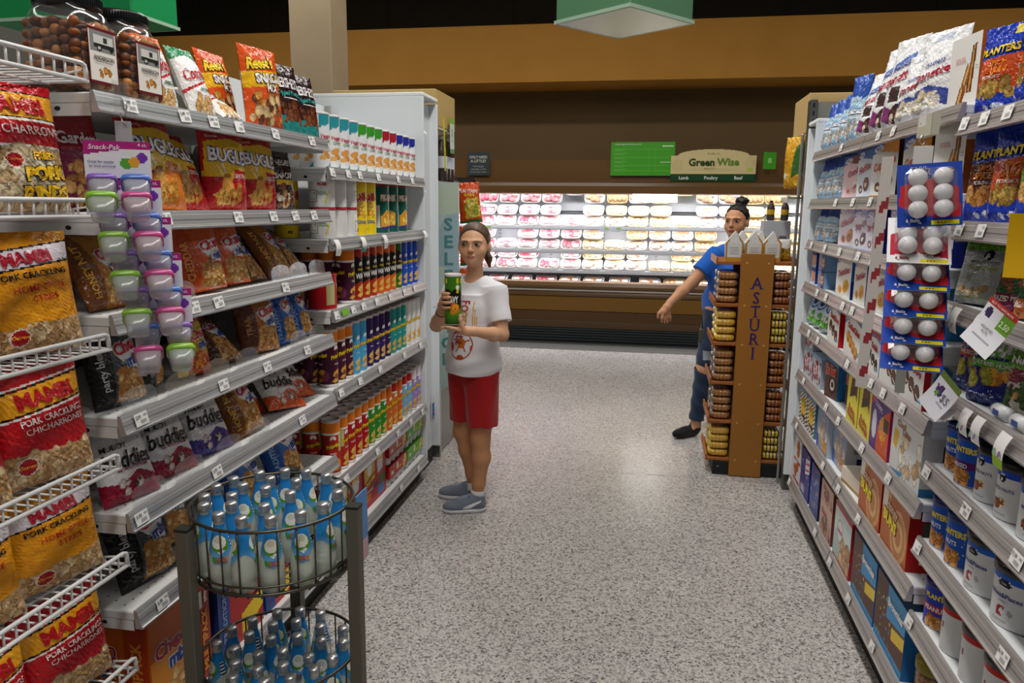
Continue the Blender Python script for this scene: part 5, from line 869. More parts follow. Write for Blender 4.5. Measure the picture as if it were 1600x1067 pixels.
MB_R = bag_mesh('crackling_bag', .225, .275, .075, mambi(True), 'a8141e', cell=.0028, seed=51, crink=.0035); MB_Y = bag_mesh('crackling_bag', .225, .27, .075, mambi(False), 'c8820f', cell=.0028, seed=52, crink=.0035); MB_P = bag_mesh('crackling_bag', .225, .275, .08, MAMBI_PR, 'a8141e', cell=.0028, seed=53, crink=.005)
HGT = ['top', 'second', 'third', 'fourth', 'lowest']
for i, (z, me, d) in enumerate(((1.489, MB_P, 'red and yellow pork rind bag with clear window'), (1.194, MB_Y, 'orange pork crackling bag'), (.914, MB_R, 'red pork crackling bag'), (.674, MB_Y, 'orange pork crackling bag'), (.402, MB_R, 'red pork crackling bag'))):
    for k, (y, w_) in enumerate(((.925, 'farthest left on'), (1.148, 'left one on'), (1.377, 'right one on'))):
        if k == 0 and i < 3: continue
        put('crackling_bag', me, f'{d}, {w_} the {HGT[i]} wire shelf', 'snack bag', (-1.266, y, z+.0085), (-.14, 0, PI/2-.20-.03*(i % 2)), 'pork crackling bags on the wire rack', (.98, .98, .95 if i < 3 else (.82 if i == 3 else .85)))
# ---------------------------------------------------------------- hanging strips: snack containers (left) and table tennis balls (right)
st = thing('hanging_strip', 'clear merchandising strip hanging from top left shelf with container packs', 'strip', (-1.115, 1.50, 1.735))
b = MB(); b.box((-.055, -.028, -.012), (.0, .028, -.009), 'ffffff'); b.box((-.0, -.026, -.03), (.002, .026, .035), 'ffffff'); b.build('shelf_clip', M_CLEAR, st)
b = MB(); b.tube([(.003, 0, .0), (.012, 0, -.015), (.006, 0, -.035), (-.004, 0, -.028), (-.002, 0, -.045), (.008, 0, -.052)], .0018, 'c0c0c4', 6); b.build('hook', M_STEEL, st)
b = MB(); b.box((-.016, -.001, -.125), (.016, .001, -.045), 'e4e4e4', 0, .0004); b.box((-.009, -.0015, -.60), (.009, .0005, -.06), 'dcdcdc'); o = b.build('strip', M_FROST, st); o.rotation_euler = (0, 0, .6)
def cont(top, n):
    b = MB(); b.lathe([(.017, 0), (.020, .003), (.0265, .036)], 'e8e8ec', 24, sq=5); l = MB(); l.lathe([(.0272, .034), (.0285, .036), (.0285, .043), (.0262, .0465), (.001, .0465)], 'ffffff', 24, sq=5); return b, l
cm, lm = cont(None, 0); cme = cm.mesh('container', M_FROST); LID = {}
for n_, m_ in (('green', M_GRN), ('pink', M_PNK), ('blue', M_BLU), ('purple', M_PUR)): LID[n_] = cont(None, 0)[1].mesh('lid', m_)
cart = [('R', 'e8e6ea', 0, 0, 1, 1), ('P', 'b0287c', [(0, .62), (.55, .78), (1, .8), (1, 1), (0, 1)]), T('f0dcea', 'Snack-Pak', .3, .84, .14, mw=.5, shear=.2), T('f0dcea', '4 ct.', .88, .92, .10), ('E', '5aa83a', .62, .40, .09, .16, 20), ('E', '7a3aa8', .86, .56, .09, .14), ('E', 'e8a83a', .74, .44, .08, .16), ('E', 'e8e4dc', .70, .70, .07, .10), T('3a4a80', 'Great for snacks', .24, .44, .07, mw=.4), T('3a4a80', 'for lunch and travel', .26, .32, .06, mw=.45)]
for i in range(5):
    z = 1.625-.078*i; yaw = .62
    t = thing('container_pack', f'{["topmost", "second", "third", "fourth", "lowest"][i]} pack of snack containers with coloured lids on the left hanging strip', 'container pack', (-1.105+.012*i, 1.462+.010*i, z), (0, 0, yaw), 'packs of small snack containers')
    b = MB(); U, V = corners(40, 24); b.add(np.column_stack([(U-.5)*.125, 0*U-.002, V*.075-.055]), grid_faces(40, 24), paint(*centres(40, 24), cart, 1.67)); texts(b, cart, .125, .075, lambda x, zz, o: np.column_stack([x, 0*x-.002-o, zz-.055])); b.box((-.0625, -.0015, -.055), (.0625, 0, .02), 'd8d4dc'); b.build('card', M_CARTON, t)
    for (x, y, zz), c in zip(((-.031, -.054, -.100), (.031, -.054, -.100), (-.031, -.122, -.136), (.031, -.122, -.136)), (('purple', 'blue', 'green', 'pink') if i < 4 else ('blue', 'purple', 'pink', 'green'))):
        cc = link('container', cme, t, (x, y, zz), (-.62, 0, 0)); link('lid', LID[c], cc)
st = thing('hanging_strip', 'white merchandising strip hanging from top right shelf with ball packs', 'strip', (.715, 2.235, 1.76))
b = MB(); U, V = corners(20, 10); pa = [('R', 'c8c6b4', 0, 0, 1, 1), ('R', 'e4e4e0', .1, .55, .62, .95), ('N', 3, ['5a5a5a'], .14, .65, .4, .9, 10, .01)]
b.add(np.column_stack([0*U-.02, .055-U*.11, V*.055-.05]), grid_faces(20, 10), paint(*centres(20, 10), pa, 2)); b.box((-.019, -.055, -.05), (.0, .055, .005), 'c8c6b4'); b.build('shelf_clip', M_PLAST, st)
b = MB(); b.tube([(-.021, 0, -.045), (-.03, 0, -.06), (-.02, 0, -.072), (-.012, 0, -.06), (-.016, 0, -.085)], .0018, 'c0c0c4', 6); b.build('hook', M_STEEL, st)
b = MB(); b.box((-.022, -.0012, -.185), (.022, .0012, -.082), 'dcdcd8', 0, .0005); b.box((-.012, -.001, -.72), (.012, .0005, -.1), 'dcdcd8'); o = b.build('strip', M_PLAST, st); o.location = (-.05, -.11, 0); o.rotation_euler = (0, 0, -.25)
b = MB(); b.tube([(-.016, 0, -.085), (-.035, -.06, -.088), (-.05, -.11, -.09)], .0018, 'c0c0c4', 6); b.build('arm', M_STEEL, st)
b = MB(); U, V = corners(8, 60); sa = [('R', 'c9c4bf', 0, 0, 1, 1)]+[('P', '94343c', [(.25, v), (1, v+.03), (1, v+.075), (.25, v+.045)]) for v in (.04, .19, .33, .47, .62, .76)]; b.add(np.column_stack([(U-.5)*.034-(1-V)*.02, 0*U, V*.62-.62]), grid_faces(8, 60), paint(*centres(8, 60), sa, .1)); o = b.build('side_card', M_CARTON, st); o.location = (-.118, -.06, -.105); o.rotation_euler = (0, 0, -.9)
def ballcard(white):
    c1, c2 = ('e0e0e2', 'b0203a') if white else ('1c44a8', 'c8202c')
    a = [('R', c1, 0, 0, 1, 1), ('P', c2, [(.04, .16), (.5, .22), (.96, .12), (.94, .58), (.5, .80), (.06, .62)] if white else [(.02, .34), (.5, .15), (.98, .13), (.94, .60), (.5, .80), (.06, .66)]),
         T('16205c', 'Table', .34, .90, .085, bold=.05, shear=.25, oc='ffffff'), T('16205c', 'Tennis', .36, .80, .085, bold=.05, shear=.25, oc='ffffff'), T('e8b42c', 'Balls', .76, .86, .075, bold=.05, shear=.2), T('e8eaf4' if not white else '8a2a3a', '6 Balls', .24, .10, .055, bold=.03), ('R', 'e8d81c', .52, .03, .94, .09), ('N', 4, ['5a5414'], .62, .055, .9, .065, 12, .006), ('N', 8, ['c8d0ec' if not white else 'a0a0a8'], .06, .03, .44, .06, 12, .008)]
    b = MB(); w, h = .14, .155; U, V = corners(40, 44); b.add(np.column_stack([(U-.5)*w, 0*U-.001, (V-1)*h+.02]), grid_faces(40, 44), paint(*centres(40, 44), a, w/h)); texts(b, a, w, h, lambda x, z, o: np.column_stack([x, 0*x-.001-o, z-h+.02])); b.box((-w/2, -.0006, .02-h), (w/2, .001, .02), 'b8b4b4'); return b.mesh('card', M_CARTON)
BC, BW = ballcard(False), ballcard(True); bb = MB(); bb.ball((0, 0, 0), .0215, 'e6e4e6', 20); BALL = bb.mesh('ball', M_PLAST)
bl = MB(); bl.box((-.056, -.046, -.112), (.056, -.0016, -.0), 'ffffff', 0, .012); BLIS = bl.mesh('blister', M_CLEAR)
for i in range(6):
    z = 1.612-.066*i-(.062 if i else 0)
    t = thing('ball_pack', f'{["topmost blue", "second, white backed", "third blue", "fourth blue", "fifth blue", "lowest blue"][i]} pack of six white table tennis balls on the right strip', 'ball pack', (.657+.002*i, 2.085-(.042 if i == 0 else 0), z), (-.22 if i == 0 else -.82, -.07 if i == 0 else .01, -.20-.02*(i % 2)), 'table tennis ball packs')
    link('card', BW if i == 1 else BC, t)
    for r_ in range(3):
        for x in (-.027, .027): link('ball', BALL, t, (x, -.0235, -.020-.0385*r_))
    link('blister', BLIS, t)
# ---------------------------------------------------------------- round wire stand of coconut drinks
SX, SY = -.917, 1.695; BZ = '5a564c'
t = thing('bottle_stand', 'bronze round wire stand with two baskets of bottles', 'stand', (SX, SY, 0))
for zb, zr in ((.62, .781), (.205, .37)):
    b = MB(); circ = lambda R, z, n=64: [(R*math.cos(2*PI*i/n), R*math.sin(2*PI*i/n), z) for i in range(n)]
    b.tube(circ(.199, zr), .0042, BZ, 8, closed=True); b.tube(circ(.196, zb+.004), .0042, BZ, 8, closed=True); b.tube(circ(.197, zb+.024), .003, BZ, 8, closed=True)
    for i in range(28): a = 2*PI*(i+.3)/28; c, s = math.cos(a), math.sin(a); b.tube([(.198*c, .198*s, zr), (.1965*c, .1965*s, zb)], .0022, BZ, 6)
    for k in range(-6, 7): y = k*.03; x = math.sqrt(.196**2-y*y); b.tube([(-x, y, zb), (x, y, zb)], .002, BZ, 6); b.tube([(y, -x, zb-.003), (y, x, zb-.003)], .002, BZ, 6)
    b.build('basket', M_STEEL, t)
for a, zt in ((-2.22, .765), (-.06, .785), (1.82, .78)):
    x, y = .2215*math.cos(a), .2215*math.sin(a); b = MB(); b.box((x-.016, y-.016, 0), (x+.016, y+.016, zt), '625e52', 0, .002); b.box((x-.0165, y-.0165, zt), (x+.0165, y+.0165, zt+.006), '26261f'); b.build('post', M_MATTE, t)
b = MB(); b.box((.205, .035, .60), (.208, .11, .79), '4a8ac8'); b.box((.2045, .036, .60), (.2085, .109, .655), 'c8a0b0'); b.build('price_card', M_CARTON, t)
R_ = .0285; prof = [(.024, 0), (R_, .004), (R_, .05), (.0275, .075), (.022, .108), (.0155, .136), (.0125, .148), (.0125, .162), (.0138, .164)]
b = MB(); b.lathe(prof, 'c2cfc0', 28); BODY = b.mesh('body', M_BOTTLE)
b = MB(); b.lathe([(.0135, .163), (.0142, .164), (.0142, .178), (.0128, .182), (.001, .182)], 'c2c4c6', 24); CAP = b.mesh('cap', M_STEEL)
b = MB(); b.lathe([(.0135, .163), (.0142, .164), (.0142, .178), (.0128, .182), (.001, .182)], 'c2c4c6', 24); b.tube([(.009*math.cos(a), -.0155-.002*math.sin(a), .172+.009*math.sin(a)) for a in np.linspace(0, 6.28, 16)[:-1]], .0011, 'd4d6d8', 6, closed=True); CAPR = b.mesh('cap', M_STEEL)
la = [('R', '2a86cc', 0, 0, 1, 1), ('G', '8cc4ea', '2f8ace', .05, .5)]
for u in (.5, .0, 1.0): la += [('E', '5a9a24', u, .54, .15, .20, -10), ('E', 'f0efe2', u-.012, .59, .125, .16, -10), ('E', 'd8d6c0', u-.02, .64, .07, .08), ('N', 5, ['f4f0f0', 'e4dce4'], u-.04, .32, u+.08, .38, 6, .025)]
la += [('R', 'e8ecee', .70, .3, .80, .72)]+[('R', '2a2c30', .71, v, .79, v+.012) for v in np.arange(.33, .70, .03)]
b = MB(); nu, nv = 64, 44; U, V = corners(nu, nv); zl = .058+V*.098; rr = np.interp(zl, [p[1] for p in prof], [p[0] for p in prof])+.0007; a_ = (U-.5)*2*PI
cu, cv = centres(nu, nv); keep = cv > .05+.34*np.abs(np.sin((cu-.5)*2*PI))**1.5
F = [f for f, k in zip(grid_faces(nu, nv), keep) if k]; b.add(np.column_stack([rr*np.sin(a_), -rr*np.cos(a_), zl]), F, paint(cu, cv, la, 1.4)[keep], 0, True)
tl = [T('3a9a3c', 'ta', .440, .215, .16, bold=.04), T('d83a2c', 'o', .487, .215, .16, bold=.04), T('3a7ac8', 'r', .522, .215, .16, bold=.04), T('e8902c', 'o', .557, .215, .16, bold=.04), T('4a5aa0', 'COCONUT WATER', .5, .10, .05, mw=.18)]
def _lab(x, z, o): zz = .058+z; r = np.interp(zz, [p[1] for p in prof], [p[0] for p in prof])+.0007+o; an = x/.0285; return np.column_stack([r*np.sin(an), -r*np.cos(an), zz])
texts(b, tl, 2*PI*.0285, .098, _lab); LAB = b.mesh('label', M_CARTON)
up = [[-.902, 1.362], [-.924, 1.41], [-.933, 1.471], [-.932, 1.526], [-.878, 1.489], [-.869, 1.428], [-.845, 1.385], [-.845, 1.313], [-.784, 1.31], [-.886, 1.578], [-.844, 1.544], [-.819, 1.482], [-.772, 1.388], [-.729, 1.331], [-.833, 1.611], [-.751, 1.464], [-.774, 1.538], [-.78, 1.607], [-.681, 1.368], [-.655, 1.418], [-.718, 1.591], [-.677, 1.544], [-.654, 1.491]]
low = [[-.998, 1.836], [-.941, 1.87], [-.875, 1.86], [-1.045, 1.782], [-.978, 1.773], [-.923, 1.8], [-.847, 1.788], [-1.082, 1.736], [-1.018, 1.717], [-.951, 1.71], [-.887, 1.733], [-.814, 1.727], [-1.078, 1.66], [-1.021, 1.647], [-.948, 1.637], [-.893, 1.662], [-.813, 1.65], [-.782, 1.79], [-.751, 1.734], [-.75, 1.657], [-.98, 1.576], [-.912, 1.571], [-.855, 1.596], [-.768, 1.591], [-.974, 1.516], [-.873, 1.524], [-.81, 1.54]]
def relax(P, R):
    P = [np.array(p) for p in P]; c = np.array((SX, SY))
    for _ in range(400):
        for i in range(len(P)):
            for j in range(i):
                d = P[i]-P[j]; l = np.linalg.norm(d)+1e-6
                if l < .0600: m = (.0600-l)/2*d/l; P[i] = P[i]+m; P[j] = P[j]-m
            d = P[i]-c; l = np.linalg.norm(d)
            if l > R: P[i] = c+d*R/l
    return P
rnd = random.Random(3)
for nm, pts, zb in (('upper', [(x*1.161, y*1.161) for x, y in up], .6235), ('lower', low, .2085)):
    P = sorted(relax(pts, .1645), key=lambda p: -(p[1]*.985-p[0]*.0)); rows = {}
    for p in P: rows.setdefault(int((SY+.18-p[1])/.062), []).append(p)
    for ri, (rk, ps) in enumerate(sorted(rows.items())):
        for ci, p in enumerate(sorted(ps, key=lambda p: p[0])):
            t = thing('drink_bottle', f'coconut drink bottle in {nm} basket, {ORD[ci]} from left in {ORD[ri]} row from back', 'bottle', (p[0], p[1], zb), (0, 0, rnd.choice([.5, .55, .45, .5, 1.6, -.5, 2.2])), 'coconut drink bottles in the wire stand')
            link('body', BODY, t); link('cap', CAPR if rnd.random() < .25 else CAP, t); link('label', LAB, t)
# ---------------------------------------------------------------- meat case along the back wall
aisle_marker('green hanging aisle sign box above the nut jars', -2.62, 3.18, 2.285, .95, .30, .36, -.05)
aisle_marker('pale green hanging aisle sign seen corner on near picture top', -.155, 3.52, 2.30, .42, .42, .34, PI/4+.12, '5a8a66')
mc = thing('meat_case', 'brown refrigerated meat case with lit open shelves along back wall', 'refrigerated case', (0, 8.46, 0))
CX0, CX1 = -4.2, 4.2
def sw(prof, c, x0=CX0, x1=CX1): b = MB(); b.sweep(prof, x0, x1, c); return b
b = sw([(.02, 0), (.02, .17), (.2, .17), (.2, 0)], '1d2122')
for z in (.03, .06, .09, .12, .148): b.sweep([(.02, z), (.008, z+.004), (.008, z+.018), (.02, z+.022)], CX0, CX1, '2e3436')
b.build('kick_louvre', M_MATTE, mc)
b = sw([(.03, .17), (.012, .175), (.0, .25), (.004, .255), (.0, .262), (.002, .362), (.3, .362), (.3, .17)], '4f3820'); b.build('lower_panel', M_PLAST, mc)
b = sw([(.003, .366), (-.004, .372), (-.004, .525), (.004, .53), (.3, .53), (.3, .366)], '71511f'); b.build('gold_panel', M_PLAST, mc)
b = sw([(.01, .53), (-.012, .535), (-.016, .56), (-.01, .582), (.02, .585), (.3, .585), (.3, .53)], '5a4024'); b.sweep([(-.012, .588), (-.022, .594), (-.022, .606), (-.012, .612), (.02, .612), (.02, .588)], CX0, CX1, 'a8a096'); b.build('bumper_rail', M_PLAST, mc)
b = sw([(-.012, .612), (-.03, .625), (-.034, .65), (-.02, .69), (.015, .705), (.05, .70), (.05, .612)], '5e4326'); b.build('front_lip', M_PLAST, mc)
b = sw([(.05, .64), (.05, .66), (.53, .66), (.53, .64)], 'e4e6e8'); b.build('tub_floor', M_MATTE, mc)
b = sw([(.51, .66), (.51, 1.50), (.535, 1.50), (.535, .66)], 'e6e9ee')
for x in np.arange(-3.6, 3.7, .61):
    for z in np.arange(.75, 1.45, .04): b.box((x-.012, .508, z), (x-.006, .5105, z+.018), '3a3c40'); b.box((x+.006, .508, z), (x+.012, .5105, z+.018), '3a3c40')
b.build('back_wall', M_MATTE, mc)
mir = bpy.data.materials.new('mirror'); mir.use_nodes = True; pb = mir.node_tree.nodes['Principled BSDF']; pb.inputs['Base Color'].default_value = (.85, .87, .86, 1); pb.inputs['Metallic'].default_value = 1; pb.inputs['Roughness'].default_value = .06
b = sw([(.50, 1.455), (.26, 1.655), (.27, 1.665), (.51, 1.465)], 'dfe2e2'); b.build('tilted_mirror', mir, mc)
b = sw([(.485, 1.44), (.485, 1.458), (.505, 1.458), (.505, 1.44)], '6a6c70'); b.build('mirror_edge', M_STEEL, mc)
b = sw([(.03, 1.655), (.0, 1.66), (-.012, 1.69), (-.012, 1.74), (.0, 1.775), (.04, 1.79), (.09, 1.80), (.09, 2.02), (.545, 2.02), (.545, 1.67), (.3, 1.67), (.06, 1.67)], '6a4c2a'); b.build('canopy', M_PLAST, mc)
for i, z in enumerate((1.292, 1.029, .806)):
    b = sw([(.14, z-.02), (.14, z), (.51, z+.012), (.51, z-.006)], 'd8dade'); b.sweep([(.134, z-.03), (.13, z-.02), (.13, z+.004), (.14, z+.004), (.14, z-.03)], CX0, CX1, 'b4b8c0'); s_ = b.build('shelf', M_MATTE, mc)
    b = MB()
    for x in np.arange(-2.2, 1.9, .0185): b.box((x, .136, z+.004), (x+.0055, .139, z+.052), 'f0f0f0')
    b.box((-2.2, .135, z+.046), (1.9, .140, z+.054), 'f0f0f0'); b.box((-2.2, .135, z+.024), (1.9, .1385, z+.028), 'f0f0f0'); b.build('basket_fence', M_WIRE, s_)
for x, z in ((-1.85, 1.292), (-.52, 1.292), (-.385, 1.292), (-1.93, 1.029)):
    b = MB(); b.box((x-.05, .122, z-.045), (x+.05, .126, z+.006), 'b8b8d0'); b.box((x+.0, .1215, z-.02), (x+.048, .122, z+.004), '8ab85a'); b.build('shelf_label', M_CARTON, mc)
b = MB(); b.box((-.226, .20, 1.575), (.261, .25, 1.65), 'ffffff'); b.build('case_lamp', M_GLOW, mc)  # added glowing white box making the bright rectangle under the canopy
for x in (-3.0, -1.5, 0, 1.5, 3.0):      # tubes under the canopy and under each shelf lip
    area('case_tubes', (x, 8.54, 1.645), 1.45, .05, 15, (1, .97, .98), (math.radians(24), 0, 0))
    for z in (1.268, 1.005): area('case_tubes', (x, 8.64, z), 1.45, .03, 5, (1, .97, .98), (math.radians(20), 0, 0))
b = MB(); b.box((-.002, -.16, 0), (.002, .16, .11), 'dadcde'); DIV = b.mesh('divider', M_CLEAR)
# meat packs: foam tray, meat, price label
def meat(name, mc_, cols, tray, n, seed, lump):
    w, d, h = .235, .175, .032; rnd = random.Random(seed); a = MB()
    a.lathe([(.40, 0), (.47, .35), (.5, 1), (.47, 1), (.44, .5)], tray, 24, sq=5); a.V = [np.column_stack([v[:, 0]*w, v[:, 1]*d, v[:, 2]*h]) for v in a.V]
    m = MB()
    for i in range(n):
        x = (i+.5)/n*w*.84-w*.42 if lump else rnd.uniform(-.3, .3)*w; y = rnd.uniform(-.06, .06)*d if lump else rnd.uniform(-.28, .28)*d
        rx, ry = (w*.42/n*1.25, d*.38) if lump else (rnd.uniform(.12, .22)*w, rnd.uniform(.14, .26)*d)
        m.ball((x, y, h*.75+rnd.uniform(0, .004)), (rx, ry, .016), rnd.choice(cols), 10)
    l = MB(); l.box((.03, -.07, h*.75+.0155), (.09, -.006, h*.75+.0165), 'f4f4f4'); l.box((.034, -.028, h*.75+.0166), (.086, -.012, h*.75+.0169), 'c8ccd0')
    r = [('tray', a.mesh('tray', M_PLAST)), ('meat', m.mesh('meat', M_MEAT)), ('label', l.mesh('label', M_CARTON))]
    if seed % 2: l = MB(); l.box((-.09, -.065, h*.75+.0155), (-.03, -.02, h*.75+.0165), 'f4f4f4'); r.append(('label', l.mesh('label', M_CARTON)))
    return r
RED = [meat('r', None, ['b84a5a', 'c86470', 'a83a4a', 'd89098'], 'f2f2f2', 6, 1, False), meat('r', None, ['c05060', 'd07a84', 'b04454'], 'f2f2f2', 4, 2, True), meat('r', None, ['cf7a80', 'dc9aa0', 'c06068'], 'f4f4f4', 8, 3, False)]
PAL = [meat('p', None, ['e4b890', 'd8a47c', 'ecc8a4'], 'f0e0a8', 4, 4, True), meat('p', None, ['e0b08c', 'eccab0', 'd89c7c'], 'f2f2f2', 6, 5, False), meat('p', None, ['ecd0a0', 'e0bc88'], 'f0e4b8', 3, 6, True)]
SHW = ['top', 'middle', 'lower']; rnd = random.Random(12)
xs = np.arange(-2.14, 1.62, .248)
for i, z in enumerate((1.292, 1.029, .806)):
    nr = npal = 0; cnt = {}
    lst = []
    for k, x in enumerate(xs):
        red = x < -.85
        for lv in range(2 if not (k*7+i) % 5 == 0 else 1): lst.append((x, lv, red))
    for lv in (0, 1):
        for red in (True, False):
            seq = [q for q in lst if q[1] == lv and q[2] == red]
            for n_, (x, _, _) in enumerate(seq):
                tl = (.62 if i < 2 or lv == 0 else .40)+rnd.uniform(-.015, .015)
                o = ORD[n_] if n_ < 16 else 'last'
                put('meat_pack', rnd.choice(RED if red else PAL), f'{"red meat" if red else "pale poultry"} pack, {o} from left in {"lower" if lv == 0 else "upper"} layer of {SHW[i]} case shelf', 'meat pack', (x+rnd.uniform(-.006, .006), 8.46+.256+lv*(.072 if i < 2 else .10), z+.006+lv*(.122 if i < 2 else .114)), (tl, rnd.uniform(-.015, .015), rnd.uniform(-.02, .02)), 'meat packs in the case')
for n_, (x, red) in enumerate([(-2.05, 1), (-1.72, 1), (-1.44, 1), (-1.16, 1), (-.89, 0), (-.62, 0), (-.33, 0), (.0, 0), (.27, 0), (.54, 0)]):
    put('meat_pack', rnd.choice(RED if red else PAL), f'{"red meat" if red else "pale"} pack lying in the bottom tub of the case, {ORD[n_]} from left', 'meat pack', (x, 8.46+.16, .663), (.30, 0, rnd.uniform(-.2, .2)), 'meat packs in the case tub')
for n_, (x, z) in enumerate(((-.28, .806), (.12, .66))):
    put('case_divider', DIV, f'clear divider standing in the meat case, {"nearer the woman" if n_ else "left one on the lower shelf"}', 'divider', (x, 8.46+.32, z+.012), (0, 0, 0), 'dividers in the case')
# ---------------------------------------------------------------- signs over the case
def sign(name, label, x0, x1, y, z0, z1, art, th=.012, cell=.006, shape=None):
    w, h = x1-x0, z1-z0; b = MB(); nu, nv = int(w/cell), int(h/cell); U, V = corners(nu, nv)
    F = grid_faces(nu, nv); C = paint(*centres(nu, nv), art, w/h); cu, cv = centres(nu, nv)
    if shape is not None: k = shape(cu, cv); F = [f for f, q in zip(F, k) if q]; C = C[k]
    b.add(np.column_stack([(U-.5)*w, 0*U, V*h]), F, C); b.add(np.column_stack([(U-.5)*w, 0*U+th, V*h]), [f[::-1] for f in F], '3a3a34')
    texts(b, art, w, h, lambda x, z, o: np.column_stack([x, 0*x-o, z]), base=.002)
    E_ = {}
    for f in F:
        for i in range(4): e = (f[i], f[(i+1) % 4]); E_[e] = 1
    n = (nu+1)*(nv+1); P = np.column_stack([(U-.5)*w, 0*U, V*h]); Q = P+np.array((0, th, 0))
    ed = [e for e in E_ if (e[1], e[0]) not in E_]; b.add(np.concatenate([P, Q]), [(a, c, c+n, a+n) for a, c in ed], '5a5a50')
    return put(name, b.mesh(name, M_CARTON), label, 'sign', ((x0+x1)/2, y, z0), (0, 0, 0))
gr = [('R', '4aa42c', 0, 0, 1, 1), T('d8f0d0', 'PORK/LAMB NUTRITION FACTS', .27, .93, .04, mw=.5), ('R', 'd8f0d0', .8, .87, .97, .89), ('R', 'd8f0d0', .78, .40, .97, .415)]
for i in range(19): gr += [('R', '72bc58', .05, .10+i*.04, .13+.06*((i*7) % 3), .112+i*.04)]+([('R', '66b44c', .22, .10+i*.04, .92, .107+i*.04)] if i % 2 else [])
for u in (.2, .3, .4, .5, .6, .7, .8, .9): gr.append(('R', '5cb040', u, .08, u+.004, .84))
sign('nutrition_sign', 'bright green nutrition chart sign above the meat case', -.467, .21, 8.512, 1.853, 2.206, gr)
gw = [('R', 'd8c894', 0, 0, 1, 1), ('E', 'd2c18c', .08, .5, .07, .2, 30), ('E', 'd2c18c', .93, .6, .06, .2, -30), ('E', 'cfbe88', .5, .36, .3, .05), ('R', '1d4a2c', 0, 0, 1, .22), T('eef0e4', 'Lamb', .16, .11, .105, bold=.02), T('eef0e4', 'Poultry', .48, .11, .105, bold=.02), T('eef0e4', 'Beef', .80, .11, .105, bold=.02),
      T('8a7a4a', 'P U B L I X', .5, .86, .06), T('2e4a24', 'Green', .365, .60, .23, bold=.035), T('6a8a3a', 'Wise', .675, .61, .23, bold=.035), T('8a9a5a', 'M A R K E T', .46, .40, .045), ('R', 'b8c85a', .90, .3, .96, .42)]
sign('market_sign', 'cream arched sign with dark green base above the meat case', .172, 1.049, 8.505, 1.797, 2.128, gw, cell=.005, shape=lambda u, v: v < .80+.20*np.sqrt(np.clip(1-((u-.5)/.42)**2, 0, 1)) if True else v)
sign('slate_sign', 'small dark slate sign with white lettering above left of case', -2.059, -1.81, 8.512, 1.853, 2.103, [('R', '3c474c', 0, 0, 1, 1), T('d8d4c4', 'ONLY NEED', .5, .80, .12, mw=.82), T('d8d4c4', 'A LITTLE?', .5, .63, .12, mw=.75), T('a8aaa4', "We'll happily", .5, .40, .07, mw=.5), T('a8aaa4', 'repackage an item', .5, .28, .07, mw=.72), T('a8aaa4', 'to meet your needs.', .5, .16, .07, mw=.76)])
b = MB(); b.box((-.07, -.003, 0), (.07, .003, .17), '4aa02c'); b.box((-.02, -.0036, .06), (.02, -.003, .11), '9ad07a'); b.box((-.004, 0, -.0), (.004, .11, .006), '808080')
put('flag_sign', b.mesh('flag_sign', M_CARTON), 'small green flag sign turned sideways right of the cream sign', 'sign', (1.17, 8.42, 1.92), (0, 0, .35))
# ---------------------------------------------------------------- left end cap: cooler with glass side
lc = thing('endcap_cooler', 'steel end cap drinks cooler with pale glass side panel, left', 'cooler', (-1.22, 4.33, 0))
b = MB(); b.box((-.62, .0, .0), (-.02, .46, .40), '7d7f7b', 0, .006); b.box((-.64, -.012, .02), (-.0, .0, 1.66), '8a8c88'); b.build('base', M_STEEL, lc)
b = MB(); b.box((-.03, .0, .0), (0, .03, 1.62), 'a8aaa6', 0, .003); b.box((-.03, .455, .0), (0, .485, 1.62), 'a8aaa6', 0, .003); b.box((-.62, .0, 1.62), (0, .485, 1.66), '9a9c98', 0, .003); b.build('frame', M_STEEL, lc)
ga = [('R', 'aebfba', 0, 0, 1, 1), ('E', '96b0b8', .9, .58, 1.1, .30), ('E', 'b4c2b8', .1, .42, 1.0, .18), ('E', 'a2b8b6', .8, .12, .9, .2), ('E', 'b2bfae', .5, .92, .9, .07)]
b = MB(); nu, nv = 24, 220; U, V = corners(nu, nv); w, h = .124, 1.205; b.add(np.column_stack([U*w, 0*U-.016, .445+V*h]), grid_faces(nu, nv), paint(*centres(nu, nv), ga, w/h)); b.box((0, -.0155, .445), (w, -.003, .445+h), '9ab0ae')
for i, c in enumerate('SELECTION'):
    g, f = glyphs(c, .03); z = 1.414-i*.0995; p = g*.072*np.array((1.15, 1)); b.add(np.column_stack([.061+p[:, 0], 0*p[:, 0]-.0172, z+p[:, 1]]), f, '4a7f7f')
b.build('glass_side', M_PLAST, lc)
b = MB(); b.box((-.01, .03, .40), (-.004, .455, 1.62), '8f9a98'); b.build('side_panel', M_STEEL, lc)
b = MB(); b.box((-.60, .47, .43), (-.02, .48, 1.6), '2a2c2c'); b.build('inside', M_MATTE, lc)
he = thing('header_box', 'tan wood header box on top of the left end cap', 'header', (-1.24, 4.36, 1.972))
b = MB(); b.box((-.62, 0, 0), (0, .43, .20), 'c0a46a', 0, .003); b.build('box', M_WOOD, he)
b = MB(); b.box((-.62, .005, -.014), (-.004, .42, 0), 'd8cfae'); b.build('underside', M_MATTE, he)
b = MB(); b.box((-.60, .02, -.30), (-.57, .05, 0), '6a6c68'); b.box((-.05, -.03, -.3), (-.02, .0, .0), '5a5c58'); b.build('bracket', M_STEEL, he)
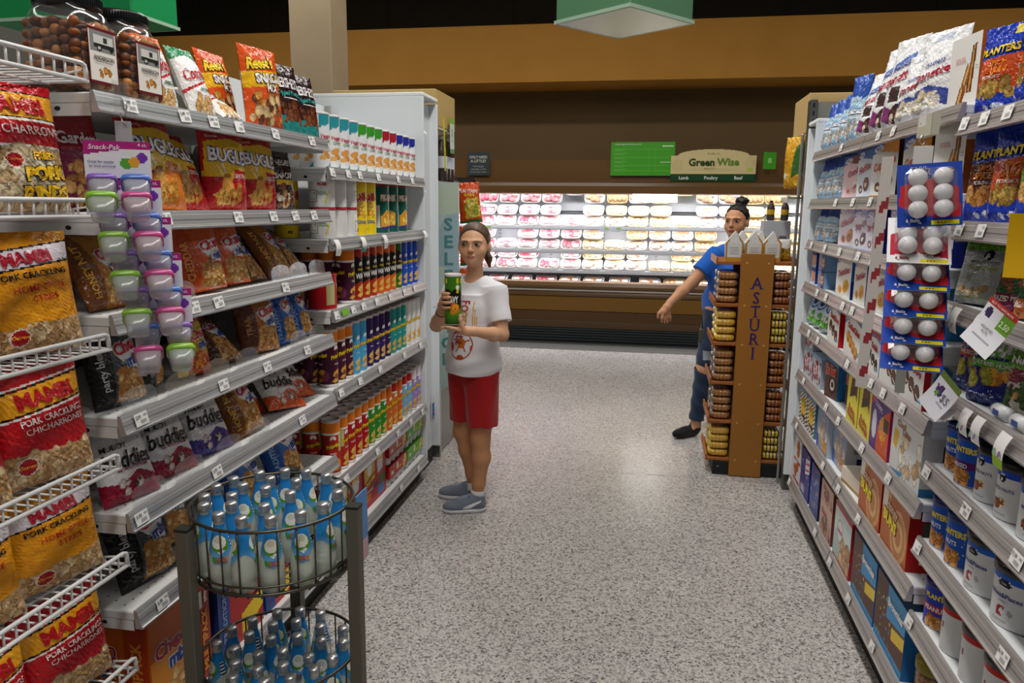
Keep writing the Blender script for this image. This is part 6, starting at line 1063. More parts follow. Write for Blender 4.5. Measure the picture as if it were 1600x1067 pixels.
def soda(h, c1, lab, cap, m=None):
    r = .036; b = MB(); b.lathe([(.028, 0), (r, .012), (r, h*.62), (r*.8, h*.76), (.014, h*.9), (.0125, h*.93)], c1, 20); l = MB(); l.lathe([(r+.0006, h*.3), (r+.0006, h*.56)], lab, 20, cap=False); k = MB(); k.lathe([(.0145, h*.925), (.0145, h*.99), (.012, h)], cap, 16)
    return [('body', b.mesh('body', m or M_COLA)), ('label', l.mesh('label', M_CARTON)), ('cap', k.mesh('cap', M_PLAST))]
CO = soda(.27, '1a1210', 'c8ccd4', 'c8ccd4'); GB = soda(.26, '1a6a24', 'dfe6dc', '2a8a34', M_BOTTLE)
for i, (x, y) in enumerate(((-1.275, 4.60), (-1.275, 4.685), (-1.275, 4.77), (-1.36, 4.645), (-1.36, 4.73))):
    put('soda_bottle', CO, f'dark soda bottle on top of the left cooler, {ORD[i]} from the aisle corner', 'bottle', (x, y, 1.661), (0, 0, .3*i), 'soda bottles on the cooler')
tg = [('R', 'cfdccf', 0, 0, 1, 1), ('R', '7fb84a', 0, .82, 1, 1), ('R', '6a9a5a', 0, 0, 1, .12), T('6a8a7a', '2', .45, .6, .2), T('6a8a7a', 'for', .5, .36, .08)]
b = MB(); U, V = corners(14, 24); b.add(np.column_stack([0*U, U*.10, V*.21-.21]), grid_faces(14, 24), paint(*centres(14, 24), tg, .5)); texts(b, tg, .10, .21, lambda x, z, o: np.column_stack([0*x+o+.0005, x+.05, z-.21])); put('price_sign', b.mesh('price_sign', M_CARTON), 'pale green price sign clipped below the soda bottles', 'sign', (-1.222, 4.60, 1.83), (.04, 0, 0))
b = MB(); P = np.array([(0, 0, 0), (.004, .008, -.08), (.004, .02, -.18), (.002, .035, -.30)]); b.tube(P, .0, 'd8d020', 4)
b = MB(); v = []; 
for p in P: v += [tuple(p+np.array((0, -.012, 0))), tuple(p+np.array((0, .012, 0))), tuple(p+np.array((.002, .012, 0))), tuple(p+np.array((.002, -.012, 0)))]
b.add(v, [(4*k+i, 4*k+(i+1) % 4, 4*k+4+(i+1) % 4, 4*k+4+i) for k in range(3) for i in range(4)], 'd4d018'); put('hanging_strap', b.mesh('hanging_strap', M_PLAST), 'yellow strap hanging in front of the soda bottles', 'strap', (-1.215, 4.42, 2.02), (0, 0, 0))
chips = bag_mesh('chip_bag', .15, .26, .07, [('R', 'd8501c', 0, 0, 1, 1), ('P', 'e8c83a', [(.3, .12), (.95, .15), (.9, .6), (.4, .62)]), ('N', 4, ['d8c04a', 'e8d878', 'b8a83a', '8aa03a'], .3, .14, .92, .6, 34, .09), ('P', '2a7a3a', [(0, 0), (1, 0), (1, .1), (0, .06)]), T('f0e8e0', 'PLANTAIN', .5, .8, .09, bold=.03, rot=-8, mw=.8), T('f0dc3c', 'CHIPS', .55, .7, .07, bold=.03, rot=-8)], 'b0401c', seed=61, crink=.007)
cs = thing('hanging_strip', 'dark hanging strip carrying orange chip bags beside the left cooler', 'strip', (-1.16, 4.97, .55)); b = MB(); b.box((-.012, 0, 0), (.012, .004, 1.13), '3a3c3c'); b.build('strip', M_PLAST, cs); b = MB(); b.box((-.10, 0, 1.12), (.012, .008, 1.15), '5a5c5c'); b.box((-.10, -.155, 1.12), (-.09, .008, 1.15), '5a5c5c'); b.build('arm', M_STEEL, cs)
for i, z in enumerate((1.40, 1.125, .85, .575)): put('chip_bag', chips, f'orange chip bag hanging by the left cooler, {["topmost", "second", "third", "lowest"][i]}', 'snack bag', (-1.165, 4.925, z), (.05, -.1+.05*i, .15), 'chip bags on the strip by the cooler')
b = MB(); b.box((-.012, -.004, 0), (.012, .004, .06), '3a7ab8', 0, .002); b.box((-.012, -.006, .06), (.012, .006, .16), 'd8dcdc', 0, .002)
put('trial_pouch', bag_mesh('trial_pouch', .06, .15, .02, [('R', 'c8d0d4', 0, 0, 1, 1), ('R', '2f6ab0', .1, .15, .9, .75), ('N', 3, ['d83a3a', 'e8c83a'], .2, .2, .8, .6, 8, .1)], 'b8c0c4', seed=71, m=M_FILM), 'small blue and clear pouch hanging on the left end panel', 'pouch', (-1.19, 4.06, .30), (0, 0, PI/2), None)
# ---------------------------------------------------------------- right end cap
rc = thing('endcap_shelves', 'grey steel end cap shelving behind the orange rack, right', 'shelving', (.76, 4.18, 0))
b = MB(); b.box((0, 0, 0), (.035, .07, 2.06), '6f716d', 0, .003); b.build('upright', M_STEEL, rc)
b = MB(); 
for k in range(9): b.box((.012, -.001, 1.70+k*.04), (.022, 0, 1.723+k*.04), '141414')
b.build('slots', M_MATTE, rc)
b = MB(); b.box((.035, .02, 0), (.66, .05, 2.05), '77776f'); b.build('back_panel', M_MATTE, rc)
b = MB(); b.box((-.015, .10, .0), (.0, .115, 1.9), 'b4b4ae', 0, .003); b.build('chrome_edge', M_STEEL, rc)
for z in (1.235, .9, .5, .12):
    b = MB(); b.box((.045 if z > .1 else .07, .06, z-.02), (.64, .52, z), '8a8a84'); b.build('shelf', M_STEEL, rc)
b = MB(); b.quad([(-.06, .10, 1.58), (-.06, .30, 1.58), (.2, .30, 1.60), (.2, .10, 1.60)], 'c8c8c2'); b.box((-.062, .10, 1.55), (-.058, .30, 1.58), 'b0b0aa'); b.box((-.06, .10, 1.572), (.2, .30, 1.578), '9a9a94'); b.build('tray', M_STEEL, rc)
hr = thing('header_box', 'tan wood header box on top of the right end cap', 'header', (.765, 4.255, 1.907))
b = MB(); b.box((0, 0, 0), (.64, .40, .195), 'c9ab74', 0, .003); b.build('box', M_WOOD, hr)
b = MB(); b.box((.006, .01, -.012), (.63, .39, 0), 'd8cfae'); b.build('underside', M_MATTE, hr)
ylw = bag_mesh('chip_bag', .15, .27, .06, [('R', 'd8a01c', 0, 0, 1, 1), ('N', 5, ['e8b83a', 'c8901c'], 0, 0, 1, 1, 24, .1), ('P', '3a6a2c', [(.6, .2), (1, .3), (1, .9), (.75, .8)]), ('R', 'e8e4da', .1, .2, .3, .3)], 'c8921c', seed=62, crink=.007)
for i, (x, y) in enumerate(((.755, 4.345), (.79, 4.43))): put('chip_bag', ylw, f'golden chip bag hanging under the right header box, {"nearer" if i == 0 else "farther"} one', 'snack bag', (x-.02, y+.03, 1.625), (0, 0, -1.1), 'chip bags under the right header')
SA = soda(.20, '2a140a', 'c8a030', '141414'); HB = soda(.20, 'c8881c', 'e0a82c', '1a1a1a', M_PLAST)
for i, (x, y) in enumerate(((.70, 4.58), (.78, 4.60))): put('sauce_bottle', SA, f'dark sauce bottle standing on the grey carton, {ORD[i]} from left', 'bottle', (x-.035, y+.03, 1.4515), (0, 0, 0), 'bottles on the right end cap', (.62, .62, .56))
b = MB(); b.box((0, 0, 0), (.15, .11, .22), 'b4b8c2', 0, .002); b.box((.03, -.0008, .12), (.07, 0, .135), '5a6070'); b.box((.09, -.0008, .12), (.13, 0, .135), '5a6070'); b.box((.01, -.0008, .02), (.03, 0, .05), '2a2a2e')
put('grey_carton', b.mesh('grey_carton', M_CARTON), 'pale grey carton standing behind the white paper sacks', 'carton', (.622, 4.565, 1.2306), (0, 0, 0))
fold = bag_mesh('foil_bag', .10, .12, .05, [('R', 'b8902c', 0, 0, 1, 1), ('P', 'e8e6e0', [(0, .7), (1, .5), (1, 1), (0, 1)]), ('N', 4, ['5a5a1c', 'c8a83a'], .1, .1, .9, .5, 14, .12)], 'a8842c', seed=63, crink=.006)
put('foil_bag', fold, 'gold and white crumpled bag on the orange rack top right', 'snack bag', (.726, 4.475, 1.2306), (.05, 0, .1), None, (.85, .9, 1))
# ---------------------------------------------------------------- orange wooden rack of sponge cakes
rk = thing('wooden_rack', 'orange varnished wooden display rack standing at the aisle end', 'rack', (.58, 4.36, 0))
wa = '9a6420'
b = MB(); U, V = corners(4, 40); zt = 1.275; xw = lambda z: (-.089+(-.094+.089)*z/zt, .088+(.081-.088)*z/zt)
b.box((-.091, -.022, .004), (.085, -.003, zt), wa, 0, .002)
for c, z in zip('ASTURI', (1.117, 1.036, .961, .883, .807, .724)):
    g, f = glyphs(c, .012, 0.); p = g*.066; cx = .0
    b.add(np.column_stack([cx+p[:, 0]*.92, 0*p[:, 0]-.0232, z+p[:, 1]]), f, '2c1a5c')
    for (sx, sz, wd) in {'A': ((-.026, -1, .024), (.026, -1, .024)), 'S': (), 'T': ((0, -1, .026),), 'U': ((-.019, 1, .022), (.019, 1, .022)), 'R': ((-.016, -1, .024), (.021, -1, .02)), 'I': ((0, -1, .024), (0, 1, .024))}[c]:
        b.box((sx-wd/2, -.0236, z+sz*.0325-.0018), (sx+wd/2, -.0226, z+sz*.0325+.0018), '2c1a5c')
for z in (1.225, .99, .77, .545, .32, .10):
    for x in (-.06, .055): b.add([(x+.006*math.cos(a), -.0228, z+.006*math.sin(a)) for a in np.linspace(0, 6.1, 12)], [tuple(range(12))], 'c89a5a')
b.build('front_panel', M_WOOD, rk)
ZS = (1.218, .984, .764, .538, .313, .089)
for z in ZS:
    b = MB(); b.box((-.215, .0, z-.006), (.20, .40, z+.012), '9c5a24', 0, .002)
    for x0, x1 in ((-.222, -.212), (.197, .207)): b.box((x0, .0, z-.008), (x1, .40, z+.034), '9c5c26', 0, .002)
    b.build('tray', M_WOOD, rk)
b = MB(); b.box((-.09, .0, .08), (.085, .02, 1.22), '6a4418'); b.box((-.09, .38, .08), (.085, .4, 1.22), '6a4418'); b.build('core', M_WOOD, rk)
b = MB(); b.box((-.18, .0, 0), (.215, .39, .08), '1d2022', 0, .003); 
for x in (-.15, .18): b.add([(x+.004*math.cos(a), -.0008, .05+.004*math.sin(a)) for a in np.linspace(0, 6.1, 10)], [tuple(range(10))], 'a0a0a0')
b.build('base', M_MATTE, rk)
def cake_pack(cols, film, seed):
    b = MB(); rnd = random.Random(seed); nu, nv = 20, 34
    th = np.linspace(0, 2*PI, nu+1); L = np.linspace(-1, 1, nv+1); v = []
    for l in L:
        e = max(0, 1-abs(l)**6)**.5; fl = 1 if abs(l) < .9 else 1.15
        for t in th: c, s = math.cos(t), math.sin(t); v.append((.056*fl*np.sign(c)*abs(c)**.5*(.35+.65*e)+rnd.uniform(-.001, .001), .15*l, .0215+.0215*np.sign(s)*abs(s)**.55*(.12+.88*e)+rnd.uniform(-.0015, .0015)))
    F = [(k*(nu+1)+i, k*(nu+1)+i+1, (k+1)*(nu+1)+i+1, (k+1)*(nu+1)+i) for k in range(nv) for i in range(nu)]
    cc = [np.array(lin(c)) for c in cols]; C = []
    for k in range(nv):
        for i in range(nu): C.append(cc[0] if (k < 4 or k > nv-5) else (cc[1] if (k//2) % 3 else cc[2]))
    b.add(v, F, np.array(C), 0, True); return b.mesh('cake_pack', film)
CKF = mat('cake_film', .18, 0, .6, .5, (50, .5, .006))
CB = cake_pack(['7a6a5c', '94602a', 'a8743a'], CKF, 1); CY = cake_pack(['d8b81c', 'c8982c', 'd0a848'], CKF, 2); CO_ = cake_pack(['3a3230', '6a4020', 'b8641c'], CKF, 3); CN_ = cake_pack(['3a3a40', 'd8b81c', '202c6a'], CKF, 4)
LV = ['lowest', 'second', 'third', 'topmost']
for i, z in enumerate(ZS[1:]):
    for sd, x, me, nm in ((0, -.151, [CB, CY, CB, CB, CY][i], ['brown', 'yellow', 'brown', 'brown', 'yellow'][i]), (1, .141, [CO_, CN_, CO_, CO_, CN_][i], ['orange and dark', 'yellow and navy', 'orange and dark', 'orange and dark', 'yellow and navy'][i])):
        for k in range(4):
            for rw in range(2): put('cake_pack', me, f'{nm} sponge cake pack, {LV[k]} in {["left", "right"][sd]} {["front", "rear"][rw]} stack, {ORD[i]} rack tray', 'cake pack', (.58+x+(.001 if k % 2 else -.001), 4.36+.076+rw*.155, z+.0135+k*.0436), (0, 0, PI/2+.015*((k*3+i+rw) % 3-1)), 'sponge cake packs on the wooden rack', (1.15, .375, 1))
def sack():
    b = MB(); w, d, h, s = .09, .065, .10, .165
    P = [(-w/2, -d/2, 0), (w/2, -d/2, 0), (w/2, d/2, 0), (-w/2, d/2, 0), (-w/2-.002, -d/2, h), (w/2+.002, -d/2, h), (w/2+.002, d/2, h), (-w/2-.002, d/2, h), (0.004, -d/2+.006, s), (0.004, d/2-.006, s), (-w/2, -d/2, .022), (w/2, -d/2, .022), (w/2, d/2, .022), (-w/2, d/2, .022)]
    b.add(P, [(10, 11, 5, 4), (11, 12, 6, 5), (12, 13, 7, 6), (13, 10, 4, 7), (4, 5, 8), (6, 7, 9), (7, 4, 8, 9), (5, 6, 9, 8)], 'd2d2d0'); b.add(P, [(0, 1, 11, 10), (1, 2, 12, 11), (2, 3, 13, 12), (3, 0, 10, 13), (3, 2, 1, 0)], 'c08a2c')
    g = 'b07a24'; e = -d/2-.001
    b.quad([(-w/2-.001, e, .022), (-w/2+.007, e, .022), (-w/2+.006, e, h), (-w/2-.003, e, h)], g); b.quad([(w/2-.007, e, .022), (w/2+.001, e, .022), (w/2+.003, e, h), (w/2-.006, e, h)], g)
    b.quad([(-w/2-.003, e, h), (-w/2+.007, e, h), (.004, e+.007, s-.02), (.004, e+.0075, s)], g); b.quad([(w/2-.007, e, h), (w/2+.003, e, h), (.004, e+.0075, s), (.004, e+.007, s-.02)], g)
    for k in range(4): b.quad([(-.025, e, .04+k*.011), (.025, e, .04+k*.011), (.025, e, .0425+k*.011), (-.025, e, .0425+k*.011)], '9a9a98')
    return b.mesh('paper_sack', M_CARTON)
SK = sack()
for i, (x, y) in enumerate(((.452, 4.40), (.553, 4.40), (.652, 4.40), (.50, 4.49), (.60, 4.49))): put('paper_sack', SK, f'white paper sack with gold edges on the rack top, {["front left", "front middle", "front right", "rear left", "rear right"][i]}', 'paper sack', (x, y, 1.2305), (0, 0, .1*(i % 2)), 'paper sacks on the rack top')
# ---------------------------------------------------------------- people: bodies grown from smooth-blended limbs, one continuous surface each
I3 = np.eye(3)
def fr(f):      # axes left, forward, up for a facing direction
    f = np.array((f[0], f[1], 0.)); f /= np.linalg.norm(f); return np.array([np.cross((0, 0, 1.), f), f, (0, 0, 1.)])
class SDF:
    def __init__(s): s.P = []
    def cap(s, a, b, ra, rb=None, k=.012, op='+'): s.P.append(('c', np.array(a, float), np.array(b, float), ra, ra if rb is None else rb, k, op)); return s
    def flat(s, a, b, ra, rb=None, k=.012, op='+'): s.P.append(('f', np.array(a, float), np.array(b, float), ra, ra if rb is None else rb, k, op)); return s
    def ell(s, c, r, A=I3, k=.012, op='+'): s.P.append(('e', np.array(c, float), np.array(r, float), A, 0, k, op)); return s
    def plane(s, n, d, k=.004): s.P.append(('p', np.array(n, float), d, 0, 0, k, '&')); return s     # keep where n.x < d
    def chain(s, pts, rs, k=.012):
        for i in range(len(pts)-1): s.cap(pts[i], pts[i+1], rs[i], rs[i+1], k)
        return s
    def one(s, p, X):
        t = p[0]
        if t == 'p': return X@p[1]-p[2]
        if t == 'e':
            q = (X-p[1])@p[3].T; k0 = np.sqrt(((q/p[2])**2).sum(-1)); k1 = np.sqrt(((q/p[2]**2)**2).sum(-1))+1e-9; return k0*(k0-1)/k1
        a, b = p[1], p[2]; ab = b-a; L = ab@ab; h = ((X-a)@ab)/L; hc = np.clip(h, 0, 1); r = p[3]+(p[4]-p[3])*hc
        d = np.sqrt(((X-a-hc[..., None]*ab)**2).sum(-1))-r
        if t == 'f':
            rad = np.sqrt(np.maximum(((X-a-h[..., None]*ab)**2).sum(-1), 0))-r; d = np.maximum(rad, (np.abs(h-.5)-.5)*math.sqrt(L))
        return d
    def box(s, p):
        if p[0] == 'e': m = p[2].max(); return p[1]-m, p[1]+m
        m = max(p[3], p[4]); return np.minimum(p[1], p[2])-m, np.maximum(p[1], p[2])+m
    def mix(s, d, e, p):
        k = p[5]
        if p[6] == '+': h = np.clip(.5+.5*(e-d)/k, 0, 1); return e*(1-h)+d*h-k*h*(1-h)
        if p[6] == '&': h = np.clip(.5-.5*(e-d)/k, 0, 1); return e*(1-h)+d*h+k*h*(1-h)
        h = np.clip(.5-.5*(d+e)/k, 0, 1); return d*(1-h)+(-e)*h+k*h*(1-h)
    def at(s, X):
        d = np.full(X.shape[:-1], 1.)
        for p in s.P: d = s.mix(d, s.one(p, X), p)
        return d
    def mesh(s, h, noise=None):
        bs = [s.box(p) for p in s.P if p[0] != 'p' and p[6] == '+']; lo = np.min([b[0] for b in bs], 0)-2.5*h; hi = np.max([b[1] for b in bs], 0)+2.5*h
        n = np.ceil((hi-lo)/h).astype(int)+1; ax = [lo[i]+h*np.arange(n[i]) for i in range(3)]
        D = np.full(n, .2, np.float32)
        for p in s.P:
            if p[0] == 'p': sl = [slice(0, n[i]) for i in range(3)]
            else:
                a, b = s.box(p); m = p[5]*1.2+3*h; sl = [slice(max(0, int((a[i]-m-lo[i])/h)), min(n[i], int((b[i]+m-lo[i])/h)+2)) for i in range(3)]
            G = np.stack(np.meshgrid(*[ax[i][sl[i]] for i in range(3)], indexing='ij'), -1); sl = tuple(sl); D[sl] = s.mix(D[sl], s.one(p, G), p)
        if noise is not None:
            G = np.stack(np.meshgrid(*ax, indexing='ij'), -1); D = D+noise(G)
        return nets(D, lo, h)
def nets(D, lo, h):
    s = D < 0; c = [(i, j, k) for i in (0, 1) for j in (0, 1) for k in (0, 1)]; n = np.array(D.shape)-1
    sub = lambda A, o: A[o[0]:o[0]+n[0], o[1]:o[1]+n[1], o[2]:o[2]+n[2]]
    cnt = sum(sub(s, o).astype(np.int8) for o in c); act = (cnt > 0) & (cnt < 8); idx = np.full(n, -1, np.int64); I = np.argwhere(act); idx[act] = np.arange(len(I))
    acc = np.zeros((len(I), 3)); num = np.zeros(len(I))
    for a in range(8):
        for ax in range(3):
            if c[a][ax]: continue
            b = list(c[a]); b[ax] = 1; o1, o2 = np.array(c[a]), np.array(b)
            d1 = D[tuple((I+o1).T)]; d2 = D[tuple((I+o2).T)]; m = (d1 < 0) != (d2 < 0); t = np.where(m, d1/(d1-d2+1e-12), 0)
            acc += np.where(m[:, None], o1+t[:, None]*(o2-o1), 0); num += m
    V = lo+h*(I+acc/num[:, None]); F = []
    for ax in range(3):
        u, w = [(1, 2), (2, 0), (0, 1)][ax]; e1 = [0, 0, 0]; e1[ax] = 1
        A = s[:-1 if ax == 0 else None, :-1 if ax == 1 else None, :-1 if ax == 2 else None]; Bq = s[1 if ax == 0 else 0:, 1 if ax == 1 else 0:, 1 if ax == 2 else 0:]
        E = np.argwhere(A != Bq); E = E[(E[:, u] > 0) & (E[:, w] > 0) & (E[:, u] < n[u]) & (E[:, w] < n[w])]
        fl = s[tuple(E.T)]; q = []
        for du, dw in ((1, 1), (0, 1), (0, 0), (1, 0)): o = E.copy(); o[:, u] -= du; o[:, w] -= dw; q.append(idx[tuple(o.T)])
        q = np.array(q).T; q[~fl] = q[~fl][:, ::-1]; F.append(q)
    return V, np.concatenate(F)
def grown(name, sdf, h, mat_, col, parent=None, origin=(0, 0, 0), noise=None, extra=None, **k):
    V, F = sdf.mesh(h, noise); cen = V[F].mean(1); C = col(cen) if callable(col) else np.tile(np.array(lin(col)), (len(F), 1))
    b = MB(); b.add(V-np.array(origin), F.tolist(), C, 0, True)
    if extra: extra(b)
    return b.build(name, mat_, parent, **k)
def setc(C, m, c): C[m] = lin(c); return C
def head(s, C, F, sc=1.0, w=1., vs=1.):
    """head of unit height .205 at centre C facing F; returns the local-to-world map"""
    A = fr(F); P = lambda l, f, u: np.array(C)+sc*(l*w*A[0]+f*A[1]+u*vs*A[2]); r = lambda *a: np.array(a)*sc*np.array((w, 1, vs))
    s.ell(P(0, -.012, .022), r(.068, .086, .082), A, .01); s.ell(P(0, .014, -.02), r(.058, .066, .082), A, .02); s.ell(P(0, .030, -.060), r(.040, .048, .038), A, .02)
    s.ell(P(0, .064, -.082), r(.017, .014, .014), A, .02)
    for q in (-1, 1):
        s.ell(P(q*.034, .046, -.030), r(.024, .024, .026), A, .02); s.cap(P(q*.010, .080, .021), P(q*.042, .062, .020), .0065*sc, .006*sc, .014)
        s.ell(P(q*.0300, .086, .004), r(.0170, .0125, .0090), A, .008, '-'); s.ell(P(q*.070, -.010, -.010), r(.0075, .017, .027), A, .008); s.ell(P(q*.0085, .0845, -.0285), r(.0055, .0075, .0055), A, .006)
    s.cap(P(0, .079, .012), P(0, .0925, -.022), .0055*sc, .007*sc, .012); s.ell(P(0, .0925, -.025), r(.0075, .0075, .007), A, .008)
    s.ell(P(0, .0815, -.0520), r(.0185, .0078, .0040), A, .006); s.ell(P(0, .0795, -.0605), r(.0155, .0080, .0048), A, .006); s.cap(P(-.019, .080, -.0562), P(.019, .080, -.0562), .0012*sc, .0012*sc, .004, '-')
    return P, A
def face_parts(root, P, A, sc, org, look, brow, iris='3a2618'):
    o = np.array(org)
    for q in (-1, 1):
        b = MB(); n = 20; v = []; f = []; R = np.array((.0138, .0098, .0060))*sc; c0 = P(q*.0298, .0745, .0042)-o; C = []
        for k in range(13):
            t = PI*k/12
            for i in range(n): a = 2*PI*i/n; v.append(c0+R[0]*math.sin(t)*math.cos(a)*A[0]+R[1]*math.sin(t)*math.sin(a)*A[1]-R[2]*math.cos(t)*A[2])
        V_ = np.array(v)
        for k in range(12):
            for i in range(n): j = (i+1) % n; f.append((k*n+i, k*n+j, k*n+n+j, k*n+n+i))
        cen = V_[np.array(f)].mean(1); dl = (cen-c0)@A[0]/sc-look; du = (cen-c0)@A[2]/sc-.0004; C = np.tile(np.array(lin('b5aaa2')), (len(f), 1)); C[dl**2+du**2 < .0061**2] = lin(iris); C[dl**2+du**2 < .0028**2] = lin('0a0606')
        b.add(v, f, C, 0, True)
        b.tube([P(q*(.0298+x), .0835-abs(x)**2*38, .0086-x*x*24)-o for x in (-.014, -.009, -.003, .003, .009, .014)], [.0006*sc, .0013*sc, .0016*sc, .0016*sc, .0013*sc, .0006*sc], '2a1a12', 6)
        b.build('eye', M_EYE, root)
        b = MB(); b.tube([P(q*x, y, z)-o for x, y, z in ((.011, .0868, .0202), (.020, .0858, .0220), (.030, .0805, .0222), (.040, .072, .0195), (.046, .0655, .0165))], [.0010*sc, .0017*sc, .0018*sc, .0014*sc, .0006*sc], brow, 6); b.build('eyebrow', M_HAIR, root)
# ---- the girl
SK1 = 'd3a27f'
def girl():
    O = np.array((-.86, 3.62, 0)); root = thing('person', 'girl in white football shirt and red shorts holding a green can', 'person', tuple(O))
    FT = fr((-.42, -.91)); Lt, Ft = FT[0], FT[1]; FH = (.03, -1.0)
    s = SDF(); P, A = head(s, (-.838, 3.60, 1.335), FH, 1.05, 1.0, .90)
    s.cap((-.838, 3.612, 1.27), (-.842, 3.628, 1.12), .037, .045, .02)
    s.ell((-.838, 3.615, 1.0), (.105, .07, .16), FT, .03); s.ell((-.845, 3.615, .76), (.098, .075, .14), FT, .03)
    Ls, Le, Lw = (-.722, 3.57, 1.108), (-.682, 3.515, .915), (-.785, 3.365, .951); Rs, Re, Rw = (-.952, 3.665, 1.10), (-1.030, 3.605, .935), (-.953, 3.425, 1.030)
    s.chain([Lt*0+(-.84, 3.618, 1.12), Ls, Le], [.05, .043, .033], .02); s.chain([Le, (-.715, 3.465, .925), Lw], [.032, .033, .021], .012)
    s.chain([(-.84, 3.618, 1.12), Rs, Re], [.05, .043, .033], .02); s.chain([Re, (-1.005, 3.545, .965), Rw], [.032, .033, .021], .012)
    c = np.array((-.881, 3.36, 1.099)); R_ = .0378
    # right hand: palm behind the can's left side, four fingers wrapped round its front
    s.chain([Rw, (-.941, 3.395, 1.062), (-.931, 3.372, 1.092)], [.021, .021, .019], .012); s.cap((-.938, 3.385, 1.055), (-.929, 3.362, 1.075), .018, .016, .012)
    for z, t1, r in ((1.128, 262, .0078), (1.111, 270, .0082), (1.088, 271, .0082), (1.064, 264, .0074)):
        pt = [c+np.array(((R_+.0088)*math.cos(math.radians(t)), (R_+.0088)*math.sin(math.radians(t)), z-c[2]+.004*math.sin((t-t1)/40))) for t in np.linspace(168, t1, 7)]
        s.chain(pt, [r*1.15, r*1.1, r*1.12, r, r*1.04, r*.95, r*.8], .003)
    s.chain([(-.935, 3.39, 1.10), (-.918, 3.398, 1.118), (-.895, 3.407, 1.126)], [.012, .0095, .008], .006)
    # left hand: palm up under the can, thumb raised on its right side
    s.chain([Lw, (-.815, 3.352, .953), (-.842, 3.345, .960)], [.021, .021, .018], .012); s.cap((-.822, 3.372, .952), (-.845, 3.37, .962), .015, .014, .01)
    for y0, y1, x1, z1, r in ((3.327, 3.322, -.905, .974, .0078), (3.344, 3.344, -.934, .966, .0082), (3.361, 3.364, -.936, .968, .0082), (3.378, 3.384, -.918, .970, .0074)):
        s.chain([(-.842, y0, .962), (-.872, (y0+y1)/2, .9685), (x1+.018, y1, (z1+.9695)/2), (x1, y1, z1+.001)], [r*1.2, r*1.05, r, r*.8], .003)
    s.chain([(-.822, 3.338, .958), (-.834, 3.327, .985), (-.838, 3.322, 1.010), (-.8385, 3.3235, 1.030)], [.0125, .0105, .0092, .0072], .006)
    # legs
    s.chain([(-.79, 3.585, .72), (-.790, 3.575, .50), (-.798, 3.566, .375), (-.793, 3.565, .28), (-.806, 3.565, .15), (-.812, 3.565, .07)], [.078, .062, .047, .0455, .032, .028], .02)
    s.chain([(-.895, 3.645, .72), (-.902, 3.655, .50), (-.908, 3.662, .375), (-.889, 3.672, .28), (-.872, 3.69, .15), (-.866, 3.70, .07)], [.078, .062, .046, .0445, .031, .028], .02)
    s.ell((-.812, 3.555, .385), (.03, .03, .035), I3, .02); s.ell((-.925, 3.65, .385), (.03, .03, .035), I3, .02)
    s.cap((-.812, 3.565, .05), (-.92, 3.532, .028), .022, .014, .01); s.cap((-.866, 3.70, .05), (-.97, 3.70, .028), .022, .014, .01)
    lm = P(0, .083, -.0565)
    def col(X):
        C = np.tile(np.array(lin(SK1)), (len(X), 1)); q = (X-lm)@A.T
        setc(C, (q[:, 0]/.0195)**2+(q[:, 2]/.0085)**2 < 1, 'b87a6c'); C[((q[:, 1] < -.02))] = lin(SK1)
        C[X[:, 2] < .9] = lin('bd8760'); return C
    grown('body', s, .0042, M_SKIN, col, root, O)
    face_parts(root, P, A, 1.05, O, -.0035, '46321f')
    # hair drawn back into a low tail
    hs = SDF(); hs.ell(P(0, -.016, .028), (.0765, .0945, .0825), A, .006); n = .90*A[1]-.43*A[2]; hs.plane(n, n@P(0, 0, 0)+.0215, .008)
    n2 = -A[2]*.93+A[1]*.36; hs.plane(n2, n2@P(0, 0, 0)+.040, .01)
    hs.chain([P(0, -.098, .02), P(.025, -.112, -.03), P(.048, -.10, -.075), P(.056, -.088, -.115)], [.026, .022, .018, .008], .012)
    def hcol(X):
        q = (X-P(0, 0, 0))@A.T; t = .5+.5*np.sin(q[:, 0]*700+9*np.sin(q[:, 1]*50)); a, b_ = np.array(lin('402c1b')), np.array(lin('5a4128')); return a*(1-t[:, None])+b_*t[:, None]
    grown('hair', hs, .0042, M_HAIR, hcol, root, O, noise=lambda G: .0005*np.sin(((G-P(0, 0, 0))@A[0])*420))
    # shirt
    t = SDF(); cen = np.array((-.84, 3.616, 0))
    t.flat((-.840, 3.616, 1.10), (-.847, 3.612, .70), .118, .132, .03)
    t.P[-1] = ('f', t.P[-1][1], t.P[-1][2], .116, .134, .03, '+')
    t.ell((-.838, 3.612, 1.0), (.122, .094, .16), FT, .03); t.ell((-.838, 3.60, 1.03), (.10, .10, .09), FT, .03)
    t.cap((-.728, 3.573, 1.108), (-.948, 3.662, 1.102), .057, .056, .03); t.cap((-.79, 3.60, 1.132), (-.888, 3.638, 1.130), .056, .056, .03)
    t.flat((-.73, 3.575, 1.125), tuple(np.array(Ls)+(np.array(Le)-np.array(Ls))*.70), .054, .057, .03); t.flat((-.944, 3.66, 1.118), tuple(np.array(Rs)+(np.array(Re)-np.array(Rs))*.62), .054, .056, .03)
    t.cap((-.839, 3.600, 1.30), (-.840, 3.606, 1.183), .062, .053, .006, '-')
    t.ell((-.847, 3.613, .765), (.142, .116, .12), FT, .04); t.plane((0, 0, -1), -.705, .006)
    wr = lambda G: .0035*np.sin(G[..., 2]*38+9*((G-cen)@Lt))*np.clip((.98-G[..., 2])*4, 0, 1)+.0022*np.sin(G[..., 2]*95-30*((G-cen)@Lt)+2)*np.clip((.9-G[..., 2])*6, .25, 1)
    bc = (.012, .862)
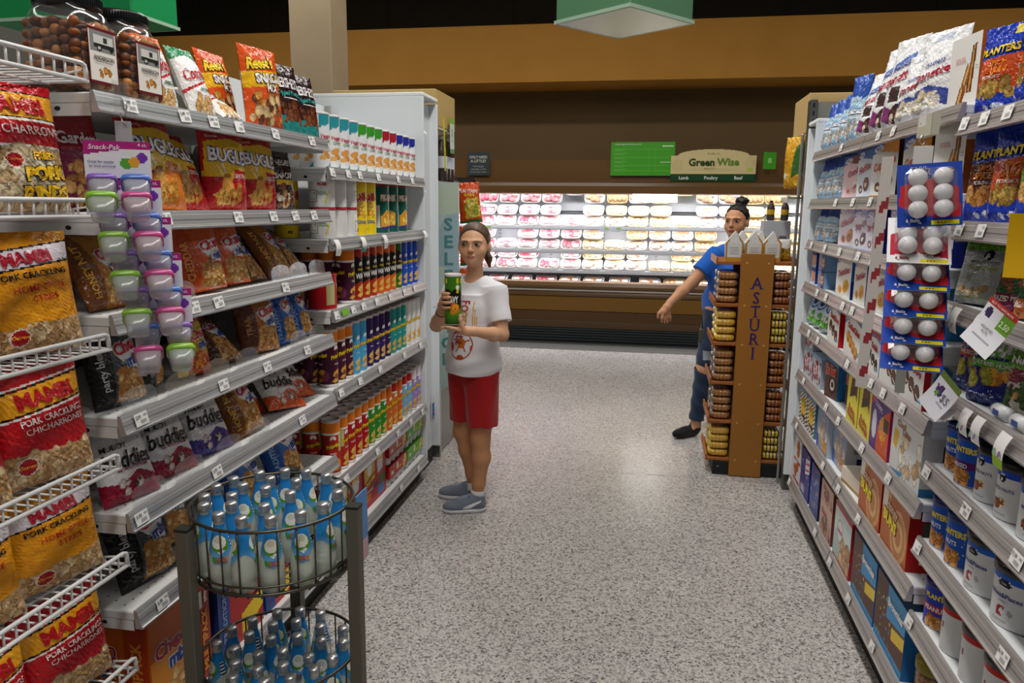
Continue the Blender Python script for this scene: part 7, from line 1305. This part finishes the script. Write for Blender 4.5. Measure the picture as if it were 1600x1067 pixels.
    def scol(X):
        C = np.tile(np.array(lin('e2e2e8')), (len(X), 1)); sx = (X-cen)@Lt; fz = (X-cen)@Ft; z = X[:, 2]; fr_ = fz > .03
        u = (sx-bc[0])/.060; v = (z-bc[1])/.074; r = np.sqrt(u*u+v*v); ring = fr_ & (r < 1)
        setc(C, ring & (r > .91), 'b0431c'); a = np.arctan2(v, u)
        pen = lambda du, dv, R: np.max([((u-du)*math.cos(k*2*PI/5-PI/2)+(v-dv)*math.sin(k*2*PI/5-PI/2)) for k in range(5)], 0) < R
        setc(C, ring & pen(.08, .12, .34), 'd0701a')
        for k in range(5):
            an = PI/2+k*2*PI/5; px, py = .08+.95*math.cos(an), .12+.95*math.sin(an)
            L = (u-.08)*math.cos(an)+(v-.12)*math.sin(an); T_ = np.abs(-(u-.08)*math.sin(an)+(v-.12)*math.cos(an)); setc(C, ring & (L > .3) & (L < .72) & (T_ < .05), 'b0561c')
            setc(C, ring & (np.hypot(u-.08-1.12*math.cos(an+.63), v-.12-1.12*math.sin(an+.63)) < .36), 'b84a1c')
        for w_, x in (('d8a83a', .070), ('d8a83a', .078), ('d8a83a', .085)): setc(C, fr_ & (np.abs(sx-x-.06*(z-1.0)) < .0022) & (z > .92+(x-.07)*2) & (z < 1.075-(x-.07)*5), w_)
        return C
    def print_(b):
        for i, ch in enumerate('FOOTBALL'):
            g, f = glyphs(ch, .02); q = g*np.array((.030, .040)); z0 = 1.068-.0285*i; x0 = .040-.0048*i
            W_ = cen+(x0+q[:, 1])[:, None]*Lt+np.array((0, 0, 1.))*(z0-q[:, 0])[:, None]; d0 = np.full(len(q), .22)
            for _ in range(26): X = W_+d0[:, None]*Ft; d0 = d0-.85*np.maximum(t.at(X)+wr(X), -.01)
            b.add(W_+(d0+.0022)[:, None]*Ft-O, f, ['a81c30', 'b8401c', 'd8901c', 'd8901c', 'b83a1c', 'a81c30', 'a01c2c', 'a01c2c'][i])
    grown('shirt', t, .0031, M_CLOTH, scol, root, O, wr, print_)
    h = SDF(); h.ell((-.846, 3.615, .745), (.122, .098, .10), FT, .03)
    h.flat((-.795, 3.585, .74), (-.786, 3.57, .447), .084, .079, .03); h.flat((-.898, 3.648, .74), (-.90, 3.655, .447), .084, .077, .03); h.plane((0, 0, -1), -.447, .004); h.plane((0, 0, 1), .78, .004)
    grown('shorts', h, .005, M_CLOTH, 'a3161c', root, O, lambda G: .0025*np.sin(G[..., 0]*70+G[..., 2]*14)+.0015*np.sin(G[..., 1]*90-G[..., 2]*30))
    for p_, d, flip in (((-.775, 3.566), (-.965, -.26), 1), ((-.842, 3.711), (-1, -.03), -1)):
        a = SDF(); a.ell((.150, .002*flip, .030), (.062, .037, .030), I3, .02); a.ell((.045, 0, .036), (.050, .032, .040), I3, .02); a.ell((.10, 0, .038), (.06, .033, .034), I3, .02); a.flat((.035, 0, .05), (.028, 0, .088), .031, .033, .02); a.cap((.07, 0, .07), (.125, 0, .052), .022, .02, .02)
        a.flat((.034, 0, .075), (.026, 0, .10), .024, .026, .004, '-'); a.plane((0, 0, -1), -.002, .004)
        sole = SDF(); sole.ell((.153, 0, .010), (.063, .0395, .020), I3, .01); sole.ell((.048, 0, .012), (.055, .034, .022), I3, .02); sole.ell((.10, 0, .010), (.07, .034, .02), I3, .02); sole.plane((0, 0, -1), 0., .003); sole.plane((0, 0, 1), .021, .003)
        def shc(X, sd=flip):
            C = np.tile(np.array(lin('6f7885')), (len(X), 1)); x, y, z = X.T
            setc(C, (z > .045) & (x > .075) & (x < .14) & (np.abs(y) < .014), '868f9c')
            u = (x-.02)/.085; top = .038+.020*(1-u)**2*0+.028*(1-u); low = .034-.010*np.sin(np.clip(u, 0, 1)*PI)+.030*(1-u)*.85
            sw_ = (np.abs(y) > .012) & (u > .0) & (u < 1.05) & (z < .030+.034*(1-u)**1.0+.004) & (z > .030+.034*(1-u)-.004-.010*np.sin(np.clip(u, 0, 1)**1.6*PI)); setc(C, sw_ & (y*sd > 0), 'e4e4e8'); return C
        ang = math.atan2(d[1], d[0])
        sh = grown('shoe', a, .0036, M_CLOTH, shc, root); sh.location = (p_[0]-O[0], p_[1]-O[1], 0); sh.rotation_euler = (0, 0, ang)
        grown('sole', sole, .004, M_PLAST, 'c4c6cc', sh)
        b = MB()
        for k in range(4): x = .082+.014*k; b.tube([(x, -.019, .072-.005*k), (x+.004, 0, .0835-.0062*k), (x+.008, .019, .072-.005*k)], .0022, '8f98a6', 6)
        b.tube([(.078, 0, .084), (.085, .018, .098), (.078, .024, .088), (.074, .004, .088)], .0016, '8f98a6', 6); b.build('laces', M_CLOTH, sh)
    for (x, y) in ((-.812, 3.565), (-.866, 3.70)):
        k_ = SDF(); k_.flat((x, y, .055), (x, y, .108), .034, .0335, .01); grown('sock', k_, .004, M_CLOTH, 'd8d8dc', root, O)
    b = MB(); ax_ = np.array(Rw)-np.array(Re); ax_ /= np.linalg.norm(ax_); u_ = np.cross(ax_, (0, 0, 1.)); u_ /= np.linalg.norm(u_); v_ = np.cross(ax_, u_); c_ = np.array(Rw)-ax_*.008-O
    b.tube([c_+.0245*(math.cos(a)*u_+math.sin(a)*v_) for a in np.linspace(0, 2*PI, 25)[:-1]], .0032, '16161a', 6, closed=True); b.build('bracelet', M_PLAST, root)
    hc = [('R', '3f7a1c', 0, 0, 1, 1), ('G', '1f4a14', '5a9a24', .0, .30), ('R', '15140f', 0, .36, 1, .74), ('P', '15140f', [(0, .36), (.2, .30), (.4, .38), (.6, .30), (.8, .38), (1, .32), (1, .5), (0, .5)]), ('P', '3f7a1c', [(0, .78), (.1, .70), (.2, .78), (.3, .68), (.4, .78), (.5, .69), (.6, .78), (.7, .68), (.8, .78), (.9, .70), (1, .78), (1, .82), (0, .82)])]
    for u in (.16, .5, .84):
        hc += [('E', 'd8701c', u+.06, .34, .10, .115, 20), ('E', 'e8a02c', u+.07, .36, .07, .07, 20), ('E', 'c8801c', u+.03, .26, .06, .05), ('E', '3a2a10', u+.07, .33, .02, .02), ('R', 'e0cc20', u+.10, .66, .15+u, .75), ('E', 'f0eee8', u+.12, .78, .04, .05), ('R', 'e0cc20', u-.14, .86, u-.09, .96), ('R', 'd8c81c', u+.1, .86, u+.15, .97), T('f4f2ee', 'WAVY', u, .535, .13, bold=.045, mw=.26)]
    t_ = thing('crisp_can', 'green and black wavy crisp can with red lid held by the girl', 'canister', tuple(c-np.array((0, 0, .116))), (.0, 0, -.05+.12))
    for nm, me in can_parts('held_can', R_, .232, hc, 'e4e0e0', cell=.003): link(nm, me, t_)
    b = MB(); b.lathe([(.033, .2301), (.001, .2301)], 'c83a44', 24, cap=False)
    for k in range(5): b.box((-.024, -.02+.009*k, .2302), (.018+.004*(k % 3), -.016+.009*k, .2306), 'e8c8cc')
    b.build('seal', M_CARTON, t_)
girl()
# ---- the shop worker behind the rack
def worker():
    O = np.array((.47, 5.22, 0)); root = thing('person', 'woman in bright blue polo shirt and jeans walking behind the rack', 'person', tuple(O))
    FT = fr((-.62, -.78)); Lt, Ft = FT[0], FT[1]; SKW = 'cc9672'
    s = SDF(); P, A = head(s, (.54, 5.205, 1.432), (-.44, -.90), 1.02)
    s.cap((.543, 5.22, 1.36), (.548, 5.24, 1.20), .044, .052, .02); s.ell((.545, 5.235, 1.08), (.14, .09, .18), FT, .03); s.ell((.52, 5.25, .80), (.13, .09, .12), FT, .03)
    Rs, Re, Rw = (.42, 5.18, 1.205), (.272, 5.115, 1.035), (.137, 4.99, .915); Ls = (.675, 5.30, 1.205)
    s.chain([(.545, 5.235, 1.21), Rs, Re, (.21, 5.06, .98), Rw], [.055, .048, .038, .037, .025], .02); s.chain([(.545, 5.235, 1.21), Ls, (.74, 5.37, 1.0), (.70, 5.30, .82)], [.055, .048, .038, .026], .02)
    s.chain([Rw, (.115, 4.965, .885), (.098, 4.945, .858)], [.025, .026, .022], .012)
    for k, (dx, dy, dz) in enumerate(((-.012, -.020, -.062), (.0, -.012, -.068), (.010, -.004, -.064), (.018, .006, -.054))):
        a0 = np.array((.094+.012*k, 4.936+.010*k, .855)); s.chain([a0, a0+np.array((dx, dy, dz))*.55, a0+np.array((dx*.6, dy*.4+.008, dz))], [.0105, .009, .007], .004)
    s.chain([(.088, 4.955, .875), (.066, 4.938, .848), (.062, 4.932, .822)], [.013, .0105, .008], .006)
    s.chain([(.70, 5.30, .82), (.695, 5.285, .76)], [.026, .022], .01)
    for k in range(4): a0 = np.array((.69+.012*k-.018, 5.28+.006*k, .755)); s.chain([a0, a0+np.array((0, -.006, -.035)), a0+np.array((.0, -.0, -.062))], [.0105, .009, .007], .004)
    s.chain([(.68, 5.27, .78), (.665, 5.255, .745)], [.012, .008], .006)
    R = [(.46, 5.20, .84), (.385, 5.13, .455), (.345, 5.105, .10)]; L_ = [(.57, 5.30, .84), (.60, 5.33, .46), (.66, 5.44, .13)]
    s.chain(R, [.095, .058, .035], .03); s.chain(L_, [.095, .058, .035], .03); s.cap((.345, 5.105, .07), (.285, 5.06, .03), .03, .02, .02); s.cap((.66, 5.44, .10), (.62, 5.40, .035), .03, .02, .02)
    lm = P(0, .083, -.0565)
    def col(X):
        C = np.tile(np.array(lin(SKW)), (len(X), 1)); q = (X-lm)@A.T/1.02; setc(C, ((q[:, 0]/.023)**2+(q[:, 2]/.0100)**2 < 1) & (q[:, 1] > -.02), 'a8544e'); return C
    grown('body', s, .005, M_SKIN, col, root, O); face_parts(root, P, A, 1.02, O, .002, '1c120e', '1c100a')
    hs = SDF(); hs.ell(P(0, -.016, .027), (.076, .0945, .0885), A, .006); n = .80*A[1]-.60*A[2]; hs.plane(n, n@P(0, 0, 0)-.004, .004); hs.plane(-A[2], -A[2]@P(0, 0, 0)+.055, .01)
    hs.ell(P(.012, -.045, .128), (.042, .042, .032), A, .012); hs.cap(P(.03, -.04, .14), P(.058, -.05, .135), .012, .006, .01)
    grown('hair', hs, .0045, M_HAIR, '16100e', root, O, lambda G: .002*np.sin(G[..., 0]*130)*np.sin(G[..., 2]*150+1))
    t = SDF(); t.ell((.545, 5.23, 1.08), (.165, .115, .20), FT, .04); t.flat((.545, 5.235, 1.16), (.515, 5.245, .835), .128, .148, .03); t.ell((.475, 5.165, 1.075), (.115, .09, .085), FT, .05); t.ell((.505, 5.23, .89), (.165, .125, .16), FT, .05)
    t.cap((.425, 5.182, 1.202), (.67, 5.297, 1.202), .068, .066, .03); t.cap((.49, 5.21, 1.228), (.605, 5.265, 1.228), .062, .062, .03)
    t.flat((.44, 5.187, 1.222), tuple(np.array(Rs)+(np.array(Re)-np.array(Rs))*.62), .064, .068, .03); t.flat((.67, 5.295, 1.215), (.715, 5.34, 1.08), .058, .062, .02); t.plane((0, 0, -1), -.80, .006)
    t.cap(P(0, -.01, -.08), (.535, 5.20, 1.235), .07, .050, .006, '-'); t.cap((.512, 5.135, 1.245), (.505, 5.125, 1.20), .022, .012, .006, '-')
    grown('shirt', t, .006, M_CLOTH, '1a5fc0', root, O, lambda G: .004*np.sin(G[..., 2]*30+G[..., 0]*22)*np.clip((1.1-G[..., 2])*5, .1, 1))
    cl = SDF(); pts = [(.540+.066*math.cos(a)*Lt[0]+.060*math.sin(a)*Ft[0], 5.215+.066*math.cos(a)*Lt[1]+.060*math.sin(a)*Ft[1], 1.262-.022*max(0, math.sin(a))) for a in np.linspace(PI*.5+.28, PI*2.5-.28, 15)]
    cl.chain(pts, [.013]*15, .004); grown('collar', cl, .005, M_CLOTH, '1c58b0', root, O)
    j = SDF(); j.ell((.515, 5.25, .83), (.155, .115, .10), FT, .03); j.flat(R[0], R[1], .097, .066, .03); j.flat(R[1], (.347, 5.106, .115), .064, .050, .02); j.flat(L_[0], L_[1], .097, .066, .03); j.flat(L_[1], (.658, 5.435, .15), .064, .05, .02); j.plane((0, 0, 1), .89, .004)
    grown('jeans', j, .006, M_CLOTH, lambda X: setc(np.tile(np.array(lin('26364f')), (len(X), 1)), (np.abs(X[:, 2]-.56) < .03) & (np.abs(X[:, 0]-.395) < .03) & (X[:, 1] < 5.11), '8a94a0'), root, O, lambda G: .003*np.sin(G[..., 2]*60+G[..., 0]*30))
    for p_, d, z, tl in (((.372, 5.135), (-.80, -.60), 0, 0), ((.70, 5.475), (-.66, -.75), .05, .35)):
        a = SDF(); a.ell((.16, 0, .032), (.065, .038, .032), I3, .02); a.ell((.05, 0, .042), (.05, .034, .042), I3, .02); a.ell((.11, 0, .04), (.06, .034, .036), I3, .02); a.flat((.04, 0, .05), (.032, 0, .10), .036, .036, .02); a.plane((0, 0, -1), -.001, .004)
        sh = grown('shoe', a, .005, M_CLOTH, '17181a', root); sh.location = (p_[0]-O[0], p_[1]-O[1], z); sh.rotation_euler = (0, tl, math.atan2(d[1], d[0]))
        b = MB()
        for k in range(3): x = .08+.016*k; b.tube([(x, -.018, .066-.004*k), (x+.004, 0, .083-.006*k), (x+.008, .018, .066-.004*k)], .0024, '2c2c2e', 6)
        b.build('laces', M_CLOTH, sh)
    b = MB(); b.tube([(-.115, -.085, .86), (-.12, -.095, .80), (-.115, -.09, .72)], .004, '3a3a34', 6); b.box((-.135, -.10, .64), (-.10, -.085, .73), '55584c', 0, .004); b.build('key_holder', M_PLAST, root)
worker()
